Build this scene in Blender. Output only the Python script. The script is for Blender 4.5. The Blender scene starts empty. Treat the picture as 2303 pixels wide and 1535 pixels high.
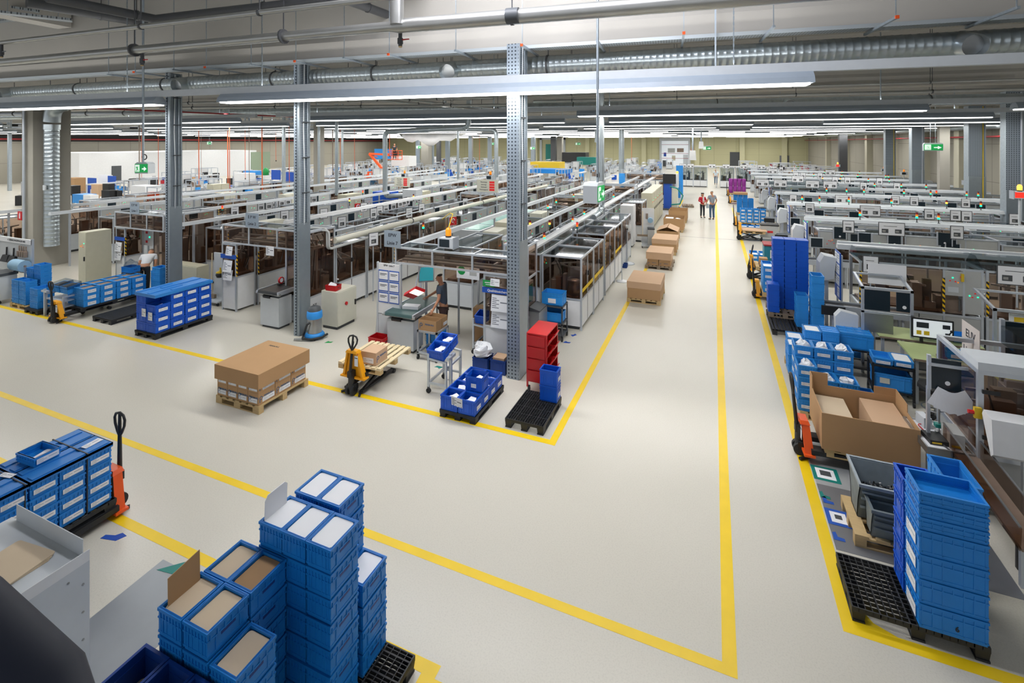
import bpy, math, random
from math import sin, cos, tan, pi, radians, sqrt, atan2, hypot

# ---------------------------------------------------------------- camera, world, lights, exposure
SC = bpy.context.scene
COL = SC.collection
CAMZ, FPX, YAW = 4.9, 1096.0, radians(22.52)
cam_d = bpy.data.cameras.new('camera')
cam_d.sensor_width = 36.0
cam_d.lens = 36.0 * FPX / 2303.0
cam_d.shift_y = -447.5 / 2303.0
cam_d.clip_start = 0.05
cam_d.clip_end = 400
cam = bpy.data.objects.new('camera', cam_d)
COL.objects.link(cam)
cam.location = (0, 0, CAMZ)
cam.rotation_euler = (radians(90), 0, YAW)
SC.camera = cam
world = bpy.data.worlds.new('world')
SC.world = world
world.use_nodes = True
world.node_tree.nodes['Background'].inputs['Color'].default_value = (0.93, 0.96, 1.0, 1)
world.node_tree.nodes['Background'].inputs['Strength'].default_value = 0.55
SC.view_settings.view_transform = 'Standard'
SC.view_settings.look = 'None'
SC.view_settings.gamma = 1.0
SC.view_settings.use_curve_mapping = False
SC.view_settings.exposure = 0.12
LAMP_W = 21.0          # watts of an area lamp per metre of strip light
TUBE_E = 6.0           # emission of the visible tubes
cy = SC.cycles
cy.max_bounces = 6
cy.diffuse_bounces = 2
cy.glossy_bounces = 3
cy.transmission_bounces = 4
cy.transparent_max_bounces = 24
cy.caustics_reflective = False
cy.caustics_refractive = False
cy.use_adaptive_sampling = True
cy.adaptive_threshold = 0.07
cy.use_denoising = True
cy.sample_clamp_indirect = 4.0
cy.sample_clamp_direct = 12.0


def area(name, loc, rot, sx, sy, watts, col=(1, 0.985, 0.96), parent=None):
    l = bpy.data.lights.new(name, 'AREA')
    l.shape = 'RECTANGLE'
    l.size, l.size_y = sx, sy
    l.energy = watts
    l.color = col
    o = bpy.data.objects.new(name, l)
    COL.objects.link(o)
    o.location = loc
    o.rotation_euler = rot
    if parent:
        o.parent = parent
    return o


# ---------------------------------------------------------------- measuring helper: a spot of the photo at a known height -> the place in the hall
CS, SN = cos(YAW), sin(YAW)


def P(px, py, z=0.0):
    d = FPX * (CAMZ - z) / (py - 320.0)
    l = (px - 1151.5) * d / FPX
    return (l * CS - d * SN, d * CS + l * SN, z)


def zat(px, py, Y):
    t = (px - 1151.5) / FPX
    d = Y / (CS + t * SN)
    l = t * d
    return (l * CS - d * SN, Y, CAMZ - (py - 320.0) * d / FPX)


# ---------------------------------------------------------------- materials
def lin(c):
    if isinstance(c, str):
        c = tuple(int(c[i:i + 2], 16) / 255 for i in (0, 2, 4))
    return tuple((x / 12.92 if x <= 0.04045 else ((x + 0.055) / 1.055) ** 2.4) for x in c)


MATS = {}


def mat(name, color, rough=0.5, metal=0.0, var=0.06, scale=6.0, bump=0.0, spec=0.5, emit=None, es=1.0, alpha=None, stretch=None):
    if name in MATS:
        return MATS[name]
    m = bpy.data.materials.new(name)
    m.use_nodes = True
    nt = m.node_tree
    b = nt.nodes['Principled BSDF']
    c = lin(color)
    b.inputs['Roughness'].default_value = rough
    b.inputs['Metallic'].default_value = metal
    b.inputs['Specular IOR Level'].default_value = spec
    if var > 0:
        tc = nt.nodes.new('ShaderNodeTexCoord')
        mp = nt.nodes.new('ShaderNodeMapping')
        if stretch:
            mp.inputs['Scale'].default_value = stretch
        n = nt.nodes.new('ShaderNodeTexNoise')
        n.inputs['Scale'].default_value = scale
        n.inputs['Detail'].default_value = 3
        r = nt.nodes.new('ShaderNodeMix')
        r.data_type = 'RGBA'
        r.inputs['A'].default_value = tuple(x * (1 - var) for x in c) + (1,)
        r.inputs['B'].default_value = tuple(min(1, x * (1 + var)) for x in c) + (1,)
        nt.links.new(tc.outputs['Object'], mp.inputs['Vector'])
        nt.links.new(mp.outputs['Vector'], n.inputs['Vector'])
        nt.links.new(n.outputs['Fac'], r.inputs['Factor'])
        nt.links.new(r.outputs['Result'], b.inputs['Base Color'])
        if bump:
            bp = nt.nodes.new('ShaderNodeBump')
            bp.inputs['Strength'].default_value = bump
            bp.inputs['Distance'].default_value = 0.01
            nt.links.new(n.outputs['Fac'], bp.inputs['Height'])
            nt.links.new(bp.outputs['Normal'], b.inputs['Normal'])
    else:
        b.inputs['Base Color'].default_value = c + (1,)
    if emit:
        b.inputs['Emission Color'].default_value = lin(emit) + (1,)
        b.inputs['Emission Strength'].default_value = es
    if alpha is not None:
        b.inputs['Alpha'].default_value = alpha
    MATS[name] = m
    return m


def tinted(name, color, rough=0.05):
    if name in MATS:
        return MATS[name]
    m = bpy.data.materials.new(name)
    m.use_nodes = True
    nt = m.node_tree
    nt.nodes.remove(nt.nodes['Principled BSDF'])
    out = nt.nodes['Material Output']
    t = nt.nodes.new('ShaderNodeBsdfTransparent')
    t.inputs['Color'].default_value = lin(color) + (1,)
    g = nt.nodes.new('ShaderNodeBsdfGlossy')
    g.inputs['Roughness'].default_value = rough
    g.inputs['Color'].default_value = (0.9, 0.9, 0.95, 1)
    lw = nt.nodes.new('ShaderNodeLayerWeight')
    lw.inputs['Blend'].default_value = 0.5
    pw = nt.nodes.new('ShaderNodeMath')
    pw.operation = 'POWER'
    pw.inputs[1].default_value = 4.0
    nt.links.new(lw.outputs['Facing'], pw.inputs[0])
    ma = nt.nodes.new('ShaderNodeMath')
    ma.operation = 'MULTIPLY_ADD'
    ma.inputs[1].default_value = 0.35
    ma.inputs[2].default_value = 0.025
    nt.links.new(pw.outputs[0], ma.inputs[0])
    mx = nt.nodes.new('ShaderNodeMixShader')
    nt.links.new(ma.outputs[0], mx.inputs['Fac'])
    nt.links.new(t.outputs[0], mx.inputs[1])
    nt.links.new(g.outputs[0], mx.inputs[2])
    nt.links.new(mx.outputs[0], out.inputs['Surface'])
    MATS[name] = m
    return m


def pattern(name, base, other, kind, a=0.05, b=0.05, duty=0.5, rough=0.5, metal=0.0, axes=('X', 'Z')):
    """two-colour pattern in object space: kind dots | stripes | grid | lines"""
    if name in MATS:
        return MATS[name]
    m = bpy.data.materials.new(name)
    m.use_nodes = True
    nt = m.node_tree
    bs = nt.nodes['Principled BSDF']
    bs.inputs['Roughness'].default_value = rough
    bs.inputs['Metallic'].default_value = metal
    tc = nt.nodes.new('ShaderNodeTexCoord')
    sp = nt.nodes.new('ShaderNodeSeparateXYZ')
    nt.links.new(tc.outputs['Object'], sp.inputs[0])

    def mth(op, x, y=None):
        n = nt.nodes.new('ShaderNodeMath')
        n.operation = op
        for i, q in enumerate((x, y)):
            if q is None:
                continue
            if isinstance(q, (int, float)):
                n.inputs[i].default_value = q
            else:
                nt.links.new(q, n.inputs[i])
        return n.outputs[0]

    def wave(ax, per):
        f = mth('FRACT', mth('ADD', mth('DIVIDE', sp.outputs[ax], per), 100.0))
        return mth('ABSOLUTE', mth('SUBTRACT', f, 0.5))
    if kind == 'diag':
        f = mth('FRACT', mth('ADD', mth('DIVIDE', mth('ADD', sp.outputs['Z'], mth('ADD', sp.outputs['X'], sp.outputs['Y'])), a), 100.0))
        fac = mth('GREATER_THAN', f, duty)
    elif kind == 'lines':
        fac = mth('LESS_THAN', wave(axes[0], a), duty * 0.5)
    else:
        u, v = wave(axes[0], a), wave(axes[1], b)
        if kind == 'dots':
            fac = mth('MULTIPLY', mth('LESS_THAN', u, duty * 0.5), mth('LESS_THAN', v, duty * 0.5))
        else:
            fac = mth('MAXIMUM', mth('GREATER_THAN', u, 0.5 - duty * 0.5), mth('GREATER_THAN', v, 0.5 - duty * 0.5))
    mx = nt.nodes.new('ShaderNodeMix')
    mx.data_type = 'RGBA'
    mx.inputs['A'].default_value = lin(base) + (1,)
    mx.inputs['B'].default_value = lin(other) + (1,)
    nt.links.new(fac, mx.inputs['Factor'])
    nt.links.new(mx.outputs['Result'], bs.inputs['Base Color'])
    MATS[name] = m
    return m


M = dict(
    white=mat('white_panel', 'E4E6E8', 0.45),
    cream=mat('cream_enamel', 'D9D8C9', 0.45),
    beige=mat('beige_enamel', 'C9C6B0', 0.45),
    grey=mat('grey_enamel', 'B4B7B6', 0.45),
    lgrey=mat('light_grey', 'CBD1D6', 0.45),
    dgrey=mat('dark_grey', '4A4E52', 0.5),
    alu=mat('aluminium', 'C6CDD6', 0.35, 0.55),
    steel=mat('brushed_steel', 'A3A6A8', 0.32, 0.85, 0.1, 3.0, stretch=(1, 1, 20)),
    galv=mat('galvanised', 'A2ADB6', 0.42, 0.55, 0.22, 14.0),
    duct=mat('spiral_duct_metal', 'B9C3C8', 0.3, 0.8, 0.12, 8.0),
    pipe=mat('stainless_pipe', 'B3B4B2', 0.33, 0.75, 0.1, 4.0),
    pgrey=mat('print_grey', '7A7F88', 0.7, 0, 0),
    black=mat('black_plastic', '1E1F21', 0.45),
    rubber=mat('rubber', '2A2B2C', 0.7),
    screen=mat('dark_screen', '1D2A33', 0.2),
    blue=mat('crate_blue', '1480D6', 0.42, 0, 0.10, 5.0),
    royal=mat('crate_royal', '0A58CC', 0.42, 0, 0.08, 5.0),
    navy=mat('crate_navy', '0A3C8C', 0.45, 0, 0.08, 5.0),
    pale=mat('crate_pale', '2E93E4', 0.45, 0, 0.10, 5.0),
    lidb=mat('lid_blue', '2A7CCB', 0.5, 0, 0.12, 6.0),
    skyb=mat('sky_lid', '2E86D8', 0.45, 0, 0.05),
    card=mat('cardboard', 'B48F66', 0.8, 0, 0.05, 3.0),
    card2=mat('cardboard_pale', 'CCAA8A', 0.8, 0, 0.05, 3.0),
    cardin=mat('cardboard_inside', 'D3C0A4', 0.8, 0, 0.04, 3.0),
    wood=mat('pallet_wood', 'C8AC7C', 0.75, 0, 0.18, 9.0, stretch=(1, 6, 6)),
    wood2=mat('fresh_wood', 'E3D2AC', 0.7, 0, 0.1, 9.0, stretch=(1, 6, 6)),
    oldwood=mat('grey_wood', '8C7B68', 0.8, 0, 0.2, 9.0),
    bpal=mat('black_pallet', '26282B', 0.55, 0, 0.15, 12.0),
    yellow=mat('truck_yellow', 'F2A813', 0.4, 0, 0.05),
    orange=mat('truck_orange', 'EB5A1E', 0.4, 0, 0.05),
    line=mat('floor_line_yellow', 'F4CF16', 0.4, 0, 0.10, 3.0),
    paper=mat('paper', 'EDEFF3', 0.7, 0, 0.02),
    foam=mat('white_foam', 'F2F4F7', 0.7, 0, 0.02),
    ink=mat('ink', '2A2E36', 0.7, 0, 0),
    green=mat('sign_green', '16964A', 0.5, 0, 0.02),
    teal=mat('teal', '128077', 0.45),
    red=mat('red_enamel', 'C91B22', 0.35, 0, 0.05),
    dred=mat('dark_red', '96242B', 0.5),
    redpipe=mat('red_pipe', 'A83438', 0.45),
    purple=mat('purple_drum', '8A2A8C', 0.45),
    cblue=mat('blue_border', '1B55B5', 0.5, 0, 0),
    bluep=mat('blue_panel', '1B4FB0', 0.5),
    concrete=mat('concrete', 'A7A49A', 0.85, 0, 0.10, 1.2, bump=0.15),
    beamc=mat('beam_concrete', 'B4B1AA', 0.85, 0, 0.08, 0.8, bump=0.1),
    amber=mat('amber_lens', 'F08A1A', 0.25, 0, 0, emit='FF8A1A', es=0.5),
    amberon=mat('amber_lit', 'FFB45A', 0.25, 0, 0, emit='FF9A30', es=3.0),
    gled=mat('green_lit', '18C98A', 0.3, 0, 0, emit='18E09A', es=2.2),
    rled=mat('red_lens', 'C02020', 0.3, 0, 0, emit='E02020', es=0.35),
    rlit=mat('red_lit', 'FF3020', 0.3, 0, 0, emit='FF2A20', es=1.2),
    pane=tinted('tinted_pane', 'DACCC1'),
    clear=tinted('clear_pane', 'D6DCDD'),
    bag=tinted('clear_bag', 'DDE3E8', rough=0.25),
    hazard=pattern('hazard_tape', '1B1B1B', 'F2C20E', 'diag', 0.12, duty=0.5),
    tgreen=mat('table_green', 'BBCB8C', 0.5),
    skin=mat('skin', 'C08A6A', 0.6, 0, 0.05),
    hair=mat('dark_hair', '2E221C', 0.7),
    machine=mat('machine_grey', '9C9C9A', 0.45, 0.1, 0.2, 6.0),
    brown=mat('machine_brown', '8C7A6C', 0.5, 0.0, 0.25, 7.0),
    hose=mat('orange_hose', 'D9683A', 0.5),
    dark=mat('dark_pipe', '56585B', 0.5, 0.2),
    cable=mat('yellow_cable', 'E0BE2A', 0.5),
    blwrap=mat('wipe_roll', '8FB4CE', 0.7),
)


# ---------------------------------------------------------------- mesh builder
class MB:
    def __init__(s):
        s.v, s.f, s.m, s.sm = [], [], [], []

    def add(s, vs, fs, m=0, smooth=False):
        o = len(s.v)
        s.v += [tuple(p) for p in vs]
        for f in fs:
            s.f.append(tuple(i + o for i in f))
            s.m.append(m)
            s.sm.append(smooth)
        return s

    def box(s, x0, y0, z0, x1, y1, z1, m=0):
        return s.add([(x0, y0, z0), (x1, y0, z0), (x1, y1, z0), (x0, y1, z0), (x0, y0, z1), (x1, y0, z1), (x1, y1, z1), (x0, y1, z1)],
                     [(3, 2, 1, 0), (4, 5, 6, 7), (0, 1, 5, 4), (1, 2, 6, 5), (2, 3, 7, 6), (3, 0, 4, 7)], m)

    def taper(s, x0, y0, x1, y1, z0, X0, Y0, X1, Y1, z1, m=0):
        return s.add([(x0, y0, z0), (x1, y0, z0), (x1, y1, z0), (x0, y1, z0), (X0, Y0, z1), (X1, Y0, z1), (X1, Y1, z1), (X0, Y1, z1)],
                     [(3, 2, 1, 0), (4, 5, 6, 7), (0, 1, 5, 4), (1, 2, 6, 5), (2, 3, 7, 6), (3, 0, 4, 7)], m)

    def cbox(s, c, sz, m=0, rot=None):
        hx, hy, hz = sz[0] / 2, sz[1] / 2, sz[2] / 2
        pts = [(sx * hx, sy * hy, q * hz) for q in (-1, 1) for sx, sy in ((-1, -1), (1, -1), (1, 1), (-1, 1))]
        if rot:
            pts = [rotv(p, rot) for p in pts]
        return s.add([(p[0] + c[0], p[1] + c[1], p[2] + c[2]) for p in pts],
                     [(3, 2, 1, 0), (4, 5, 6, 7), (0, 1, 5, 4), (1, 2, 6, 5), (2, 3, 7, 6), (3, 0, 4, 7)], m)

    def ring(s, x0, y0, x1, y1, t, z0, z1, m=0):
        """rectangular tube wall"""
        o = [(x0, y0), (x1, y0), (x1, y1), (x0, y1)]
        i = [(x0 + t, y0 + t), (x1 - t, y0 + t), (x1 - t, y1 - t), (x0 + t, y1 - t)]
        vs = [p + (z0,) for p in o] + [p + (z1,) for p in o] + [p + (z0,) for p in i] + [p + (z1,) for p in i]
        fs = []
        for k in range(4):
            n = (k + 1) % 4
            fs += [(k, n, n + 4, k + 4), (n + 8, k + 8, k + 12, n + 12), (k + 4, n + 4, n + 12, k + 12), (n, k, k + 8, n + 8)]
        return s.add(vs, fs, m)

    def bar(s, p, q, w, h=None, m=0, up=(0, 0, 1)):
        h = h or w
        d = vsub(q, p)
        L = vlen(d)
        d = tuple(c / L for c in d)
        if abs(d[2]) > 0.98:
            up = (0, 1, 0)
        a = vnorm(vcross(d, up))
        b = vcross(a, d)
        vs = []
        for e in (p, q):
            for i, j in ((-1, -1), (1, -1), (1, 1), (-1, 1)):
                vs.append(tuple(e[k] + a[k] * i * w / 2 + b[k] * j * h / 2 for k in range(3)))
        return s.add(vs, [(3, 2, 1, 0), (4, 5, 6, 7), (0, 1, 5, 4), (1, 2, 6, 5), (2, 3, 7, 6), (3, 0, 4, 7)], m)

    def tube(s, pts, r, n=8, m=0, caps=True):
        rs = r if isinstance(r, (list, tuple)) else [r] * len(pts)
        rings = []
        prev = None
        for i, p in enumerate(pts):
            if i == 0:
                d = vsub(pts[1], p)
            elif i == len(pts) - 1:
                d = vsub(p, pts[i - 1])
            else:
                d = vadd(vnorm(vsub(pts[i + 1], p)), vnorm(vsub(p, pts[i - 1])))
            d = vnorm(d)
            if prev is None:
                u = (0, 0, 1) if abs(d[2]) < 0.9 else (1, 0, 0)
                a = vnorm(vcross(d, u))
            else:
                a = vnorm(vsub(prev, tuple(d[k] * vdot(prev, d) for k in range(3))))
            prev = a
            b = vcross(d, a)
            rings.append([tuple(p[k] + rs[i] * (cos(2 * pi * j / n) * a[k] + sin(2 * pi * j / n) * b[k]) for k in range(3)) for j in range(n)])
        vs = [q for rg in rings for q in rg]
        fs = []
        for i in range(len(pts) - 1):
            for j in range(n):
                k = (j + 1) % n
                fs.append((i * n + j, i * n + k, (i + 1) * n + k, (i + 1) * n + j))
        s.add(vs, fs, m, True)
        if caps:
            s.add(rings[0], [tuple(range(n))], m)
            s.add(rings[-1], [tuple(range(n))], m)
        return s

    def lathe(s, prof, c=(0, 0, 0), n=16, m=0):
        vs = []
        for r, z in prof:
            for j in range(n):
                a = 2 * pi * j / n
                vs.append((c[0] + r * cos(a), c[1] + r * sin(a), c[2] + z))
        fs = []
        for i in range(len(prof) - 1):
            for j in range(n):
                k = (j + 1) % n
                fs.append((i * n + j, i * n + k, (i + 1) * n + k, (i + 1) * n + j))
        return s.add(vs, fs, m, True)

    def cyl(s, c, r, h, n=14, m=0):
        s.tube([c, (c[0], c[1], c[2] + h)], r, n, m)
        return s

    def extr(s, poly, p0, ax, ay, thick, m=0):
        """polygon (u,v) in the plane p0 + u*ax + v*ay, extruded by the vector thick"""
        n = len(poly)
        base = [tuple(p0[k] + u * ax[k] + v * ay[k] for k in range(3)) for u, v in poly]
        top = [tuple(p[k] + thick[k] for k in range(3)) for p in base]
        fs = [tuple(range(n - 1, -1, -1)), tuple(range(n, 2 * n))]
        fs += [(i, (i + 1) % n, (i + 1) % n + n, i + n) for i in range(n)]
        return s.add(base + top, fs, m)

    def ball(s, c, r, n=10, m=0, sz=1.0):
        prof = [(max(0.001, r * sin(pi * i / (n // 2 + 1))), -r * sz * cos(pi * i / (n // 2 + 1))) for i in range(n // 2 + 2)]
        return s.lathe(prof, c, n, m)

    def mesh(s, name, mats):
        me = bpy.data.meshes.new(name)
        me.from_pydata(s.v, [], s.f)
        for x in (mats if isinstance(mats, (list, tuple)) else [mats]):
            me.materials.append(x)
        me.polygons.foreach_set('material_index', s.m)
        me.polygons.foreach_set('use_smooth', s.sm)
        me.update()
        return me

    def build(s, name, mats, parent=None, loc=None, rz=0):
        o = bpy.data.objects.new(name, s.mesh(name, mats))
        COL.objects.link(o)
        if parent:
            o.parent = parent
        if loc:
            o.location = loc
        if rz:
            o.rotation_euler = (0, 0, rz)
        return o


def vsub(a, b): return (a[0] - b[0], a[1] - b[1], a[2] - b[2])
def vadd(a, b): return (a[0] + b[0], a[1] + b[1], a[2] + b[2])
def vdot(a, b): return a[0] * b[0] + a[1] * b[1] + a[2] * b[2]
def vcross(a, b): return (a[1] * b[2] - a[2] * b[1], a[2] * b[0] - a[0] * b[2], a[0] * b[1] - a[1] * b[0])
def vlen(a): return sqrt(vdot(a, a)) or 1e-9
def vnorm(a):
    L = vlen(a)
    return (a[0] / L, a[1] / L, a[2] / L)


def rotv(p, r):
    x, y, z = p
    if r[0]:
        y, z = y * cos(r[0]) - z * sin(r[0]), y * sin(r[0]) + z * cos(r[0])
    if r[1]:
        x, z = x * cos(r[1]) + z * sin(r[1]), -x * sin(r[1]) + z * cos(r[1])
    if r[2]:
        x, y = x * cos(r[2]) - y * sin(r[2]), x * sin(r[2]) + y * cos(r[2])
    return (x, y, z)


def tag(o, label, cat, group=None):
    o['label'] = label
    o['category'] = cat
    if group:
        o['group'] = group
    return o


def thing(name, label, cat, loc=(0, 0, 0), rz=0, group=None):
    o = bpy.data.objects.new(name, None)
    o.empty_display_size = 0.1
    COL.objects.link(o)
    o.location = loc
    o.rotation_euler = (0, 0, rz)
    return tag(o, label, cat, group)


def struct(o):
    o['kind'] = 'structure'
    return o


KIDS = {}


def kids_of(root):
    if root.name not in KIDS:
        KIDS[root.name] = [(c, list(c.children)) for c in root.children]
    return KIDS[root.name]


def dup(root, loc, rz=0, label=None, group=None, skip=(), scale=None, pre=None):
    """copy of a thing, its parts and their sub-parts; KIDS remembers the source's children"""
    r = root.copy()
    COL.objects.link(r)
    r.location = loc
    r.rotation_euler = (0, 0, rz)
    if scale:
        r.scale = scale
    if label:
        r['label'] = label
    if group:
        r['group'] = group
    for c, gs in kids_of(root):
        if c.name.split('.')[0] in skip:
            continue
        d = c.copy()
        COL.objects.link(d)
        d.parent = r
        for g in gs:
            e = g.copy()
            COL.objects.link(e)
            e.parent = d
    return r


def drop(root):
    """remove a prototype that was only a source of copies"""
    for c in list(root.children):
        for g in list(c.children):
            bpy.data.objects.remove(g)
        bpy.data.objects.remove(c)
    bpy.data.objects.remove(root)


def text(body, size, loc, rot, material, parent=None, name='lettering', align='CENTER', ext=0.001, sx=1.0):
    cu = bpy.data.curves.new(name, 'FONT')
    cu.body = body
    cu.size = size
    cu.align_x = align
    cu.align_y = 'CENTER'
    cu.extrude = ext
    cu.resolution_u = 2
    cu.offset = size * 0.018
    cu.materials.append(material)
    tmp = bpy.data.objects.new(name, cu)
    me = bpy.data.meshes.new_from_object(tmp)
    bpy.data.objects.remove(tmp)
    if not me.materials:
        me.materials.append(material)
    o = bpy.data.objects.new(name, me)
    COL.objects.link(o)
    o.location = loc
    o.rotation_euler = rot
    o.scale = (sx, 1, 1)
    if parent:
        o.parent = parent
    return o


ORD = ['topmost', 'second from the top', 'third from the top', 'fourth from the top', 'fifth from the top', 'sixth from the top',
       'seventh from the top', 'eighth from the top', 'ninth from the top', 'tenth from the top', 'eleventh from the top', 'twelfth from the top', 'thirteenth from the top', 'fourteenth from the top']
NTH = ['first', 'second', 'third', 'fourth', 'fifth', 'sixth', 'seventh', 'eighth', 'ninth', 'tenth', 'eleventh', 'twelfth', 'thirteenth',
       'fourteenth', 'fifteenth', 'sixteenth', 'seventeenth', 'eighteenth', 'nineteenth', 'twentieth']
random.seed(7)
# ================================================================ the hall
def floor_material():
    m = bpy.data.materials.new('epoxy_floor')
    m.use_nodes = True
    nt = m.node_tree
    b = nt.nodes['Principled BSDF']
    tc = nt.nodes.new('ShaderNodeTexCoord')
    n1 = nt.nodes.new('ShaderNodeTexNoise')
    n1.inputs['Scale'].default_value = 0.55
    n1.inputs['Detail'].default_value = 1.5
    n2 = nt.nodes.new('ShaderNodeTexNoise')
    n2.inputs['Scale'].default_value = 60
    n2.inputs['Detail'].default_value = 2
    for n in (n1, n2):
        nt.links.new(tc.outputs['Object'], n.inputs['Vector'])
    mx = nt.nodes.new('ShaderNodeMix')
    mx.data_type = 'RGBA'
    mx.inputs['A'].default_value = lin('CFCBBE') + (1,)
    mx.inputs['B'].default_value = lin('D7D3C7') + (1,)
    nt.links.new(n1.outputs['Fac'], mx.inputs['Factor'])
    m2 = nt.nodes.new('ShaderNodeMix')
    m2.data_type = 'RGBA'
    m2.blend_type = 'MULTIPLY'
    m2.inputs['Factor'].default_value = 0.35
    cr = nt.nodes.new('ShaderNodeValToRGB')
    cr.color_ramp.elements[0].color = (0.75, 0.75, 0.75, 1)
    cr.color_ramp.elements[0].position = 0.25
    cr.color_ramp.elements[1].position = 0.55
    nt.links.new(n2.outputs['Fac'], cr.inputs[0])
    nt.links.new(mx.outputs['Result'], m2.inputs['A'])
    nt.links.new(cr.outputs['Color'], m2.inputs['B'])
    nt.links.new(m2.outputs['Result'], b.inputs['Base Color'])
    b.inputs['Roughness'].default_value = 0.27
    b.inputs['Specular IOR Level'].default_value = 0.4
    return m


FARY, RX, LX_ = 105.0, 16.2, -78.0
o = MB().box(LX_, -6, -0.1, RX + 0.6, FARY + 0.5, 0).build('floor', floor_material())
struct(o)

# yellow floor lines
def fline(x0, y0, x1, y1, dz=0):
    struct(MB().box(x0, y0, 0, x1, y1, 0.002 + dz).build('floor_line', M['line']))


fline(-14, 4.90, 0.2, 5.01)
fline(-24, 7.54, -2.38, 7.66)
fline(-2.50, 7.66, -2.38, 44)
fline(0.07, 5.01, 0.20, 44)
fline(1.20, 5.79, 1.34, 40)
fline(1.34, 5.79, 9, 5.92)
fline(-14, 3.84, -2.36, 3.96)
fline(-2.50, 2.6, -2.36, 3.84)
for pts in ([(-2.36, 3.84), (-2.2, 3.84), (-2.2, 3.6), (-2.36, 3.6)], [(1.34, 6.35), (1.43, 6.35), (1.43, 6.62), (1.34, 6.62)], [(1.34, 5.92), (1.68, 5.92), (1.50, 6.0), (1.42, 6.14), (1.34, 6.2)]):
    struct(MB().extr(pts, (0, 0, 0), (1, 0, 0), (0, 1, 0), (0, 0, 0.003)).build('floor_line', M['line']))
# steel sheets laid on the floor
plate = mat('floor_steel', '9FA4A9', 0.42, 0.5, 0.12, 2.0)
plate2 = mat('floor_steel_dark', '8C8E93', 0.4, 0.5, 0.15, 2.0)
struct(MB().extr([(-5.98, 3.72), (-5.0, 3.72), (-5.0, 1.6), (-5.85, 1.6)], (0, 0, 0), (1, 0, 0), (0, 1, 0), (0, 0, 0.003)).build('floor_plate', plate))
struct(MB().box(1.36, 6.92, 0, 3.1, 8.15, 0.004).build('floor_plate', plate2))
struct(MB().box(1.36, 8.15, 0, 3.1, 9.3, 0.004).build('floor_plate', mat('floor_steel_pale', 'B4B8BA', 0.42, 0.3, 0.1)))
# expansion joint and scuff marks stay in the floor slab
struct(MB().box(-3.0, 26.9, 0, 1.2, 26.94, 0.0015).build('floor_strip', M['dgrey']))

# walls
def wall_material(name, c, c2, per, horiz=True):
    return pattern(name, c, c2, 'grid', per, 4.0, 0.012, 0.85, 0, ('Z', 'Y' if not horiz else 'X'))


lamp_tint = wall_material('wall_lamp_tint', 'CFCCA4', 'A5A27C', 1.25)  # yellow-green lamp light on the end wall put into its colour
grwall = wall_material('grey_wall', 'A9A598', '7F7C72', 2.4, False)
struct(MB().box(LX_, FARY, 0, RX + 0.6, FARY + 0.4, 10.2).build('wall_back', lamp_tint))
struct(MB().box(RX, -6, 0, RX + 0.4, FARY, 10.2).build('wall_right', grwall))
struct(MB().box(LX_ - 0.4, -6, 0, LX_, FARY, 10.2).build('wall_left', grwall))
# pilasters of the wall beside the lines, and of the end wall
pil = mat('pilaster_cream', 'C6C2AE', 0.85, 0, 0.06, 1.0)
for i, y in enumerate((22.5, 26.6, 31.5, 37, 43, 49.5, 57, 65, 75, 86)):
    struct(MB().box(RX - 0.55, y, 0, RX, y + 0.8, 9.6).build('pilaster_%d' % (i + 1), pil))
for i, x in enumerate((-62, -50, -38, -26, -14, -3.6, 4.6, 11.8)):
    struct(MB().box(x, FARY - 0.6, 0, x + 0.9, FARY, 9.6).build('pilaster_%d' % (i + 20), mat('pilaster_lamp_tint', 'D6D3AE', 0.85, 0, 0.05)))  # pilaster colour carries the same yellow-green lamp light

# ceiling: trapezoidal roof deck, turned a few degrees like everything hung from it
RC = radians(4.8)


def cp(u, v, z=0):
    return (-3.9 + u * cos(RC) - v * sin(RC), u * sin(RC) + v * cos(RC), z)


deck = pattern('roof_deck', 'A9ABA8', '8D908E', 'lines', 0.3, duty=0.35, rough=0.6, axes=('X', 'X'))
struct(MB().box(-95, -8, 9.7, 30, FARY + 12, 9.9).build('ceiling', deck, None, (-3.9, 0, 0), RC))
bi = 0
for v in (9.75, 21.0, 33, 45, 57, 69, 81, 93):
    bi += 1
    prof = [(-0.15, 0), (-0.15, 0.38), (-0.07, 0.5), (-0.07, 2.7), (0.55, 2.7), (0.55, 0.5), (0.63, 0.38), (0.63, 0)]
    b = MB().extr(prof, (-80, v, 6.95), (0, 1, 0), (0, 0, 1), (102, 0, 0))
    struct(b.build('beam_%d' % bi, M['beamc'], None, (-3.9, 0, 0), RC))
for k, u in enumerate((-13.5, -1.5, 8.5)):
    b = MB().extr([(-0.3, 0), (-0.3, 1.3), (0.3, 1.3), (0.3, 0)], (u, -8, 8.35), (1, 0, 0), (0, 0, 1), (0, 17.6, 0))
    struct(b.build('beam_%d' % (20 + k), M['beamc'], None, (-3.9, 0, 0), RC))

# skylight in the roof bay before the first beam lights the beam face
area('skylight', cp(1.0, 6.2, 9.6), (radians(40), 0, RC), 6.0, 2.5, 900, (0.93, 0.93, 1.0))


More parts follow.
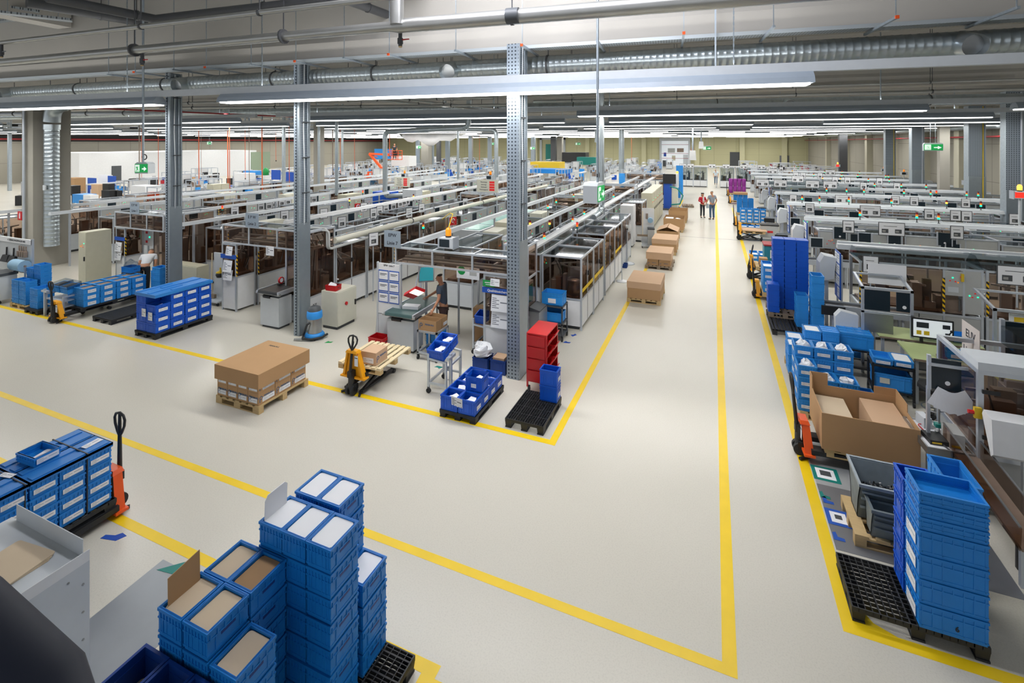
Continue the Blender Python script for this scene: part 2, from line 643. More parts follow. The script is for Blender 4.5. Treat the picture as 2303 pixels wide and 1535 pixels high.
# ---------------------------------------------------------------- strip lights
def strip_light(u0, u1, v, z, label, er=1.1):
    L = u1 - u0
    t = thing('strip_light', label, 'light', cp((u0 + u1) / 2, v, z), RC, 'strip lights hung in rows')
    MB().box(-L / 2 - 1.1, -0.06, 0.20, L / 2 + er, 0.06, 0.36).build('mounting_rail', M['lgrey'], t)
    prof = [(-0.20, 0.0), (-0.17, 0.10), (-0.08, 0.20), (0.08, 0.20), (0.17, 0.10), (0.20, 0.0), (0.17, 0.0), (0.14, 0.08), (0.07, 0.16), (-0.07, 0.16), (-0.14, 0.08), (-0.17, 0.0)]
    h = MB().extr(prof, (-L / 2, 0, 0), (0, 1, 0), (0, 0, 1), (L, 0, 0))
    for s in (-1, 1):
        h.extr(prof[:6], (s * L / 2, 0, 0), (0, 1, 0), (0, 0, 1), (s * 0.02, 0, 0))
    h.build('reflector', mat('lamp_housing', '9FABB8', 0.4), t)
    tb = MB()
    tb.box(-L / 2 + 0.04, -0.15, -0.03, L / 2 - 0.04, 0.15, 0.012)
    tb.build('diffuser', MATS['tube_lit'], t)
    zt = 9.7 - z
    for x in ([-L / 2 + 1.2, L / 2 - 1.2] if L < 13.5 or v < 10 else [-L / 2 + 1.2, 0, L / 2 - 1.2]):
        ch = MB()
        if v < 12:
            zz, k = 0.36, 0
            while zz < zt:
                if k % 2:
                    ch.ring(x - 0.012, -0.006, x + 0.012, 0.006, 0.005, zz, zz + 0.055)
                else:
                    ch.ring(x - 0.006, -0.012, x + 0.006, 0.012, 0.005, zz, zz + 0.055)
                zz += 0.048
                k += 1
        else:
            ch.bar((x, 0, 0.36), (x, 0, zt), 0.025)
        ch.build('hanging_chain' if v < 12 else 'hanger', M['galv'], t)
    area('lamp', (0, 0, -0.045), (0, 0, 0), L, 0.30, LAMP_W * L, parent=t)
    if v < 62:
        area('added_uplight', (0, 0, 0.38), (pi, 0, 0), L, 0.12, LAMP_W * L * 0.22, parent=t)  # upward lamp added above the rail to brighten the ceiling
    return t


mat('tube_lit', 'FFFFFF', 0.4, 0, 0, emit='FFFCF5', es=TUBE_E)
rows = [9.1, 18.2, 23.9, 29.6, 35.3, 41, 46.7, 52.4, 58.1, 63.8, 69.5, 75.2, 80.9, 86.6, 92.3, 98]
spans = {0: [(-40, -31), (-27, -8.9), (-6.7, 6.2), (11.5, 15)]}
for i, v in enumerate(rows):
    segs = spans.get(i)
    if not segs:
        r = random.Random(i)
        segs, u = [], -72 + r.uniform(0, 6)
        while u < 22:
            w = r.choice((9.0, 12.0, 15.0))
            if i == 1 and -16 < u < 2:
                w = 11.0
            segs.append((u, min(u + w, 24)))
            u += w + r.choice((2.2, 3.4))
    for k, (a, b) in enumerate(segs):
        X, Y, _ = cp(b, v)
        if X > RX - 0.5:
            b -= (X - RX + 0.9) / cos(RC)
        X, Y, _ = cp(a, v)
        if X < LX_ + 1:
            a += (LX_ + 1 - X) / cos(RC) + 1
        if b - a > 2.0:
            strip_light(a, b, v, 5.9, '%s white strip light of the %s hanging row before the end wall' % (NTH[k], NTH[i]), 4.2 if (i, k) == (0, 2) else 1.1)
# ================================================================ pipes, ducts and signs under the roof
def ribbed(p, q, r, step=0.13, n=14, amp=0.006):
    L = vlen(vsub(q, p))
    k = max(2, int(L / step))
    pts, rs = [], []
    for i in range(k + 1):
        for e, rr in ((0.0, r + amp), (0.12, r + amp), (0.2, r), (0.9, r)):
            f = (i + e) / (k + 1)
            pts.append(tuple(p[j] + (q[j] - p[j]) * f for j in range(3)))
            rs.append(rr)
    return MB().tube(pts, rs, n)


def lerp(p, q, f): return tuple(p[j] + (q[j] - p[j]) * f for j in range(3))


def spiral_duct(label, px0, px1, z, r, ext0, ext1, collars=(), clamps=(), step=0.13, cr=0.19):
    a, b = P(*px0, z), P(*px1, z)
    d = vnorm(vsub(b, a))
    a2 = tuple(a[j] - d[j] * ext0 for j in range(3))
    b2 = tuple(b[j] + d[j] * ext1 for j in range(3))
    t = thing('ventilation_duct', label, 'duct', a2)
    ribbed((0, 0, 0), vsub(b2, a2), r, step).build('duct_body', M['duct'], t)
    L = vlen(vsub(b2, a2))
    nrm = vnorm(vcross(d, (0, 0, 1)))
    for f in collars:
        c = vsub(lerp(a, b, f), a2)
        w = vnorm((nrm[0] * 0.9 + d[0] * 0.05, nrm[1] * 0.9 + d[1] * 0.05, -0.25))
        e = tuple(c[j] + w[j] * (r + 0.22) for j in range(3))
        k = MB().tube([c, tuple(c[j] + w[j] * r * 0.8 for j in range(3)), e], [cr * 1.15, cr * 1.05, cr], 18, 0, False)
        k.tube([e, tuple(e[j] - w[j] * 0.14 for j in range(3))], [cr, cr * 0.96], 18, 0, False)
        k.tube([tuple(e[j] - w[j] * 0.14 for j in range(3)), tuple(e[j] - w[j] * 0.15 for j in range(3))], cr * 0.96, 18, 1)
        k.build('branch_collar', [M['duct'], M['steel']], t)
    for f in clamps:
        c = vsub(lerp(a, b, f), a2)
        k = MB().tube([tuple(c[j] - d[j] * 0.02 for j in range(3)), tuple(c[j] + d[j] * 0.02 for j in range(3))], r + 0.018, 14)
        k.bar((c[0], c[1], r), (c[0], c[1], 9.7 - z), 0.016)
        k.build('pipe_clamp', M['dark'], t)
    return t


def run_pipe(label, pts, r, material, name='ceiling_pipe', cat='pipe', clamps=(), n=10, valves=(), top=9.7):
    a = pts[0]
    t = thing(name, label, cat, a)
    q = [vsub(p, a) for p in pts]
    MB().tube(q, r, n).build('pipe_body', material, t)
    for c in clamps:
        f = c * (len(q) - 1)
        i = min(int(f), len(q) - 2)
        p = lerp(q[i], q[i + 1], f - i)
        d = vnorm(vsub(q[i + 1], q[i]))
        rr = r if not isinstance(r, (list, tuple)) else max(r)
        k = MB().tube([tuple(p[j] - d[j] * 0.02 for j in range(3)), tuple(p[j] + d[j] * 0.02 for j in range(3))], rr + 0.015, 12)
        if top:
            k.bar((p[0], p[1], p[2] + rr), (p[0], p[1], top - a[2]), 0.016)
        k.build('pipe_clamp', M['dark'], t)
    for c, hc in valves:
        p = lerp(q[0], q[-1], c)
        v = MB().cyl((p[0], p[1], p[2] - 0.32), 0.035, 0.32, 10)
        v.cyl((p[0], p[1], p[2] - 0.28), 0.05, 0.10, 8)
        vo = v.build('drain_valve', M['dark'], t)
        MB().box(p[0] + 0.04, p[1] - 0.01, p[2] - 0.22, p[0] + 0.18, p[1] + 0.01, p[2] - 0.2).build('valve_handle', hc, vo)
        MB().cyl((p[0], p[1], p[2] - 0.34), 0.03, 0.03, 8).build('valve_cap', M['amber'] if hc == M['black'] else M['wood'], vo)
    return t


def frac_at(px0, px1, x, z):
    """how far along the run the photo shows column x"""
    a, b = P(*px0, z), P(*px1, z)
    y = px0[1] + (px1[1] - px0[1]) * (x - px0[0]) / (px1[0] - px0[0])
    p = P(x, y, z)
    return (p[0] - a[0]) / (b[0] - a[0])


D0, D1 = (0, 211), (2303, 90)
spiral_duct('silver spiral duct with open round collars running under the first beam', D0, D1, 6.6, 0.205, 20, 4,
            [frac_at(D0, D1, x, 6.6) for x in (30, 425, 1020, 2160)], [frac_at(D0, D1, x, 6.6) for x in (180, 375, 620, 845, 1233, 1608)])
E0, E1 = (1180, 241), (2303, 221)
spiral_duct('silver spiral duct under the second concrete beam behind the first lamps', E0, E1, 6.55, 0.2, 40, 0.5,
            [frac_at(E0, E1, 1768, 6.55)], [frac_at(E0, E1, x, 6.55) for x in (1290, 1612, 2090)], 0.2)
p0, p1, p2_ = P(-20, 142, 6.9), P(878, 60, 6.9), P(1620, 0, 6.9)
run_pipe('thick stainless steel pipe with a tee and an arrow label', [vadd(p0, vsub(p0, lerp(p0, p1, 0.3))), p0, p1, lerp(p1, p2_, 0.03), p2_, lerp(p2_, p0, -0.25)],
         [0.085, 0.085, 0.09, 0.125, 0.125, 0.125], M['pipe'], clamps=(0.29, 0.36, 0.68), n=14, valves=((0.36, M['red']), (0.62, M['red'])))
tee = bpy.data.objects['ceiling_pipe']
q = vsub(P(893, 55, 6.9), tuple(tee.location))
MB().tube([q, vadd(q, (0, 0, 2.8))], 0.115, 12).build('tee_branch', M['pipe'], tee)
q = vsub(P(1140, 37, 6.9), tuple(tee.location))
dv = vnorm(vsub(p2_, p1))
sl = MB().tube([q, vadd(q, tuple(c * 0.2 for c in dv))], 0.128, 14).build('arrow_label', M['dgrey'], tee)
a0, a1 = P(-20, 99, 7.2), P(800, 3, 7.2)
run_pipe('thin stainless pipe above the thick one with a drain tap', [lerp(a0, a1, -0.3), a0, a1, lerp(a0, a1, 1.4)], 0.05, M['pipe'], clamps=(0.34, 0.5, 0.6), valves=((0.2, M['steel']),))
run_pipe('dark grey drain pipe bent in a wide angle under the roof', [P(105, -6, 7.7), P(350, 43, 7.7), P(395, 38, 7.7), P(720, 2, 7.7), lerp(P(395, 38, 7.7), P(720, 2, 7.7), 2.0)],
         0.1, M['dark'], 'drain_pipe', clamps=(0.2, 0.66), n=12)
run_pipe('straight dark drain pipe crossing high behind the angled drain', [P(60, 5, 8.3), P(520, 84, 8.3)], 0.13, M['dark'], 'drain_pipe', clamps=(0.3, 0.8), n=12)
run_pipe('short dark drain pipe running into the concrete above the tee', [P(780, 0, 7.9), P(890, 40, 7.9)], 0.1, M['dark'], 'drain_pipe', clamps=(0.4,), n=12)

# strut brackets on rods and the perforated tray they carry
tray_a, tray_b = P(150, 178, 6.85), P(2303, 44, 6.85)
for i, (x, y) in enumerate([(240, 167), (300, 162), (387, 156), (460, 151), (561, 144), (662, 137.5), (771, 130), (873, 122), (1023, 113), (1173, 101), (1342, 90), (1538, 74), (1741, 59), (2018, 38), (2292, 16)]):
    p = P(x, y, 6.83)
    t = thing('strut_bracket', 'hanging strut bracket under the first beam, %s along the cable tray' % NTH[i], 'bracket', p, RC, 'strut brackets carrying the cable tray')
    MB().box(-0.02, 0, -0.02, 0.02, 1.3, 0.02).build('strut_channel', M['galv'], t)
    MB().bar((0, 0.05, 0.02), (0, 0.05, 2.87), 0.014).build('threaded_rod', M['galv'], t)
    if i % 2:
        MB().box(-0.025, -0.012, -0.025, 0.025, 0.02, 0.025).build('end_cap', M['orange'], t)
mesh_tray = pattern('perforated_tray', 'AEB6BB', '50555A', 'dots', 0.05, 0.05, 0.5, 0.45, 0.4, ('X', 'Y'))
perf = pattern('perforated_steel', '9AA6B2', '3C444C', 'dots', 0.075, 0.075, 0.42, 0.42, 0.5, ('Z', 'X'))
perf_y = pattern('perforated_steel_side', '98A4B0', '454D55', 'dots', 0.045, 0.045, 0.5, 0.42, 0.5, ('Z', 'Y'))
t = thing('cable_tray', 'perforated cable tray lying on the hanging strut brackets', 'cable tray', P(240, 160, 6.85), RC)
MB().box(-22, 0.45, 0.01, 22, 0.75, 0.02).box(-22, 0.45, 0.02, 22, 0.46, 0.08).box(-22, 0.74, 0.02, 22, 0.75, 0.08).build('tray_floor', mesh_tray, t)
MB().tube([(-22, 0.55, 0.04), (22, 0.55, 0.04)], 0.02, 6).tube([(-22, 0.63, 0.035), (22, 0.63, 0.035)], 0.015, 6).build('cable', M['dgrey'], t)
for i, (x0, y0, x1, y1, z, w) in enumerate([(0, 14, 88, 27, 8.6, 0.3), (0, 28, 162, 46, 8.3, 0.3), (0, 52, 235, 20, 8.8, 0.45)]):
    a, b = P(x0, y0, z), P(x1, y1, z)
    k = MB().bar(lerp(a, b, -0.4), b, w, 0.06)
    for f in (0.1, 0.8):
        c = lerp(a, b, f)
        k.bar(c, (c[0], c[1], 9.7), 0.014)
    o = k.build('cable_tray', mesh_tray)
    tag(o, ['short slotted tray under the roof deck above the thin pipe', 'long slotted rail under the roof deck above the thin pipe', 'broad perforated tray high under the roof deck'][i], 'cable tray')

# services of the second bay: pipes behind the first lamps
for i, (x0, y0, x1, y1, z, r, m, d) in enumerate([
        (445, 231, 1110, 219, 6.5, 0.05, 'pipe', 'grey pipe just behind the first lamps'),
        (455, 242, 1140, 236, 6.3, 0.05, 'pipe', 'second grey pipe behind the first lamps'),
        (1200, 228, 2303, 200, 6.7, 0.06, 'pipe', 'pale pipe above the second spiral duct'),
        (1200, 214, 2303, 178, 7.0, 0.04, 'pipe', 'thin pale pipe high above the second spiral duct'),
        (140, 240, 690, 264, 6.3, 0.035, 'redpipe', 'dark red sprinkler pipe beside the concrete column'),
        (860, 226, 1118, 250, 6.4, 0.035, 'pipe', 'slanting pipe by the middle steel column'),
        (930, 226, 1150, 247, 6.4, 0.03, 'pipe', 'second slanting pipe by the middle steel column'),
        (0, 256, 330, 254, 6.2, 0.09, 'alu', 'wide bright pipe behind the concrete column')]):
    a, b = P(x0, y0, z), P(x1, y1, z)
    a = lerp(a, b, -0.15 if x0 < 1000 and m == 'pipe' else 0)
    run_pipe(d + ' under the roof', [a, b], r, M[m], clamps=(0.1, 0.35, 0.6, 0.85), n=8)
# pipes on the wall beside the lines
for i, (x, z, r, m, d) in enumerate([(15.5, 6.6, 0.22, 'duct', 'silver duct along the concrete wall'), (15.45, 5.9, 0.22, 'duct', 'lower silver duct along the concrete wall'), (15.5, 5.25, 0.06, 'redpipe', 'red sprinkler pipe along the concrete wall')]):
    run_pipe(d + ' past the pilasters', [(x, 14, z), (x, 104, z)], r, M[m], clamps=[k / 12 + 0.03 for k in range(12)], n=10)
for k in range(5):
    run_pipe('long %s pipe from the louvre wall, counted upward' % NTH[k], [(LX_ + 0.8, 30, 6.2 + k * 0.5), (LX_ + 0.8, 104, 6.2 + k * 0.5)], 0.12, M['alu'], clamps=(0.2, 0.5, 0.8), n=8)
run_pipe('red sprinkler main under the louvre wall pipes', [(LX_ + 0.5, 14, 5.3), (LX_ + 0.5, 104, 5.3)], 0.1, M['redpipe'], clamps=(0.2, 0.5, 0.8), n=8)
struct(MB().box(LX_, 14, 5.0, LX_ + 0.1, 104.9, 9.4).build('trim_1', mat('louvre_dark', '3C3C3A', 0.8)))

# drop ducts that come down to the machines
def drop_duct(label, pts, r=0.12, kind='duct'):
    a = pts[0]
    t = thing('drop_duct', label, 'duct', a)
    q = [vsub(p, a) for p in pts]
    MB().tube(q, r, 12).build('duct_body', M['duct'], t)
    for i in range(1, len(q) - 1):
        d = vnorm(vsub(q[i + 1], q[i]))
        MB().tube([tuple(q[i][j] - d[j] * 0.03 for j in range(3)), tuple(q[i][j] + d[j] * 0.03 for j in range(3))], r + 0.012, 12).build('duct_joint', M['duct'], t)
    return t


def bend(a, c, b, k=0.3, n=4):
    """rounded corner c between a and b"""
    u, w = vnorm(vsub(a, c)), vnorm(vsub(b, c))
    p, q = tuple(c[j] + u[j] * k for j in range(3)), tuple(c[j] + w[j] * k for j in range(3))
    out = []
    for i in range(n + 1):
        f = i / n
        out.append(tuple((1 - f) ** 2 * p[j] + 2 * f * (1 - f) * c[j] + f * f * q[j] for j in range(3)))
    return out


def dd(label, x, y_, z0, path, r=0.12):
    pts = [path[0]]
    for i in range(1, len(path) - 1):
        pts += bend(path[i - 1], path[i], path[i + 1])
    pts.append(path[-1])
    return drop_duct(label, pts, r)


Y1 = 22.0
g = [zat(1058, 262, Y1), zat(1053, 287, Y1), zat(866, 296, Y1), zat(866, 441, Y1), zat(912, 439, Y1)]
g[0] = (g[0][0], Y1, 9.7)
dd('silver duct in a step down to the pale box on the machine line', 0, 0, 0, g, 0.13)
Y2 = 26
g = [zat(1000, 290, Y2), zat(1116, 292, Y2), zat(1116, 398, Y2)]
g[0] = (g[0][0], Y2, g[0][2])
dd('silver duct bending down beside the middle steel column', 0, 0, 0, [(g[0][0], Y2, 9.7), g[0], g[1], g[2]], 0.12)
Y3 = 18.6
g = zat(1353, 474, Y3)
dd('silver drop duct with an elbow onto the white trough by the aisle', 0, 0, 0, [(g[0], Y3, 9.7), (g[0], Y3, g[2]), (g[0] - 0.1, Y3 - 0.9, g[2] - 0.12)], 0.1)
Y4 = 24
g = [zat(638, 283, Y4), zat(638, 437, Y4), zat(700, 430, Y4)]
dd('silver drop duct with an elbow beside the second steel column', 0, 0, 0, [(g[0][0], Y4, 9.7), g[0], g[1], g[2]], 0.12)
for i, (x, y, Y) in enumerate([(757, 455, 21), (1340, 320, 40), (1398, 380, 39), (770, 385, 30), (717, 450, 26), (1030, 410, 34)]):
    g = zat(x, y, Y)
    drop_duct('straight silver drop pipe reaching down to a machine line, %s of the straight drops' % NTH[i], [(g[0], Y, 9.7), (g[0], Y, max(g[2], 2.0))], 0.09 if i != 2 else 0.2)

# exit signs
def exit_sign(label, x, y, z, pole=True, w=0.36, h=0.3, s=1.0, top=9.7, rz=0.0, dp=0.12):
    t = thing('exit_sign', label, 'exit sign', (x, y, z), rz)
    MB().extr([(-w / 2, 0), (w / 2, 0), (w / 2, h * 0.85), (w / 2 - 0.05, h), (-w / 2 + 0.05, h), (-w / 2, h * 0.85)], (0, -0.06, 0), (1, 0, 0), (0, 0, 1), (0, dp, 0)).build('housing', M['lgrey'], t)
    f = MB().box(-w * 0.48, -0.07, 0.03, w * 0.48, -0.061, h * 0.84).build('sign_face', MATS['exit_green'], t)
    k = MB().box(0.02, -0.075, h * 0.36, w * 0.28, -0.07, h * 0.48)
    k.extr([(w * 0.22, h * 0.22), (w * 0.42, h * 0.42), (w * 0.22, h * 0.62)], (0, -0.075, 0), (1, 0, 0), (0, 0, 1), (0, 0.005, 0))
    k.box(-w * 0.44, -0.075, 0.05, -w * 0.12, -0.07, h * 0.78)
    k.build('arrow_sign', MATS['exit_white'], f)
    m = MB()
    for a, b in (((-0.30, 0.62), (-0.26, 0.40)), ((-0.26, 0.40), (-0.36, 0.22)), ((-0.26, 0.40), (-0.18, 0.28)), ((-0.30, 0.60), (-0.38, 0.5)), ((-0.30, 0.60), (-0.18, 0.55))):
        m.bar((a[0] * w, -0.078, a[1] * h), (b[0] * w, -0.078, b[1] * h), 0.022 * s, 0.006)
    m.build('running_figure', MATS['exit_green'], f)
    if pole:
        MB().tube([(0, 0, h), (0, 0, top - z)], 0.024, 8).build('pole', M['galv'], t)
        MB().tube([(0.03 + 0.05 * cos(i / 3), 0, h + 0.12 + 0.06 * sin(i / 3)) for i in range(30)], 0.012, 5).build('cable_coil', M['black'], t)
    else:
        for hx in (-0.1, 0.1):
            MB().bar((hx, 0, h), (hx, 0, top - z), 0.014).build('hanger', M['galv'], t)
    return t


mat('exit_green', '0C9A4A', 0.4, 0, 0, emit='0C9A4A', es=0.5)
mat('exit_white', 'F0FFF4', 0.4, 0, 0, emit='F0FFF4', es=0.5)
g = zat(1344, 455, 8.6)
exit_sign('grey boxed exit sign on a long pole beside the aisle', *g, rz=radians(86), w=0.42, h=0.36, dp=0.26)
g = zat(322, 390, 7.3)
exit_sign('green exit sign on a long pole near the concrete column', *g, rz=radians(25), w=0.30, h=0.27, dp=0.24)
for i, (x, y, Y, l) in enumerate([(1590, 331, 52, 'beside the gate of the end wall'), (2098, 333, 31, 'before the concrete wall with pilasters'), (942, 328, 57, 'on the double columns far down the hall'), (1198, 330, 70, 'hanging before a dark column of the end wall'), (1106, 320, 80, 'small under the end wall lamps'), (1300, 320, 85, 'small near the tall door of the end wall'),
                                  (148, 316, 48, 'at the louvre wall beside the concrete column'), (223, 317, 52.6, 'small under the louvre wall'), (471, 319, 52, 'white backed, before the louvre wall'), (492, 314, 60, 'small and high at the louvre wall')]):
    g = zat(x, y + 6, Y)
    s = 0.5 if i < 4 else 0.6
    exit_sign('hanging exit sign ' + l, *g, pole=False, w=s * 1.6, h=s * 0.8, s=2)
# hanging socket boxes and rods over the aisle
for i, (x, y, Y, s) in enumerate([(1558, 360, 36, 0.45), (1577, 334, 44, 0.4)]):
    g = zat(x, y, Y)
    t = thing('socket_box', 'white hanging socket box over the aisle, %s' % ('the lower one on the thick pole' if i == 0 else 'beside the hanging exit sign'), 'socket box', g)
    MB().taper(-s / 2, -0.12, s / 2, 0.12, 0, -s * 0.4, -0.1, s * 0.4, 0.1, s * 1.5).build('box_body', M['white'], t)
    MB().tube([(0, 0, s * 1.5), (0, 0, 9.7 - g[2])], 0.06, 8).build('pole', M['galv'], t)
g = zat(1609, 320, 9.6)
# wire rods
t = thing('hanger_rod', 'thin rod from the roof crossing the spiral duct over the aisle', 'rod', (P(1609, 118, 6.6)[0], P(1609, 118, 6.6)[1] - 0.25, 6.25))
MB().bar((0, 0, 0), (0, 0, 3.4), 0.03).build('rod', M['galv'], t)
for i, (x, Y, y0) in enumerate([(313, 24, 470), (318, 30, 400), (356, 24, 445), (447, 30, 420), (452, 34, 400), (516, 22, 455), (512, 28, 420), (551, 30, 400), (560, 26, 420), (589, 25, 440), (620, 36, 360), (650, 26, 420), (748, 32, 390), (765, 34, 390), (797, 36, 380), (876, 42, 350), (1062, 46, 380), (1078, 50, 390), (1180, 60, 375), (1420, 70, 360)]):
    g = zat(x, y0, Y)
    k = MB().tube([(0, 0, 6.5 - g[2]), (0.02, 0, 3 - g[2] if g[2] < 2.6 else 0.5), (0.05, 0, 0)], 0.022 if i % 3 else 0.04, 6)
    t = thing('air_hose', '%s hanging air hose over the lines, %s in order from the concrete column' % ('orange' if i % 4 else 'brown', NTH[i]), 'hose', g, 0, 'hanging air hoses')
    k.build('hose', M['hose'] if i % 4 else M['brown'], t)
    MB().cyl((0.05, 0, -0.12), 0.05, 0.12, 8).build('coupling', M['black'], t)
    MB().box(-0.05, -0.05, 6.5 - g[2], 0.05, 0.05, 9.7 - g[2]).build('hose_drop', M['galv'], t)
# ================================================================ crates, pallets, trucks, boxes
PROTO = {}


def inst(key, maker, loc, rz, label, group=None, **kw):
    if key not in PROTO:
        r = maker()
        PROTO[key] = r
        kids_of(r)
        r.location = loc
        r.rotation_euler = (0, 0, rz)
        r['label'] = label
        if group:
            r['group'] = group
        elif 'group' in r:
            del r['group']
        return r
    r = dup(PROTO[key], loc, rz, label, group)
    if not group and 'group' in r:
        del r['group']
    return r


def crate_bm(w, d, h, hi=True, ribs=6):
    b = MB()
    x, y = w / 2, d / 2
    t = 0.012
    b.ring(-x + 0.007, -y + 0.007, x - 0.007, y - 0.007, t, 0.022, h)
    b.box(-x + 0.012, -y + 0.012, 0, x - 0.012, y - 0.012, 0.03)
    b.ring(-x, -y, x, y, 0.022, h - 0.022, h)
    if not hi:
        b.ring(-x + 0.003, -y + 0.003, x - 0.003, y - 0.003, 0.012, h * 0.5, h * 0.5 + 0.02)
        return b
    z1 = h - min(0.075, h * 0.42)
    b.ring(-x + 0.002, -y + 0.002, x - 0.002, y - 0.002, 0.02, z1, z1 + 0.012)
    b.ring(-x + 0.004, -y + 0.004, x - 0.004, y - 0.004, 0.02, 0.022, 0.04)
    n = ribs
    for i in range(n + 1):
        u = -x + 0.03 + (w - 0.06) * i / n
        for s in (-1, 1):
            b.box(u - 0.005, min(s * y, s * (y - 0.014)), z1, u + 0.005, max(s * y, s * (y - 0.014)), h - 0.02)
            if i % 2 == 0 and h > 0.12:
                b.box(u - 0.004, min(s * (y - 0.004), s * (y - 0.014)), 0.03, u + 0.004, max(s * (y - 0.004), s * (y - 0.014)), z1)
    for i in range(n):
        v = -y + 0.03 + (d - 0.06) * i / (n - 1)
        for s in (-1, 1):
            b.box(min(s * x, s * (x - 0.014)), v - 0.005, z1, max(s * x, s * (x - 0.014)), v + 0.005, h - 0.02)
    if h > 0.11:
        # grip frame and grip slot on the ends
        for s in (-1, 1):
            for p in ((-d * 0.3, 0.035, -d * 0.3 + 0.01, z1), (d * 0.3 - 0.01, 0.035, d * 0.3, z1)):
                b.box(min(s * (x - 0.001), s * (x - 0.014)), p[0], p[1], max(s * (x - 0.001), s * (x - 0.014)), p[2], p[3])
            b.box(min(s * (x - 0.005), s * (x - 0.013)), -d * 0.17, z1 - 0.026, max(s * (x - 0.005), s * (x - 0.013)), d * 0.17, z1 - 0.006, 1)
            for p in ((-w * 0.3, 0.035, -w * 0.3 + 0.01, z1), (w * 0.3 - 0.01, 0.035, w * 0.3, z1)):
                b.box(p[0], min(s * (y - 0.001), s * (y - 0.014)), p[1], p[2], max(s * (y - 0.001), s * (y - 0.014)), p[3])
    return b


def card_bm(w, h, lines=3):
    b = MB().box(-w / 2, -0.003, -h / 2, w / 2, 0, h / 2)
    for i in range(lines):
        z = h * (0.28 - 0.56 * i / max(1, lines - 1))
        b.box(-w * 0.44, -0.0036, z - h * 0.025, -w * (0.05 if i % 2 else 0.2), -0.003, z + h * 0.025, 1)
    b.box(w * 0.02, -0.0036, h * 0.02, w * 0.4, -0.003, h * 0.09, 1)
    return b


def label_card(parent, w, h, loc, rz=0, lines=3, name='label_card'):
    o = card_bm(w, h, lines).build(name, [M['paper'], M['pgrey']], parent, loc, rz)
    return o


SLOT = {'blue': 'navy', 'royal': 'navy', 'navy': 'black', 'pale': 'blue'}


def make_crate(w, d, h, col='blue', hi=True, cards=(), name=None, cat='crate'):
    name = name or {'blue': 'blue_crate', 'royal': 'royal_crate', 'navy': 'dark_blue_crate', 'pale': 'pale_blue_crate'}.get(col, 'crate')

    def f():
        o = crate_bm(w, d, h, hi).build(name, [M[col], M[SLOT.get(col, 'black')]])
        tag(o, 'plastic crate', cat)
        for side, cw, ch in cards:
            z = h * 0.42 if ch < h * 0.6 else h * 0.5
            if side == 'F':
                label_card(o, cw, ch, (0, -d / 2 - 0.001, z))
            elif side == 'R':
                label_card(o, cw, ch, (w / 2 + 0.001, 0, z), pi / 2)
            elif side == 'L':
                label_card(o, cw, ch, (-w / 2 - 0.001, 0, z), -pi / 2)
        return o
    return f


def stack(key, mk, x, y, z, n, h, desc, group=None, rz=0, jig=0.003):
    for i in range(n):
        k = n - 1 - i
        inst(key, mk, (x + random.uniform(-jig, jig), y + random.uniform(-jig, jig), z + i * (h + 0.0015)), rz, '%s, %s' % (desc, ORD[k] + (' of its stack' if k == 0 else '')), group)
    return z + n * (h + 0.0015)


def sheet(name, w, d, t, material, loc, label, cat='sheet', rz=0, rot=None, hole=None):
    r = 0.03
    poly = []
    for cx_, cy_, a0 in ((w / 2 - r, d / 2 - r, 0), (-w / 2 + r, d / 2 - r, 90), (-w / 2 + r, -d / 2 + r, 180), (w / 2 - r, -d / 2 + r, 270)):
        for k in range(4):
            a = radians(a0 + 30 * k)
            poly.append((cx_ + r * cos(a), cy_ + r * sin(a)))
    o = MB().extr(poly, (0, 0, 0), (1, 0, 0), (0, 1, 0), (0, 0, t)).build(name, material, None, loc, rz)
    if rot:
        o.rotation_euler = rot
    return tag(o, label, cat)


def make_pallet(w, d, h=0.144, m='wood', slats=7, old=False):
    def f():
        t = thing('wooden_pallet', 'pallet', 'pallet')
        b = MB()
        sw = w / (slats + (slats - 1) * 0.55)
        for i in range(slats):
            x = -w / 2 + i * sw * 1.55
            b.box(x, -d / 2, h - 0.022, x + sw, d / 2, h)
        for y in (-d / 2, -0.05, d / 2 - 0.1):
            b.box(-w / 2, y, h - 0.044, w / 2, y + 0.1, h - 0.0225)
        b.build('deck', M[m], t)
        for y in (-d / 2, -0.05, d / 2 - 0.1):
            k = MB().box(-w / 2, y, 0, w / 2, y + 0.1, 0.02)
            for x in (-w / 2, -0.06, w / 2 - 0.12):
                k.box(x, y, 0.0205, x + 0.12, y + 0.1, h - 0.0445)
            k.build('runner', M['oldwood' if m == 'oldwood' else 'wood'], t)
        return t
    return f


def make_grid_pallet(w, d, h=0.15, nx=16, ny=22, fine=True):
    def f():
        t = thing('plastic_pallet', 'pallet', 'pallet')
        b = MB()
        b.ring(-w / 2, -d / 2, w / 2, d / 2, 0.012, h - 0.05, h)
        if fine:
            for i in range(1, nx):
                x = -w / 2 + w * i / nx
                tk = 0.006 if i % 4 else 0.012
                b.box(x - tk / 2, -d / 2, h - 0.035, x + tk / 2, d / 2, h - 0.001)
            for j in range(1, ny):
                y = -d / 2 + d * j / ny
                tk = 0.006 if j % 5 else 0.014
                b.box(-w / 2, y - tk / 2, h - 0.036, w / 2, y + tk / 2, h - 0.0015)
        else:
            for i in range(14):
                x = -w / 2 + w * i / 14
                b.box(x, -d / 2, h - 0.03, x + w / 14 * 0.6, d / 2, h - 0.001)
        b.build('deck', M['bpal'], t)
        for x in (-w / 2, -0.06, w / 2 - 0.12):
            k = MB()
            for y in (-d / 2, -0.07, d / 2 - 0.14):
                k.taper(x + 0.01, y + 0.01, x + 0.11, y + 0.13, 0.02, x, y, x + 0.12, y + 0.14, h - 0.037)
            k.box(x + 0.005, -d / 2, 0, x + 0.115, d / 2, 0.02)
            k.build('runner', M['bpal'], t)
        return t
    return f


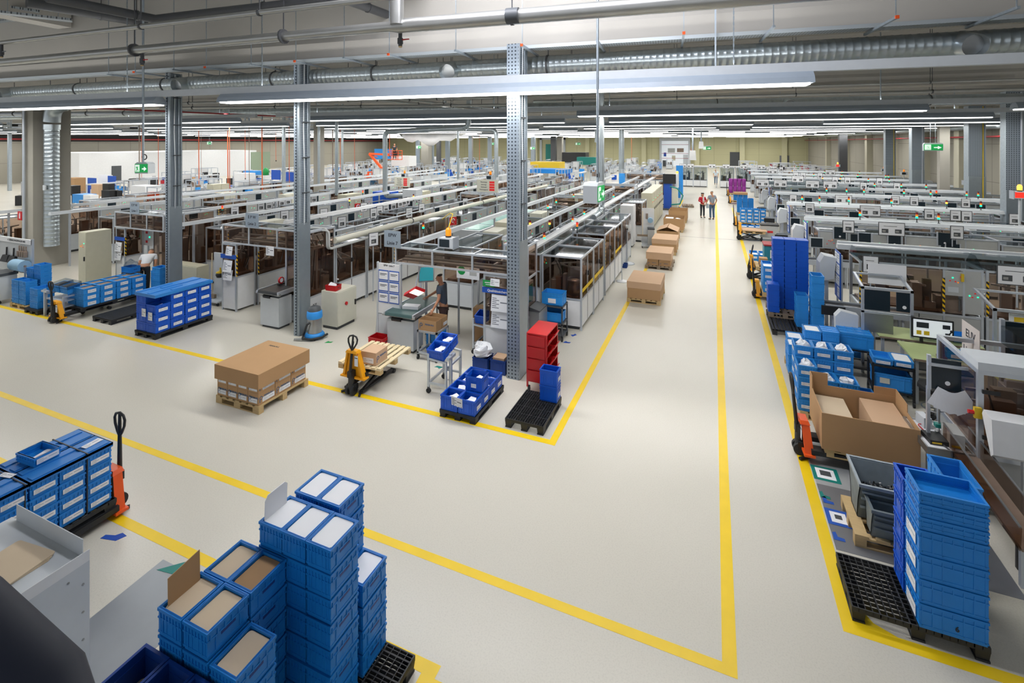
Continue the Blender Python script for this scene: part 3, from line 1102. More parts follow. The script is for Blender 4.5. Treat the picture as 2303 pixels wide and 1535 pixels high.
def pallet_truck(label, loc, rz, col, tilt=0.0, lift=0.0, fork=1.0, fw=0.16, scissor=False, hand=1.15, group=None):
    """forks along +Y from the origin at the steering wheels"""
    t = thing('pallet_truck', label, 'pallet truck', loc, rz, group)
    zf = 0.09 + lift
    for s in (-1, 1):
        k = MB().extr([(0.10, 0), (0.10 + fork, 0), (0.12 + fork, 0.03), (0.10 + fork, 0.06), (0.10, 0.07)], (s * 0.19 - fw / 2, 0, zf - 0.02), (0, 1, 0), (0, 0, 1), (fw, 0, 0))
        k.build('fork', M['black'], t)
        MB().tube([(s * 0.19 - 0.05, fork, 0.045), (s * 0.19 + 0.05, fork, 0.045)], 0.042, 12).build('load_roller', M['rubber'], t)
    if scissor:
        k = MB()
        for s in (-1, 1):
            k.bar((s * 0.19, 0.1, 0.08), (s * 0.19, fork * 0.9, zf - 0.03), 0.05, 0.05)
            k.bar((s * 0.13, fork * 0.85, 0.06), (s * 0.13, 0.2, zf - 0.03), 0.05, 0.05)
            k.box(s * 0.19 - 0.04, 0.05, 0.05, s * 0.19 + 0.04, fork * 0.95, 0.09)
        k.build('scissor_arm', M['black'], t)
    # mast body: a tapering yellow or orange apron
    mz = max(0.5, zf + 0.35) if not scissor else max(0.8, zf + 0.42)
    k = MB()
    k.taper(-0.25, 0.06, 0.25, 0.13, zf - 0.03, -0.11, 0.03, 0.11, 0.10, mz)
    k.taper(-0.25, 0.02, -0.20, 0.14, zf - 0.04, -0.13, -0.01, -0.09, 0.10, mz)
    k.taper(0.20, 0.02, 0.25, 0.14, zf - 0.04, 0.09, -0.01, 0.13, 0.10, mz)
    k.taper(-0.14, -0.03, 0.14, 0.11, mz, -0.11, -0.02, 0.11, 0.09, mz + 0.05)
    k.box(-0.29, 0.0, zf - 0.06, 0.29, 0.15, zf - 0.03)
    a = k.build('apron', M[col], t)
    c = MB().box(-0.04, -0.012, 0, 0.04, -0.009, 0.2)
    c.box(-0.035, -0.0135, 0.15, 0.035, -0.012, 0.165, 1)
    c.build('safety_label', [M['paper'], M['ink']], a, (0.11, 0.0, mz - 0.24), 0)
    for i in range(2):
        MB().tube([(0, -0.004, 0), (0, 0.0, 0)], 0.032, 14, 0).tube([(0, -0.006, 0), (0, -0.004, 0)], 0.022, 12, 1).build('warning_sticker', [M['red'], M['paper']], a, (0.115, 0.0, mz + 0.01 - 0.07 * i - 0.02), 0)
    for s in (-1, 1):
        MB().tube([(s * 0.03, -0.02, 0.09), (s * 0.085, -0.02, 0.09)], 0.09, 16).build('steering_wheel', M['rubber'], t)
        MB().tube([(s * 0.12, 0.1, 0.03), (s * 0.22, -0.05, 0.03)], 0.025, 8).build('outrigger', M['black'], t)
    MB().cyl((0, -0.02, 0.12), 0.06, 0.3, 12).cyl((0, 0.02, 0.1), 0.09, 0.12, 12).box(-0.09, -0.05, 0.10, 0.09, 0.08, 0.2).box(-0.05, -0.08, 0.34, 0.05, 0.05, 0.46).build('pump', M['black'], t)
    h = thing('handle', '', '', (0, -0.05, 0.42))
    for q in ('label', 'category'):
        del h[q]
    bpy.data.objects.remove(h)
    L = hand - 0.42
    st = sin(tilt)
    ct = cos(tilt)

    def hp(x, r): return (x, -0.05 - st * r, 0.42 + ct * r)
    k = MB().tube([hp(0, 0), hp(0, L * 0.5), hp(0, L)], [0.03, 0.025, 0.018], 10)
    loop = [hp(0, L * 0.62), hp(0.05, L * 0.70), hp(0.10, L * 0.82), hp(0.11, L * 0.92), hp(0.08, L * 0.99), hp(0, L * 1.02), hp(-0.08, L * 0.99), hp(-0.11, L * 0.92), hp(-0.10, L * 0.82), hp(-0.05, L * 0.70), hp(0, L * 0.62)]
    k.tube(loop, 0.017, 8)
    k.build('drawbar_handle', M['black'], t)
    k = MB().tube([hp(0, L * 0.9), hp(0.03, L * 0.84), hp(0.02, L * 0.76)], 0.008, 6)
    k.build('release_lever', M['black'], t)
    return t


def caster(b, x, y, r=0.05):
    b.tube([(x - 0.015, y, r), (x + 0.015, y, r)], r, 12)
    b.box(x - 0.02, y - 0.02, r, x + 0.02, y + 0.02, r * 2 + 0.03)


def add_casters(t, pts, r=0.05):
    for x, y in pts:
        b = MB()
        caster(b, x, y, r)
        b.build('caster', M['rubber'], t)


def p_logo(parent, loc, s, rz=0):
    """the curled p mark and the word beside it on the cartons"""
    b = MB()
    pts = [(s * 0.32 * cos(a) + s * 0.32, -0.002, s * 0.32 * sin(a)) for a in [radians(200 - 15 * k) for k in range(22)]]
    b.tube(pts, s * 0.065, 4)
    b.bar((pts[0][0], -0.002, 0), (pts[0][0] - 0.0, -0.002, -s * 0.85), s * 0.13, 0.003)
    o = b.build('carton_mark', mat('logo_blue', '1E5A86', 0.6, 0, 0), parent, loc, rz)
    return o


def carton(label, loc, w, d, h, rz=0, col='card', open_=False, logo=(), cards=(), name='carton', group=None, flaps=False):
    t = 0.006
    if open_:
        b = MB().ring(-w / 2, -d / 2, w / 2, d / 2, t, 0.001, h)
        b.box(-w / 2 + t, -d / 2 + t, 0.001, w / 2 - t, d / 2 - t, 0.01, 1)
    else:
        b = MB().box(-w / 2, -d / 2, 0, w / 2, d / 2, h)
    o = b.build(name, [M[col], M['cardin']], None, loc, rz)
    tag(o, label, 'box', group)
    for s in logo:
        if s == 'F':
            p_logo(o, (-w * 0.42, -d / 2, h * 0.55), min(h * 0.42, 0.1))
            text('PIERBURG', min(h * 0.22, 0.05), (w * 0.12, -d / 2 - 0.001, h * 0.6), (pi / 2, 0, 0), MATS['logo_blue'], o)
        if s == 'R':
            p_logo(o, (w / 2, -d * 0.42, h * 0.55), min(h * 0.42, 0.1), pi / 2)
            text('PIERBURG', min(h * 0.22, 0.05), (w / 2 + 0.001, d * 0.12, h * 0.6), (pi / 2, 0, pi / 2), MATS['logo_blue'], o)
    for s, cw, ch in cards:
        if s == 'F':
            label_card(o, cw, ch, (0, -d / 2 - 0.001, h * 0.35))
        if s == 'R':
            label_card(o, cw, ch, (w / 2 + 0.001, d * 0.1, h * 0.35), pi / 2)
    return o


def lid_carton(label, loc, w, d, h, lid, rz=0, group=None, body=None):
    """a telescoping carton: a deep lid over a body"""
    t = thing('lidded_carton', label, 'box', loc, rz, group)
    MB().box(-w / 2 + 0.012, -d / 2 + 0.012, 0, w / 2 - 0.012, d / 2 - 0.012, h - 0.02).build('carton_body', M[body or 'card'], t)
    b = MB().ring(-w / 2, -d / 2, w / 2, d / 2, 0.008, h - lid, h - 0.008)
    b.box(-w / 2, -d / 2, h - 0.008, w / 2, d / 2, h)
    b.build('carton_lid', M['card2'], t)
    return t
# ================================================================ stacks of crates close to the camera
PW, PD, CH = 0.267, 0.342, 0.2055
mkc = make_crate(PW, PD, CH, 'blue')
inst('gp', make_grid_pallet(1.2, 0.8), (-3.16, 3.43, 0), 0, 'black grid pallet under the white covered crates, its corner bare')
inst('gp2', make_grid_pallet(0.98, 0.66, 0.15, 14, 10), (-3.46, 2.70, 0), 0, 'black grid pallet under the crates with brown cardboard covers')
Z0 = 0.151
xw = (-2.998, -3.267, -3.536)
WS = [(xw[0], 3.645, 4, 'low stack by the bare pallet corner'), (xw[0], 3.25, 7, 'tall stack before the low one'), (xw[1], 3.25, 7, 'middle one of three tall stacks'), (xw[2], 3.25, 7, 'stack with the upright card'),
      (xw[1], 3.645, 7, 'back stack beside the low stack'), (xw[2], 3.645, 7, 'back stack behind the upright card')]
for i, (x, y, n, d) in enumerate(WS):
    zt = stack('kc', mkc, x, y, Z0, n, CH, 'blue white-covered crate, ' + d, 'crates with white covers')
    sheet('foam_sheet', PW - 0.05, PD - 0.05, 0.012, M['foam'], (x, y, zt - 0.024), 'white cover sheet in the top crate, ' + d, 'sheet')
o = MB().extr([(0, 0), (0.24, 0), (0.24, 0.26), (0.21, 0.29), (0.03, 0.29), (0, 0.25)], (0, 0, 0), (0, 1, 0), (0.04, 0, 1), (-0.006, 0, 0)).build('foam_sheet', M['foam'], None, (-3.635, 3.11, 1.51), 0)
tag(o, 'white sheet standing upright in the crate beside the other white covers', 'sheet')
BS = [(-3.46, 2.895, 6, 'back stack with the darker cover'), (-3.73, 2.895, 6, 'back stack beside the yellow line'), (-3.47, 2.545, 6, 'front stack without a card'), (-3.745, 2.545, 6, 'stack with the upright card'), (-3.18, 2.545, 5, 'short stack standing alone')]
for i, (x, y, n, d) in enumerate(BS):
    zt = stack('kc', mkc, x, y, Z0, n, CH, 'blue brown-covered crate, ' + d, 'crates with brown covers')
    sheet('cardboard_sheet', PW - 0.05, PD - 0.05, 0.006, M['card' if i == 0 else 'cardin'], (x, y, zt - 0.03), 'brown cover sheet in the top crate, ' + d)
o = MB().extr([(0, 0), (0.25, 0), (0.25, 0.30), (0, 0.27)], (0, 0, 0), (0, 1, 0), (-0.08, 0.04, 1), (-0.005, 0, 0)).build('cardboard_sheet', M['card'], None, (-3.83, 2.42, 1.30), 0)
tag(o, 'brown cardboard sheet standing upright in the crate of brown covers', 'sheet')
# empty dark crates before them
mke = make_crate(0.272, 0.54, 0.25, 'navy')
for i, (x, y, n, d) in enumerate([(-3.845, 2.08, 4, 'stack beside the grey cabinet'), (-3.565, 2.08, 4, 'middle stack'), (-3.285, 2.08, 4, 'stack before the short stack')]):
    zt = stack('ke', mke, x, y, 0.10, n, 0.25, 'empty dark blue crate, ' + d, 'empty dark crates')
    sheet('cardboard_sheet', 0.22, 0.48, 0.005, M['cardin'], (x, y, zt - 0.218), 'cardboard inlay in the empty dark crate, ' + d)
inst('gp3', make_grid_pallet(0.84, 0.56, 0.099, 8, 6), (-3.565, 2.08, 0), 0, 'low black pallet under the empty dark blue crates')

# grey sheet metal cabinet with a tray top
t = thing('sheet_metal_cabinet', 'grey sheet metal cabinet with upright fins holding cardboard blanks', 'cabinet', (-5.9, 2.22, 0))
x0, x1, y0, y1, H = -0.72, 0.62, -0.62, 0.42, 1.08
MB().box(x0, y0, 0, x1, y1, H).build('cabinet_body', M['lgrey'], t)
MB().box(x1 - 0.006, y0, H, x1, y1, H + 0.10).build('top_edge', M['white'], t)
for yy, hh in ((y1 - 0.006, 0.16), (-0.30, 0.16)):
    MB().box(x0 + 0.1, yy, H, x1 - 0.1, yy + 0.006, H + hh).build('upright_fin', M['lgrey'], t)
b = MB()
for k in range(4):
    b.tube([(x1, y0 + 0.1 + 0.26 * k, H - 0.08), (x1 + 0.004, y0 + 0.1 + 0.26 * k, H - 0.08)], 0.01, 8)
    b.tube([(x1, y1 - 0.05, 0.15 + 0.25 * k), (x1 + 0.004, y1 - 0.05, 0.15 + 0.25 * k)], 0.01, 8)
b.build('rivet', M['steel'], t)
for k in range(3):
    sheet('cardboard_sheet', 0.5, 0.42, 0.008, M['cardin'], (-5.86, 2.30 + 0.01 * k, 1.081 + 0.0085 * k), 'brown cardboard blank on the grey cabinet, %s of the pile' % ('bottom', 'middle', 'top')[k], rz=0.06 * k)
carton('small brown carton with a label at the corner of the grey cabinet', (-6.2, 1.78, 1.081), 0.42, 0.25, 0.22, 0.05, 'card', cards=(('R', 0.1, 0.09),))
# dark rounded rail end of the gallery, close to the camera
def near_pt(px, py, d):
    l = (px - 1151.5) * d / FPX
    return (l * CS - d * SN, d * CS + l * SN, CAMZ - (py - 320.0) * d / FPX)


k = MB().tube([near_pt(-400, 1330, 0.9), near_pt(-120, 1420, 0.88), near_pt(60, 1590, 0.85), near_pt(150, 1900, 0.8)], 0.085, 16)
o = k.build('gallery_handrail', mat('handrail_navy', '2A3145', 0.6))
tag(o, 'dark navy padded handrail of the gallery in front of the grey cabinet', 'handrail')
o['kind'] = 'structure'

# lidded crates on the orange truck
def mk_lab():
    o = crate_bm(0.365, 0.27, 0.175).build('labelled_crate', [M['blue'], M['navy']])
    tag(o, 'crate', 'crate')
    c = card_bm(0.2, 0.055)
    c.build('label_card', [M['paper'], M['ink']], o, (0.185, 0, 0.075), pi / 2)
    return o


# the block is 2 crates deep (X) and 6 long (Y); only the face towards the aisle and the end carry labels
xs = (-7.405, -7.79)
for j in range(5):
    for i, x in enumerate(xs):
        y = 3.72 - 0.278 * j
        stack('kl', mk_lab, x, y, 0.27, 4, 0.175, 'labelled crate under lids, %s column from the truck, %s' % (NTH[j], ('label side', 'rear side')[i]), 'labelled crates on the orange truck')
for i, x in enumerate(xs):
    for j, (yy, ln) in enumerate(((3.45, 0.83), (2.75, 0.55))):
        b = MB().box(-0.19, -ln / 2, 0, 0.19, ln / 2, 0.03)
        b.box(-0.16, -ln / 2 + 0.03, 0.03, -0.05, ln / 2 - 0.03, 0.042).box(0.05, -ln / 2 + 0.03, 0.03, 0.16, ln / 2 - 0.03, 0.042)
        b.ring(-0.19, -ln / 2, 0.19, ln / 2, 0.008, -0.02, 0.03)
        o = b.build('lid_board', M['lidb'], None, (x, yy, 0.978))
        tag(o, 'worn blue lid on the labelled crates, %s, %s' % (('long piece', 'short piece')[j], ('aisle side', 'far side')[i]), 'lid')
        if i == 0 and j == 0:
            label_card(o, 0.2, 0.1, (0.0, 0.28, 0.045), 0).rotation_euler = (-pi / 2, 0, pi / 2 + 0.1)
for i, y in enumerate((3.585, 2.99)):
    b = MB().box(-7.986, y - 0.006, 1.012, -7.2, y + 0.006, 1.025).box(-7.222, y - 0.006, 0.27, -7.2165, y + 0.006, 1.02)
    o = b.build('strap', M['black'])
    tag(o, 'black strap round the lidded crates, %s' % ('next to the orange truck' if i == 0 else 'with a paper tag'), 'strap')
    if i:
        label_card(o, 0.18, 0.07, (-7.6, y, 1.028)).rotation_euler = (-pi / 2, 0, 0.2)
tr = inst('tray', make_crate(0.36, 0.27, 0.11, 'blue'), (-7.66, 3.30, 1.021), 0.06, 'small open blue tray with papers on top of the lids')
label_card(tr, 0.22, 0.06, (0.184, 0, 0.06), pi / 2)
sheet('paper_note', 0.12, 0.2, 0.004, M['paper'], (-7.6, 3.32, 1.075), 'folded white paper lying in the small open tray', 'paper', 0.3)
pallet_truck('orange pallet truck behind the lidded labelled crates', (-7.45, 4.02, 0), pi, 'orange', 0.0, 0.02, 1.2, hand=1.22)
inst('gpl', make_grid_pallet(0.8, 1.5, 0.12, 10, 16), (-7.6, 3.15, 0.145), 0, 'black pallet carrying the lidded labelled crates')
o = MB().extr([(0, 0), (0.22, 0.05), (0.26, 0.15), (0.16, 0.16), (0.12, 0.10), (0, 0.06)], (-7.02, 3.62, 0), (1, 0, 0), (0, 1, 0), (0, 0, 0.003)).build('floor_arrow', M['bluep'])
tag(o, 'blue tape arrow on the floor beside the orange truck', 'floor tape')
o = MB().extr([(0, 0), (0.35, 0.05), (0.4, 0.22), (0.2, 0.2)], (-5.9, 3.60, 0.003), (1, 0, 0), (0, 1, 0), (0, 0, 0.003)).build('floor_tape', M['teal'])
tag(o, 'green tape mark on the floor behind the upright brown card', 'floor tape')

# ================================================================ right hand stacks near the camera
inst('gpr', make_grid_pallet(1.1, 0.72, 0.15, 18, 12), (1.855, 6.31, 0), 0, 'black grid pallet under the tall scuffed crate stack by the yellow corner')
z = 0.151
for i in range(4):
    inst('big', make_crate(0.54, 0.38, 0.238, 'blue', cards=(('L', 0.24, 0.11),)), (2.12, 6.125, z), 0, 'large scuffed blue crate in the tall stack on the corner pallet, %s' % ORD[6 - i])
    z += 0.2395
for i in range(3):
    inst('bigl', make_crate(0.54, 0.38, 0.126, 'blue'), (2.12, 6.125, z), 0, 'flat blue crate on the tall stack on the corner pallet, %s' % ORD[2 - i])
    z += 0.1275
text('6', 0.07, (0.03, -0.1885, 0.09), (pi / 2, 0, 0), M['ink'], PROTO['big'], 'handwritten_digit')
stack('bs', make_crate(0.3, 0.3, 0.238, 'royal'), 1.99, 6.48, 0.151, 5, 0.238, 'dark blue crate behind the tall scuffed stack')
for i in range(5):
    inst('bt', make_crate(0.3, 0.5, 0.25, 'pale'), (2.355, 6.59, 0.151 + 0.2515 * i), 0, 'pale blue crate behind the tall scuffed stack, %s' % ORD[4 - i])
# ================================================================ the floor before the lines
# pallet of printed cartons under one big carton lid
inst('wp1', make_pallet(0.84, 1.12), (-7.73, 6.93, 0), -pi / 2 * 0, 'wooden pallet under the printed cartons and the big brown lid')
PROTO['wp1'].rotation_euler = (0, 0, 0)
PROTO['wp1'].location = (-8.13, 6.93, 0)
bx = [(-8.56 + 0.285 * i, 0) for i in range(4)]
W, D_, Hc = 0.275, 0.26, 0.24
for j in range(3):
    for i in range(4):
        for k in range(2):
            if 0 < i < 3 and j == 1:
                continue
            x, y = -8.53 + 0.268 * i, 6.55 + 0.37 * j
            carton('printed carton on the pallet, %s layer, %s from the corner, %s row' % (('lower', 'upper')[k], NTH[3 - i], NTH[j]), (x, y, 0.145 + 0.215 * k), 0.262, 0.36, 0.213,
                   logo=(('F', 'R') if i == 3 and j == 0 else ('R',) if i == 3 else ('F',)) if k == 0 or i == 3 else (), cards=((('F', 0.2, 0.08),) if j == 0 else ()) + ((('R', 0.26, 0.08),) if i == 3 else ()), group='printed cartons under the lid')
b = MB().ring(-0.57, -0.60, 0.57, 0.60, 0.008, 0, 0.26).box(-0.57, -0.60, 0.26, 0.57, 0.60, 0.268)
o = b.build('carton_tray', M['card'], None, (-8.12, 6.93, 0.46))
PROTO['wp1'].location = (-8.12, 6.93, 0)
PROTO['wp1'].scale = (1.33, 1.03, 1)
tag(o, 'huge flat brown carton lid covering the pallet of printed cartons', 'box')
for k, (s, w) in enumerate((('PIERBURG', 0.06),)):
    text(s, w, (-0.2, 0.42 - 0.08 * k, 0.2685), (0, 0, 0), M['ink'], o)

# yellow truck with the fresh wooden pallet and one carton
pallet_truck('yellow pallet truck carrying the fresh wooden pallet with one carton', (-6.52, 7.58, 0), 0, 'yellow', -0.12, 0.27, 1.05, scissor=True, hand=1.12)
inst('wp2', make_pallet(1.0, 1.1, 0.13, 'wood2', 8), (-6.5, 8.28, 0.375), 0.04, 'fresh wooden pallet lifted on the yellow truck')
carton('single printed carton on the fresh wooden pallet of the yellow truck', (-6.32, 8.0, 0.507), 0.36, 0.38, 0.25, 0.04, 'card2', logo=('R',), cards=(('F', 0.24, 0.1),))

# aluminium trolleys with tilted blue bins
mkb = make_crate(0.37, 0.30, 0.2, 'royal')


def alu_trolley(label, loc, rz, w=0.62, d=0.38, hf=0.66, hb=0.82, cover=True):
    t = thing('tilt_trolley', label, 'trolley', loc, rz)
    for x in (-w / 2, w / 2):
        MB().box(x - 0.02, -d / 2 - 0.02, 0.1, x + 0.02, -d / 2 + 0.02, hf).build('post', M['alu'], t)
        MB().box(x - 0.02, d / 2 - 0.02, 0.1, x + 0.02, d / 2 + 0.02, hb).build('post', M['alu'], t)
        MB().bar((x, -d / 2, hf - 0.02), (x, d / 2, hb - 0.14), 0.035).build('shelf_rail', M['alu'], t)
        MB().bar((x, -d / 2, 0.2), (x, d / 2, 0.2), 0.035).build('base_rail', M['alu'], t)
    MB().bar((-w / 2, d / 2, 0.2), (w / 2, d / 2, 0.2), 0.035).build('cross_rail', M['alu'], t)
    MB().bar((-w / 2, -d / 2, hf - 0.14), (w / 2, -d / 2, hf - 0.14), 0.035).build('cross_rail', M['alu'], t)
    if cover:
        MB().box(-w / 2 - 0.05, -d / 2 - 0.1, hf + 0.06, -w / 2 + 0.22, -d / 2 - 0.03, hf + 0.11).build('stop_bar', M['alu'], t)
        MB().box(-w / 2 + 0.05, -d / 2 - 0.09, 0.02, -w / 2 + 0.1, -d / 2 - 0.04, hf + 0.15).build('front_post', M['alu'], t)
    add_casters(t, [(x, y) for x in (-w / 2, w / 2) for y in (-d / 2, d / 2)], 0.05)
    return t


def bag_lump(label, loc, r, sz=0.6, name='plastic_bag', material=None, seed=1, n=9):
    rr = random.Random(seed)
    prof = [(max(0.002, r * sin(pi * i / 8)), -r * sz * cos(pi * i / 8)) for i in range(9)]
    b = MB().lathe(prof, (0, 0, r * sz), n)
    b.v = [(x * (1 + rr.uniform(-.28, .28)), y * (1 + rr.uniform(-.28, .28)), max(0, z * (1 + rr.uniform(-.25, .25)))) for x, y, z in b.v]
    b.sm = [False] * len(b.f)
    o = b.build(name, material or M['foam'], None, loc)
    return tag(o, label, 'bag')


def fan_papers(label, loc, rz=0, n=3):
    b = MB()
    for k in range(n):
        b.extr([(-0.1, -0.06), (0.1, -0.06), (0.09, 0.05), (-0.08, 0.08)], (0.01 * k, 0, 0.004 * k), (cos(k * .5), sin(k * .5), 0.25), (-sin(k * .5), cos(k * .5), 0.1), (0, 0, 0.003))
    o = b.build('bagged_part', M['paper'], None, loc, rz)
    return tag(o, label, 'bagged part')


alu_trolley('aluminium tilt trolley with two blue bins before the conveyor', (-4.98, 8.50, 0), radians(92))
for i in range(2):
    o = inst('tb', mkb, (-5.0 + 0.0, 8.33 + 0.3 * i, 0.70 + 0.07 * i), 0, 'blue bin %s on the tilt trolley before the conveyor' % ('in front' if i == 0 else 'behind'))
    o.rotation_euler = (radians(13), 0, 0)
    fan_papers('white bagged part in the tilted blue bin %s' % ('in front' if i == 0 else 'behind'), (-5.0, 8.33 + 0.3 * i, 0.82 + 0.07 * i), 0.4)
alu_trolley('aluminium tilt trolley under the board by the quality cabinet', (-4.98, 10.42, 0), radians(92), cover=True)
o = inst('tb', mkb, (-4.96, 10.3, 0.72), 0, 'blue bin on the trolley beside the quality cabinet')
o.rotation_euler = (radians(13), 0, 0)
bag_lump('clear bag in the bin beside the quality cabinet', (-4.98, 10.45, 0.86), 0.13, 0.5, material=M['bag'], seed=3)

# black pallet with eight blue bins
inst('gp5', make_grid_pallet(0.72, 1.24, 0.13), (-4.18, 8.18, 0), 0, 'black pallet under the low blue bins with bagged parts')
mkq = make_crate(0.345, 0.295, 0.26, 'royal', cards=(('R', 0.15, 0.07),))
mkq2 = make_crate(0.345, 0.295, 0.26, 'royal')
for j in range(4):
    for i in range(2):
        nm = '%s row from the yellow line, %s' % (NTH[j], 'aisle side' if i else 'column side')
        inst('q%d' % i, mkq if i else mkq2, (-4.355 + 0.35 * i, 7.71 + 0.3 * j, 0.131), 0, 'blue bin on the black pallet, ' + nm)
        fan_papers('white bagged part in a low blue bin, ' + nm, (-4.36 + 0.35 * i, 7.71 + 0.3 * j, 0.3), 0.5 * i + j)
o = inst('qt', make_crate(0.345, 0.295, 0.26, 'royal', cards=(('F', 0.1, 0.07),)), (-4.02, 8.02, 0.393), 0.03, 'single blue bin stacked on top of the low blue bins')
fan_papers('white bagged part in the stacked single bin', (-4.02, 8.02, 0.55), 0.2)
o = card_bm(0.22, 0.2, 5).build('notice', [M['paper'], M['ink']], None, (-4.18, 7.55, 0.33))
o.rotation_euler = (0.25, 0.12, 0)
tag(o, 'white paper sheet hung on the front blue bin', 'paper')

# bare black pallet with two bins
inst('gp6', make_grid_pallet(0.70, 1.05, 0.155), (-2.98, 8.24, 0), 0, 'black grid pallet with two stacked bins, mostly bare')
for i in range(2):
    inst('qs', make_crate(0.34, 0.24, 0.285, 'royal', cards=(('R', 0.12, 0.07),)), (-2.80, 8.6, 0.157 + 0.287 * i), 0, 'dark blue bin on the mostly bare pallet, %s' % ('lower', 'upper')[i])
# bins by the column
inst('bb1', make_crate(0.36, 0.34, 0.3, 'navy'), (-4.62, 9.5, 0), 0.05, 'dark blue bin overflowing with clear bags by the column')
bag_lump('heap of clear plastic bags over the dark blue bin', (-4.62, 9.5, 0.25), 0.2, 0.75, material=M['foam'], seed=5)
inst('bb1', None, (-4.22, 9.55, 0), 0.0, 'dark blue bin with a carton inside, against the steel column')
carton('pale carton sitting in the bin against the steel column', (-4.22, 9.55, 0.034), 0.26, 0.26, 0.3, 0, 'card2')

# red cabinet on casters with open bins on its side
t = thing('red_drawer_cabinet', 'bright red drawer cabinet on casters beside the steel column', 'cabinet', (-3.2, 9.33, 0))
w, d, z0, z1 = 0.42, 0.72, 0.2, 1.16
MB().box(-w / 2 + 0.02, -d / 2 + 0.02, z0, w / 2 - 0.16, d / 2 - 0.02, z1 - 0.02).box(-w / 2, -d / 2, z1 - 0.02, w / 2, d / 2, z1).box(w / 2 - 0.16, -d / 2 + 0.01, z0, w / 2 - 0.02, -d / 2 + 0.03, z1 - 0.02).box(w / 2 - 0.16, d / 2 - 0.03, z0, w / 2 - 0.02, d / 2 - 0.01, z1 - 0.02).build('cabinet_body', M['red'], t)
for k in range(4):
    zz = z0 + 0.03 + 0.23 * k
    MB().box(-w / 2 + 0.03, -d / 2 - 0.006, zz, w / 2 - 0.04, -d / 2 + 0.02, zz + 0.2).build('drawer', M['red'], t)
    for s in (-1, 1):
        y0 = s * d / 4
        b = MB().extr([(0, 0), (0.16, 0), (0.22, 0.12), (0.2, 0.12), (0.15, 0.02), (0.02, 0.02), (0.02, 0.19), (0, 0.19)], (w / 2 - 0.17, y0 - 0.15, zz), (1, 0, 0), (0, 0, 1), (0, 0.3, 0))
        b.box(w / 2 - 0.17, y0 - 0.155, zz, w / 2 - 0.02, y0 - 0.145, zz + 0.13).box(w / 2 - 0.17, y0 + 0.145, zz, w / 2 - 0.02, y0 + 0.155, zz + 0.13)
        b.build('side_bin', M['red'], t)
for x in (-w / 2, w / 2 - 0.03):
    for y in (-d / 2, d / 2 - 0.03):
        MB().box(x, y, 0.1, x + 0.03, y + 0.03, z1 - 0.02).build('corner_post', M['red'], t)
add_casters(t, [(-0.17, -0.33), (0.17, -0.33), (-0.17, 0.33), (0.17, 0.33)], 0.045)
# dark rack with two pale crates
t = thing('wire_rack', 'dark rack trolley holding pale blue crates by the terminal', 'rack', (-3.72, 11.75, 0))
for x in (-0.27, 0.27):
    for y in (-0.22, 0.22):
        MB().box(x - 0.015, y - 0.015, 0.1, x + 0.015, y + 0.015, 0.86).build('post', M['dgrey'], t)
for z in (0.12, 0.40, 0.82):
    MB().ring(-0.285, -0.235, 0.285, 0.235, 0.03, z, z + 0.03).box(-0.27, -0.22, z + 0.012, 0.27, 0.22, z + 0.018).build('shelf', M['dgrey'], t)
add_casters(t, [(x, y) for x in (-0.27, 0.27) for y in (-0.22, 0.22)], 0.045)
o = inst('rk', make_crate(0.54, 0.38, 0.3, 'pale'), (-3.72, 11.75, 0.853), 0, 'pale blue crate with a code sticker on the dark rack')
MB().box(-0.1, -0.195, 0.06, 0.1, -0.19, 0.17).build('sticker', M['paper'], o)
inst('rk2', make_crate(0.5, 0.36, 0.24, 'pale'), (-3.72, 11.75, 0.433), 0, 'pale blue crate on the middle shelf of the dark rack')
for i, (x, y, m, r) in enumerate([(-3.42, 11.5, 'bluep', 0), (-3.3, 11.95, 'bluep', 1), (-4.75, 9.95, 'bluep', 2), (-5.45, 9.25, 'teal', 3), (-8.8, 9.25, 'green', 0.3), (-7.1, 9.3, 'green', 0.2), (-4.35, 9.33, 'line', 0.2)]):
    o = MB().extr([(0, 0), (0.16, 0.02), (0.18, 0.1), (0.1, 0.08), (0.04, 0.12)], (0, 0, 0), (1, 0, 0), (0, 1, 0), (0, 0, 0.002)).build('floor_tape', M[m], None, (x, y, 0), r)
    tag(o, '%s tape mark on the floor %s' % ({'bluep': 'blue', 'teal': 'teal', 'green': 'green', 'line': 'yellow'}[m], ['before the dark rack', 'beside the dark rack caster', 'beside the tilt trolley caster', 'by the carton trolley', 'beside the vacuum cleaner', 'behind the lifted pallet', 'at the foot of the middle column'][i]), 'floor tape')

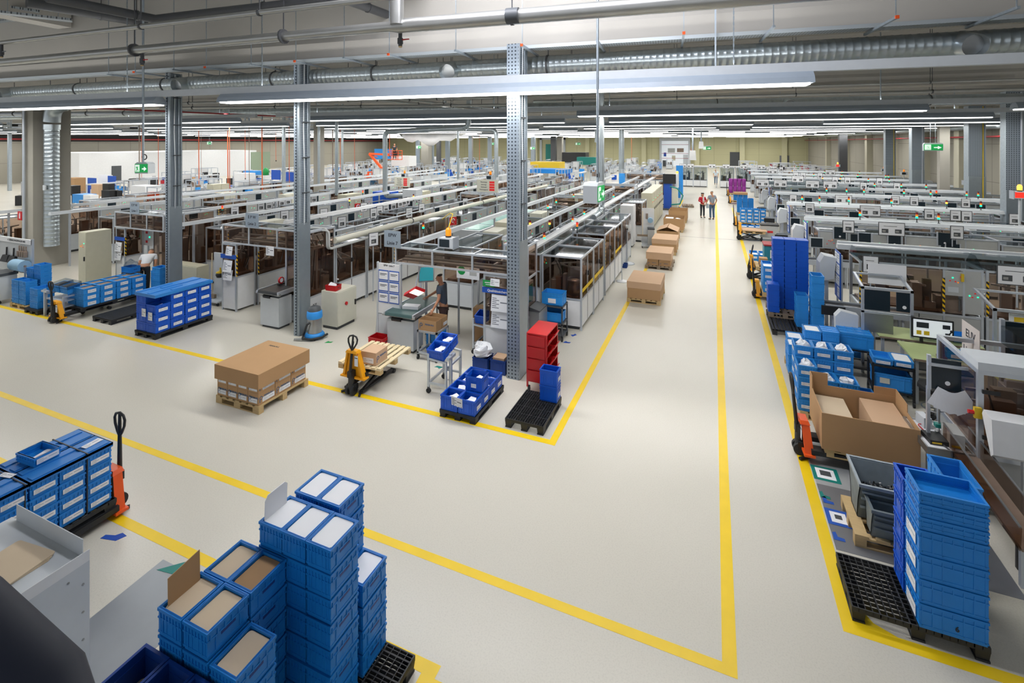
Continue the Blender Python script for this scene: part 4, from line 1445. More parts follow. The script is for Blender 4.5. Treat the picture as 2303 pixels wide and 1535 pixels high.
# cartons along the aisle line
CL = [(-1.98, 15.9, 1.0, 1.4, 0.64, 0.2, 'wood'), (-1.98, 20.2, 0.98, 1.4, 0.8, 0.3, 'oldwood'), (-2.02, 22.9, 1.05, 1.4, 0.66, 0.2, 'wood')]
CN = ['large lidded carton on a pallet nearest the corner of the yellow line', 'lidded carton with printed boxes below, second along the aisle', 'large lidded carton, third along the aisle']
for i, (x, y, w, d, h, lid, pm) in enumerate(CL):
    inst('wpa' + pm, make_pallet(1.0, 1.4, 0.13, pm), (x, y, 0), 0, 'wooden pallet under the %s carton of the aisle' % NTH[i])
    if i == 1:
        t = thing('carton_tray', CN[i], 'box', (x, y, 0.37))
        MB().ring(-0.47, -0.65, 0.47, 0.65, 0.008, 0, 0.26).box(-0.47, -0.65, 0.26, 0.47, 0.65, 0.268).build('carton_lid', M['card2'], t)
        for a in range(2):
            for c in range(3):
                for k in range(2):
                    carton('printed carton below the second lid of the aisle, %s layer, %s row, %s side' % (('lower', 'upper')[k], NTH[c], ('line', 'aisle')[a]), (x - 0.22 + 0.44 * a, y - 0.42 + 0.42 * c, 0.131 + 0.165 * k), 0.42, 0.4, 0.163, logo=('F',) if c == 0 else (), group='printed cartons below the second lid')
    else:
        lid_carton(CN[i], (x, y, 0.131), w, d, h - 0.13, lid)
inst('wpawood', None, (-2.12, 25.6, 0), 0, 'wooden pallet under the fourth carton of the aisle')
t = thing('flap_carton', 'carton with peaked open flaps, fourth along the aisle', 'box', (-2.12, 25.6, 0.131))
MB().ring(-0.5, -0.65, 0.5, 0.65, 0.01, 0, 0.42).build('carton_body', M['card'], t)
for s in (-1, 1):
    MB().extr([(0, 0), (0.52, 0), (0.52, 1.3), (0, 1.3)], (s * 0.5, -0.65, 0.42), (-s * 0.93, 0, 0.36), (0, 1, 0), (0, 0, 0.008)).build('flap', M['card2'], t)
inst('wpawood', None, (-2.05, 28.7, 0), 0, 'wooden pallet under the fifth carton of the aisle')
o = carton('tall open carton with white goods inside, fifth along the aisle', (-2.05, 28.7, 0.131), 1.05, 1.4, 0.6, 0, 'card', True)
carton('white carton inside the open fifth carton', (-2.3, 28.5, 0.15), 0.4, 0.7, 0.54, 0, 'foam')
bag_lump('white crumpled bag inside the open fifth carton', (-1.85, 28.4, 0.5), 0.2, 0.5, seed=8)
inst('wpawood', None, (-2.05, 32.0, 0), 0, 'wooden pallet under the sixth carton of the aisle')
o = carton('open carton at the far end of the row along the aisle', (-2.05, 32.0, 0.131), 1.05, 1.5, 0.62, 0, 'card', True)
inst('wpf', make_pallet(0.8, 1.2, 0.13, 'oldwood', 5), (-1.85, 39.6, 0), 0.1, 'bare wooden pallet lying alone in the aisle beside the people')

# standing fan, cleaning station
g = (-3.25, 20.0, 0)
t = thing('pedestal_fan', 'white pedestal fan with a round base beside the white cabinets', 'fan', g)
MB().lathe([(0.002, 0), (0.3, 0), (0.3, 0.02), (0.05, 0.05), (0.002, 0.06)], n=20).build('base', M['lgrey'], t)
MB().cyl((0, 0, 0.05), 0.025, 1.3).build('pole', M['alu'], t)
b = MB()
for r in (0.1, 0.18, 0.27):
    b.tube([(0.12 + 0.0, r * cos(2 * pi * k / 20), 1.5 + r * sin(2 * pi * k / 20)) for k in range(21)], 0.006, 4)
for k in range(16):
    a = 2 * pi * k / 16
    b.bar((0.12, 0, 1.5), (0.12, 0.27 * cos(a), 1.5 + 0.27 * sin(a)), 0.006)
b.build('grille', M['white'], t)
b = MB()
for k in range(4):
    a = 2 * pi * k / 4
    b.extr([(0, -0.03), (0.22, -0.08), (0.22, 0.08), (0, 0.03)], (0.06, 0, 1.5), (0.0, cos(a), sin(a)), (0.3, -sin(a), cos(a)), (0.005, 0, 0))
b.build('blade', M['lgrey'], t)
MB().tube([(-0.12, 0, 1.5), (0.06, 0, 1.5)], 0.07, 12).build('motor', M['white'], t)
inst('sm', make_crate(0.34, 0.25, 0.16, 'navy'), (-3.3, 19.35, 0), 0, 'small dark blue crate at the foot of the pedestal fan')
t = thing('round_foot_stand', 'small white round stand foot beside the machine guard', 'stand', (-3.0, 17.35, 0))
MB().lathe([(0.002, 0), (0.2, 0), (0.2, 0.02), (0.03, 0.05), (0.002, 0.06)], n=18).build('base', M['white'], t)
MB().cyl((0, 0, 0.05), 0.015, 0.8).build('pole', M['alu'], t)


def cleaning_station(label, loc, rz):
    t = thing('cleaning_station', label, 'cleaning station', loc, rz)
    MB().box(-0.3, -0.25, 0.08, 0.3, 0.25, 0.12).build('base_plate', M['lgrey'], t)
    MB().box(-0.28, 0.18, 0.12, 0.28, 0.22, 1.8).build('back_board', M['white'], t)
    MB().box(-0.02, -0.2, 0.12, 0.28, 0.16, 0.85).build('waste_bin', M['grey'], t)
    MB().box(-0.03, -0.21, 0.85, 0.29, 0.17, 0.92).build('bin_lid', M['dgrey'], t)
    MB().cyl((-0.25, -0.1, 0.6), 0.015, 1.1).build('broom_stick', M['wood2'], t)
    MB().box(-0.5, -0.15, 0.52, 0.0, -0.06, 0.6).build('broom_head', M['oldwood'], t)
    MB().tube([(0.1, 0.0, 1.25), (0.1, 0.18, 1.25)], 0.12, 14).build('wipe_roll', M['blwrap'], t)
    MB().box(-0.1, 0.14, 1.3, 0.0, 0.18, 1.55).build('hand_brush', M['brown'], t)
    add_casters(t, [(-0.27, -0.22), (0.27, -0.22), (-0.27, 0.22), (0.27, 0.22)], 0.035)


cleaning_station('cleaning station with broom, bin and paper roll by the beige cabinets', (-2.85, 23.5, 0), 0.15)
# ================================================================ columns
def steel_column(n, x0, x1, y0, y1, zp=2.85, strip=0.26):
    o = MB().box(x0 + 0.02, y0 + 0.025, 0, x1 - 0.06, y1 - 0.02, 6.94).build('column_%d' % n, M['galv'])
    struct(o)
    MB().box(x0, y0, 0, x0 + strip, y0 + 0.02, 6.94).build('perforated_flange', perf, o)
    MB().box(x1 - 0.03, y0, 0.02, x1, y1, zp).build('sheet_panel', mat('sheet_panel', '98A3AC', 0.35, 0.7, 0.08), o)
    MB().box(x1 - 0.03, y0, zp, x1 - 0.005, y0 + 0.05, 6.94).box(x1 - 0.03, y1 - 0.05, zp, x1 - 0.005, y1, 6.94).build('tray_edge', M['galv'], o)
    MB().box(x1 - 0.045, y0 + 0.05, zp, x1 - 0.03, y1 - 0.05, 6.94).build('mesh_tray', perf_y, o)
    k = MB().tube([(x1 - 0.01, y0 + 0.16, zp - 0.05), (x1, y0 + 0.17, 4), (x1 - 0.01, y0 + 0.14, 5.2), (x1, y0 + 0.16, 6.9)], 0.014, 6)
    k.build('conduit', M['lgrey'], o)
    MB().tube([(x1, y0 + 0.27, zp), (x1, y0 + 0.27, 6.9)], 0.018, 6).build('conduit', M['galv'], o)
    for z in (3.6, 4.5, 5.4, 6.2):
        MB().box(x1 - 0.01, y0 + 0.1, z, x1 + 0.02, y0 + 0.32, z + 0.03).build('conduit_clip', M['dgrey'], o)


steel_column(1, -3.98, -3.69, 9.32, 9.78)
steel_column(2, -9.85, -9.66, 9.3, 9.66, 2.85, 0.07)
steel_column(3, -14.93, -14.74, 9.35, 9.72, 3.0, 0.05)
o = struct(MB().box(-25.1, 10.3, 0, -24.3, 11.5, 6.94).build('column_4', M['concrete']))
MB().tube([(-24.75, 10.22, 0.3), (-24.75, 10.22, 6.5)], 0.05, 8).build('conduit', M['alu'], o)
t = thing('ventilation_duct', 'spiral duct coming down beside the concrete column', 'duct', (-24.02, 10.75, 0))
k = ribbed((0, 0, 0.85), (0, 0, 5.6), 0.24, 0.16)
k.build('duct_body', M['duct'], t)
MB().tube(bend((0, 0, 5.55), (0, 0, 6.25), (1.4, 0, 6.45), 0.55) + [(1.4, 0, 6.45)], 0.27, 14).build('duct_elbow', M['duct'], t)
MB().cyl((0, 0, 5.4), 0.265, 0.2, 16).cyl((0, 0, 3.7), 0.265, 0.04, 16).build('duct_joint', M['duct'], t)
MB().box(0.05, -0.3, 3.05, 0.2, -0.25, 3.25).build('switch_plate', M['lgrey'], t)
n = 5
for i, (px, py, Y, w, m) in enumerate([(712, 470, 26, 0.55, 'concrete'), (955, 385, 62, 1.3, 'concrete'), (938, 385, 60, 0.5, 'galv'), (970, 385, 63, 0.5, 'galv'), (1198, 375, 79, 0.7, 'galv'), (1244, 375, 79, 0.9, 'dark'), (1256, 375, 84, 1.2, 'concrete'), (985, 380, 68, 0.6, 'dark'), (1057, 360, 70, 0.6, 'galv'), (1005, 372, 66, 0.6, 'galv'),
                                  (2283, 560, 25.5, 0.55, 'galv'), (2198, 470, 35, 0.75, 'galv'), (2065, 450, 42, 0.7, 'galv'), (2003, 430, 50, 0.7, 'galv'), (1897, 400, 66, 0.8, 'dark'), (2125, 440, 38, 0.5, 'concrete'), (1100, 380, 76, 0.6, 'galv'), (1397, 380, 62, 0.6, 'galv'), (18, 400, 26, 0.3, 'galv')]):
    g = zat(px, py, Y)
    o = struct(MB().box(g[0] - w / 2, Y, 0, g[0] + w / 2, Y + w * 0.8, 6.94).build('column_%d' % n, M[m]))
    n += 1
    if m == 'galv' and g[0] > 0:
        MB().box(g[0] - w / 2 - 0.01, Y - 0.03, 3.0, g[0] + w / 2 - 0.05, Y - 0.001, 6.9).build('mesh_tray', perf, o)
        MB().box(g[0] - w / 2, Y - 0.03, 0, g[0] + w / 2, Y - 0.001, 3.0).build('sheet_panel', mat('sheet_panel', '98A3AC', 0.35, 0.7, 0.08), o)
        MB().tube([(g[0] + w * 0.3, Y - 0.06, 0.4), (g[0] + w * 0.3, Y - 0.06, 6.9)], 0.025, 6).build('conduit', M['cable' if i % 2 else 'alu'], o)

# ================================================================ machine modules of the lines
def profile_frame(x0, y0, x1, y1, zs, t=0.045, posts=True, mids=()):
    b = MB()
    if posts:
        for x in (x0, x1 - t):
            for y in (y0, y1 - t):
                b.box(x, y, zs[0], x + t, y + t, zs[-1])
    for z in zs[1:]:
        b.ring(x0 + 0.001, y0 + 0.001, x1 - 0.001, y1 - 0.001, t - 0.002, z - t, z - 0.001)
    for ax, v, za, zb in mids:
        if ax == 'y':
            for x in (x0, x1 - t):
                b.box(x + 0.002, v, za, x + t - 0.002, v + t * 0.8, zb)
        else:
            for y in (y0, y1 - t):
                b.box(v, y + 0.002, za, v + t * 0.8, y + t - 0.002, zb)
    return b


def machinery_bm(x0, y0, x1, y1, z0, z1, seed, n=10):
    r = random.Random(seed)
    b = MB()
    b.box(x0, y0, z0, x1, y1, z0 + 0.05)
    for i in range(n):
        w, d, h = r.uniform(.06, .28), r.uniform(.06, .3), r.uniform(.12, (z1 - z0) * 0.8)
        x, y = r.uniform(x0, x1 - w), r.uniform(y0, y1 - d)
        b.box(x, y, z0 + 0.05, x + w, y + d, z0 + 0.05 + h, r.choice((0, 0, 1, 2)))
    for i in range(4):
        x, y = r.uniform(x0, x1), r.uniform(y0, y1)
        b.cyl((x, y, z0 + 0.05), r.uniform(.02, .07), (z1 - z0) * r.uniform(.3, .9), 8, r.choice((1, 2)))
    for i in range(3):
        z = r.uniform(z0 + .3, z1)
        b.bar((x0, r.uniform(y0, y1), z), (x1, r.uniform(y0, y1), z), .04, .04, 2)
    for i in range(3):
        p = (r.uniform(x0, x1), r.uniform(y0, y1), z1)
        b.tube([p, (p[0] + .1, p[1] + .1, z1 - .3), (p[0] + .15, p[1] - .05, z0 + .2)], .012, 5, 3)
    return b


MMATS = None


def mm():
    return [M['brown'], M['machine'], M['alu'], M['black']]


def panel_bits(b, x, y0, z0, seed, m0=1):
    """buttons on a panel face that looks towards +X"""
    r = random.Random(seed)
    for k in range(5):
        y, z = y0 + 0.05 + 0.05 * k, z0 + r.uniform(.05, .2)
        b.box(x, y, z, x + 0.012, y + 0.025, z + 0.025, r.choice((1, 2, 3)))


def make_cell(L=1.35, W=1.1, H=1.9, zb=0.82, seed=1, base='white', pane='pane', door=True, hood=True, hazard=False, label='cell'):
    """guard cell: origin at the middle of the floor; long side along Y, work side towards +X"""
    def f():
        t = thing('machine_cell', label, 'machine')
        x, y = W / 2, L / 2
        profile_frame(-x, -y, x, y, (0.0, zb, H), 0.045, True, (('y', -0.02, zb, H), ('x', 0.05, H - 0.05, H))).build('frame', M['alu'], t)
        b = MB().box(-x + 0.012, -y + 0.012, 0.1, x - 0.012, y - 0.012, zb - 0.046)
        b.box(x - 0.012, -0.012, 0.1, x - 0.008, 0.012, zb - 0.05, 1)
        b.box(-x + 0.1, -y + 0.1, 0.0, x - 0.1, y - 0.1, 0.1, 1)
        b.build('base_cabinet', [M[base], M['dgrey']], t)
        machinery_bm(-x + 0.1, -y + 0.1, x - 0.12, y - 0.1, zb, H - 0.25, seed).build('machinery', mm(), t)
        MB().box(x - 0.02, -y + 0.05, zb, x - 0.014, y - 0.05, H - 0.05).build('side_pane', M[pane], t)
        MB().box(-x + 0.05, -y + 0.014, zb, x - 0.05, -y + 0.02, H - 0.05).build('front_pane', M[pane], t)
        if hood:
            MB().box(-x + 0.05, -y + 0.05, H - 0.03, x - 0.05, y - 0.05, H - 0.024).build('top_pane', M['clear'], t)
        for s in (-1, 1):
            MB().box(x, s * 0.03 - 0.01, (zb + H) / 2 - 0.06, x + 0.03, s * 0.03 + 0.01, (zb + H) / 2 + 0.06).build('door_handle', M['black'], t)
        if label == 'yband':
            MB().box(x, -y + 0.06, zb + 0.16, x + 0.003, y - 0.1, zb + 0.26).build('yellow_band', M['line'], t)
        if hazard:
            MB().box(x, -y + 0.0, zb, x + 0.004, -y + 0.04, H - 0.1).build('hazard_strip', M['hazard'], t)
        return t
    return f


def make_station(L=2.2, W=0.9, H=1.75, seed=1, pane='pane', col='lgrey'):
    """assembly station: grey control panels above a dark gap, clear hood on top"""
    def f():
        t = thing('assembly_station', 'station', 'machine')
        x, y = W / 2, L / 2
        profile_frame(-x, -y, x, y, (0.0, 0.8, 1.28, H), 0.045, True, (('y', -0.3, 0.8, H), ('y', 0.35, 0.8, H))).build('frame', M['alu'], t)
        MB().box(-x + 0.012, -y + 0.012, 0.1, x - 0.012, y - 0.012, 0.755).build('base_cabinet', [M[col]], t)
        b = MB().box(x - 0.2, -y + 0.05, 1.285, x - 0.005, y - 0.05, H - 0.05)
        panel_bits(b, x - 0.004, -y + 0.2, 1.33, seed)
        panel_bits(b, x - 0.004, 0.4, 1.33, seed + 1)
        b.build('control_panel', [M['grey'], M['rled'], M['gled'], M['amber']], t)
        MB().box(x - 0.006, -0.25, 1.3, x + 0.006, 0.15, H - 0.07).build('screen', M['screen'], t)
        machinery_bm(-x + 0.1, -y + 0.1, x - 0.1, y - 0.1, 0.8, 1.25, seed, 9).build('machinery', mm(), t)
        MB().box(x - 0.02, -y + 0.05, 0.82, x - 0.014, y - 0.05, 1.26).build('side_pane', M[pane], t)
        MB().box(-x + 0.05, -y + 0.014, 0.82, x - 0.05, -y + 0.02, H - 0.05).build('front_pane', M[pane], t)
        MB().box(-x + 0.05, -y + 0.05, H - 0.03, x - 0.05, y - 0.05, H - 0.024).build('top_pane', M['clear'], t)
        return t
    return f


def make_cabinet(L=1.0, W=0.55, H=1.9, col='cream', doors=2, bits=True, name='control_cabinet'):
    def f():
        t = thing(name, 'cabinet', 'cabinet')
        x, y = W / 2, L / 2
        MB().box(-x, -y, 0.08, x - 0.02, y, H).box(-x + 0.03, -y + 0.03, 0, x - 0.05, y - 0.03, 0.08, 1).build('cabinet_body', [M[col], M['dgrey']], t)
        for k in range(doors):
            a, b_ = -y + L * k / doors + 0.01, -y + L * (k + 1) / doors - 0.01
            d = MB().box(x - 0.02, a, 0.1, x, b_, H - 0.02).build('door', M[col], t)
            MB().box(x, b_ - 0.07, H * 0.5, x + 0.03, b_ - 0.04, H * 0.5 + 0.14).build('door_handle', M['black'], d)
            if bits:
                c = MB()
                panel_bits(c, x, a + 0.05, H * 0.7, k + 3, 1)
                c.build('switch', [M['red'], M['rled'], M['gled'], M['amber']], d)
        return t
    return f


CELLS = {
    'c1': make_cell(seed=1), 'c0': make_cell(seed=4, label='yband'), 'c2': make_cell(1.6, 1.1, 1.95, 0.82, 2, 'white', hazard=True), 'c3': make_cell(2.2, 1.0, 1.85, 0.8, 3, 'lgrey'),
    's1': make_station(2.2, 1.0, 1.75, 5), 's2': make_station(2.6, 1.0, 1.72, 9), 'b1': make_cabinet(), 'b2': make_cabinet(1.2, 0.6, 2.05, 'beige', 2),
    'h1': make_cell(2.8, 1.6, 2.35, 0.9, 11, 'lgrey'), 'w1': make_cabinet(0.8, 0.6, 1.94, 'white', 1, False),
}
LEN = {'c0': 1.35, 'c1': 1.35, 'c2': 1.6, 'c3': 2.2, 's1': 2.2, 's2': 2.6, 'b1': 1.0, 'b2': 1.2, 'h1': 2.8, 'w1': 0.8}
DESC = {'c0': 'guard cell with a yellow band', 'c1': 'short tinted guard cell', 'c2': 'tinted guard cell with hazard strip', 'c3': 'long tinted guard cell', 's1': 'assembly station with screen', 's2': 'long assembly station with screen',
        'b1': 'cream control cabinet', 'b2': 'beige control cabinet', 'h1': 'high tinted machine hood', 'w1': 'plain white cabinet'}


def row(where, xc, y0, seq, rz=0, group=None):
    y = y0
    cnt = {}
    for k, s in enumerate(seq):
        if isinstance(s, (int, float)):
            y += s
            continue
        L = LEN[s]
        cnt[s] = cnt.get(s, 0) + 1
        inst(s, CELLS[s], (xc, y + L / 2, 0), rz, '%s %s, %s' % (NTH[cnt[s] - 1], DESC[s], where), group)
        y += L + 0.04
    return y


row('the row beside the aisle', -3.72, 12.38, ['c0', 'c0', 0.35])
row('the row beside the aisle, further on', -3.76, 15.55, ['c2', 'c0'])
row('the row behind the fan', -3.78, 19.0, ['c3', 1.9, 'w1', 0.5, 'c2'])
row('the row of beige doors by the aisle', -3.5, 28.2, ['b2', 'b2', 'b2', 'b2', 'b2', 5.2, 'c3', 'c1', 's1'])
row('the inner row of line seven', -5.0, 13.0, ['s1', 's2', 's1', 's2', 's1', 's2', 's1', 'c3', 'c3', 's1', 's2'])
row('the back row of line seven', -6.95, 12.6, ['c3', 'b1', 'b2', 's1', 'b1', 'c3', 's2', 'b2', 'c3', 's1', 's2', 'c3'])
row('the row beside the thick pipe', -10.68, 11.1, ['c1', 'c1', 'c2', 'c3', 'b1', 's2', 's1', 'c3', 's2', 'c2', 'c3', 's1', 's2', 'c3'])
row('the back row of line two', -13.1, 12.6, ['s1', 's2', 'c3', 's1', 's2', 'c3', 'b2', 's2', 's1', 'c3', 's2', 's1', 'c3'])
row('the row between line one and line two', -15.82, 11.6, ['c2', 'b1', 's1', 's2', 'c3', 's1', 'b2', 's2', 'c2', 's1', 's2', 'c3', 's1'])
row('the back row of line one', -18.66, 12.4, ['c3', 's2', 'c1', 's1', 'b2', 's2', 'c3', 's1', 's2', 'c3', 's1', 'c2'])
row('the first row beyond line one', -22.9, 12.0, ['c3', 's1', 'c2', 's2', 'b1', 's1', 'c3', 's2', 's1', 'c3', 's2'])
row('the second row beyond line one', -27.0, 9.2, ['c3', 'c3', 's1', 's2', 'c1', 'b1', 's2', 's1', 'c3', 's2', 's1', 'c3'])
row('the third row beyond line one', -31.5, 15.5, ['s1', 'c3', 's2', 'b2', 's1', 'c3', 's1', 's2', 'c3', 's1'])

# light troughs along the rows
def trough(label, x, y0, y1, z=2.1, w=0.2, posts=True, mk='white', flat=False, step=5.0):
    t = thing('cable_trough', label, 'cable trough', (x, y0, 0))
    L = y1 - y0
    if flat:
        MB().extr([(-w / 2, 0.06), (-w / 2, 0), (w / 2, 0), (w / 2, 0.06), (w / 2 - 0.012, 0.06), (w / 2 - 0.012, 0.012), (-w / 2 + 0.012, 0.012), (-w / 2 + 0.012, 0.06)], (0, 0, z), (1, 0, 0), (0, 0, 1), (0, L, 0)).build('trough_body', M[mk], t)
    else:
        MB().extr([(-w / 2, 0), (-w * 0.3, 0.11), (w * 0.3, 0.11), (w / 2, 0)], (0, 0, z), (1, 0, 0), (0, 0, 1), (0, L, 0)).build('trough_body', M[mk], t)
    if posts:
        y = 0.6
        while y < L:
            MB().box(-0.03, y, 0.0, 0.03, y + 0.06, z).build('post', M['alu'], t)
            y += step
    return t


trough('white flat cable trough along the row beside the aisle', -4.43, 10.6, 46, 2.1, 0.26, flat=True)
trough('grey cable trough over the inner row of line seven', -5.65, 13, 44, 2.05, 0.16, mk='lgrey')
trough('grey double cable trough over the back row of line seven', -7.6, 11.0, 40, 2.1, 0.22, mk='lgrey')
trough('white cable trough over the back row of line two', -13.75, 12.6, 40, 2.08, 0.2)
trough('pale cable trough over the row between line one and line two', -16.45, 10.6, 42, 2.1, 0.2, mk='lgrey')
trough('pale cable trough over the back row of line one', -19.3, 11.5, 40, 2.1, 0.2, mk='lgrey')
trough('pale cable trough over the first row beyond line one', -23.6, 10.5, 40, 2.1, 0.22, mk='lgrey')
trough('pale cable trough over the second row beyond line one', -25.9, 9.6, 42, 2.1, 0.22, mk='lgrey')
run_pipe('thick white pipe along line two on machine posts', [(-10.0, 10.9, 2.1), (-10.0, 30, 2.1)], 0.09, M['cream'], 'line_pipe', clamps=(0.2, 0.5, 0.8), top=None)
run_pipe('thin grey pipe above the thick white pipe of line two', [(-10.25, 10.9, 2.3), (-10.25, 30, 2.3)], 0.025, M['alu'], 'line_pipe', clamps=(0.3, 0.6), top=None)
for k in range(2):
    run_pipe('grey corner hose bending down beside the thick white pipe, %s one' % ('inner', 'outer')[k], [(-11.1, 9.95 + 0.0, 2.52 - 0.06 * k)] + bend((-11.1, 9.95, 2.52 - 0.06 * k), (-9.95 + 0.08 * k - 0.0, 10.55, 2.52 - 0.06 * k), (-9.95 + 0.08 * k, 10.55, 1.9), 0.12) + bend((-9.95 + 0.08 * k, 10.55, 2.3), (-9.95 + 0.08 * k, 10.55, 1.93), (-9.95 + 0.08 * k, 14, 1.93), 0.12) + [(-9.92, 14, 1.95)], 0.028, M['grey'], 'line_pipe', top=None)

# picture boards hung on the troughs
def make_board(w=0.34, h=0.42, n=1, post=1.7):
    def f():
        t = thing('picture_board', 'board', 'picture board')
        MB().ring(-w / 2, 0, w / 2, 0.001, 0.0005, 0, h) if False else None
        MB().box(-w / 2, -0.01, 0, w / 2, 0.01, h).build('board_frame', M['dgrey'], t)
        MB().box(-w / 2 + 0.02, -0.014, 0.02, w / 2 - 0.02, -0.0105, h - 0.02).build('sheet', M['paper'], t)
        b = MB()
        r = random.Random(int(w * 100) + n)
        for k in range(n):
            xa = -w / 2 + w * (k + 0.25) / n
            b.box(xa, -0.017, h * 0.2, xa + w * 0.5 / n, -0.0145, h * 0.5, 0)
            b.box(xa + 0.02, -0.0185, h * 0.27, xa + w * 0.3 / n, -0.0172, h * 0.4, 1)
        b.box(-w * 0.3, -0.017, h * 0.7, w * 0.2, -0.0145, h * 0.73, 0)
        b.build('picture', [M['dgrey'], M['machine']], t)
        MB().box(-0.015, 0.0105, -post, 0.015, 0.03, h).build('board_post', M['alu'], t)
        return t
    return f


BOARD = make_board()
for i, (x, y) in enumerate([(840, 482), (854, 476), (868, 471), (885, 464), (900, 458), (909, 455), (916, 453), (942, 447), (948, 470)]):
    g = zat(x, y + 8, 16.4 + 0.75 * i)
    p = P(x, y + 8, 1.7)
    inst('pb', BOARD, p, radians(75), 'picture board hung along line two, %s from the front' % NTH[i], 'picture boards of line two')
for i, (x, y) in enumerate([(587, 466), (605, 463), (618, 459), (634, 456), (648, 453), (528, 478)]):
    p = P(x, y + 8, 1.7)
    inst('pb', None, p, radians(75), 'picture board hung along line 1, %s from the column' % NTH[5 - i], 'picture boards of line one')
for i, (x, y, n_) in enumerate([(640, 487, 'beside the second column'), (769, 503, 'beside the grey hoses'), (484, 507, 'beside the head of line two'), (706, 447, 'under the drop duct'), (728, 482, 'on the grey station of line two'), (818, 467, 'below the red hose sign'), (866, 430, 'far behind the tinted hood'), (1046, 455, 'below the blue bin'), (920, 480, 'near the fire hose sign'), (840, 544, 'dark picture beside the sign of line seven')]):
    inst('pb', None, P(x, y + 9, 1.7), radians(70), 'single picture board ' + n_)

# signs
def line_sign(label, lines, loc, w, h, rz=0, size=0.12, col='sign_grey', rx=0, slant=0):
    t = thing('line_sign', label, 'sign', loc, rz)
    s = MB().extr([(-w / 2, 0), (w / 2, -slant), (w / 2, h - slant), (-w / 2, h)], (0, -0.004, 0), (1, 0, 0), (0, 0, 1), (0, 0.008, 0)).build('sign_plate', M.get(col) or MATS[col], t)
    for k, b in enumerate(lines):
        text(b, size, (0, -0.005, h * (0.72 - 0.47 * k) - slant / 2), (pi / 2, 0, 0), M['ink'], t, 'lettering')
    for x in (-w * 0.35, w * 0.35):
        MB().box(x - 0.012, 0.005, 0.0, x + 0.012, 0.025, h * 0.9).build('sign_bracket', M['alu'], t)
    return t


mat('sign_grey', '98A6B4', 0.45, 0.3, 0.03)
line_sign('grey sign reading E P W and the number seven over the front cell', ['EPW', 'Linie 7'], (-7.2, 9.797, 2.36), 0.47, 0.40, 0.02, 0.115)
line_sign('grey sign reading E P W and the number two over the front cell', ['E P W', 'Linie 2'], (-12.05, 9.897, 2.5), 0.50, 0.40, 0.02, 0.115)
line_sign('grey sign reading E P W and the number one over the front cell', ['E P W', 'Linie 1'], (-18.0, 10.277, 2.5), 0.48, 0.40, 0.02, 0.115)


# ================================================================ the front cells of the three lines
def header(label, x0, x1, y0, z0, z1, depth, nx, legs=()):
    t = thing('portal_guard', label, 'machine guard', (x0, y0, 0))
    w = x1 - x0
    b = profile_frame(0, 0, w, depth, (z0, z0 + 0.045, z1), 0.045)
    for k in range(1, nx):
        b.box(w * k / nx - 0.02, 0.002, z0, w * k / nx + 0.02, 0.043, z1 - 0.01)
        b.box(w * k / nx - 0.02, 0.04, z1 - 0.043, w * k / nx + 0.02, depth - 0.04, z1 - 0.004)
    b.build('frame', M['alu'], t)
    for k in range(nx):
        MB().box(w * k / nx + 0.03, 0.018, z0 + 0.045, w * (k + 1) / nx - 0.03, 0.023, z1 - 0.045).build('front_pane', M['pane'], t)
        MB().box(w * k / nx + 0.03, 0.045, z1 - 0.02, w * (k + 1) / nx - 0.03, depth - 0.045, z1 - 0.015).build('top_pane', M['clear'], t)
    MB().tube([(0.1, depth * 0.5, z0 + 0.12), (w - 0.1, depth * 0.5, z0 + 0.12)], 0.03, 8).tube([(0.1, depth * 0.7, z0 + 0.2), (w - 0.1, depth * 0.7, z0 + 0.2)], 0.025, 8).bar((0.05, depth * 0.6, z0 + 0.05), (w - 0.05, depth * 0.6, z0 + 0.05), 0.25, 0.04).build('inner_conveyor', M['machine'], t)
    for x in legs:
        MB().box(x, 0, 0, x + 0.045, 0.045, z0).build('leg', M['alu'], t)
        MB().box(x, depth - 0.045, 0, x + 0.045, depth, z0).build('leg', M['alu'], t)
    return t


def pillar(label, x0, x1, y0, y1, H, zb, papers=(), strip=None, hazard=False, mid=None):
    t = thing('pillar_cabinet', label, 'machine', (x0, y0, 0))
    w, d = x1 - x0, y1 - y0
    profile_frame(0, 0, w, d, (0.0, zb, H), 0.045, True).build('frame', M['alu'], t)
    MB().box(0.01, 0.01, 0.06, w - 0.01, d - 0.01, zb - 0.046).build('base_cabinet', M['white'], t)
    machinery_bm(0.08, 0.12, w - 0.1, d - 0.08, zb, H - 0.2, int(x0 * 7) % 50, 6).build('machinery', mm(), t)
    MB().box(0.05, 0.016, zb, w - 0.05, 0.022, H - 0.05).build('front_pane', M['pane'], t)
    MB().box(w - 0.022, 0.05, zb, w - 0.016, d - 0.05, H - 0.05).build('side_pane', M['pane'], t)
    if hazard:
        MB().box(w, 0.0, zb, w + 0.004, 0.045, H - 0.3).build('hazard_strip', M['hazard'], t)
    for k, (px, pz, pw, ph) in enumerate(papers):
        o = card_bm(pw, ph, 6).build('notice', [M['paper'], M['pgrey']], t, (px, -0.012 - 0.02, pz))
        o.rotation_euler = (radians(-8), 0, 0)
    if strip:
        s = MB().box(-0.02, -0.02, strip[0], w + 0.01, -0.004, strip[0] + 0.12).build('blue_title_strip', M['cblue'], t)
        if strip[1]:
            text(strip[1], 0.075, (w / 2, -0.022, strip[0] + 0.055), (pi / 2, 0, 0), M['paper'], s)
    return t


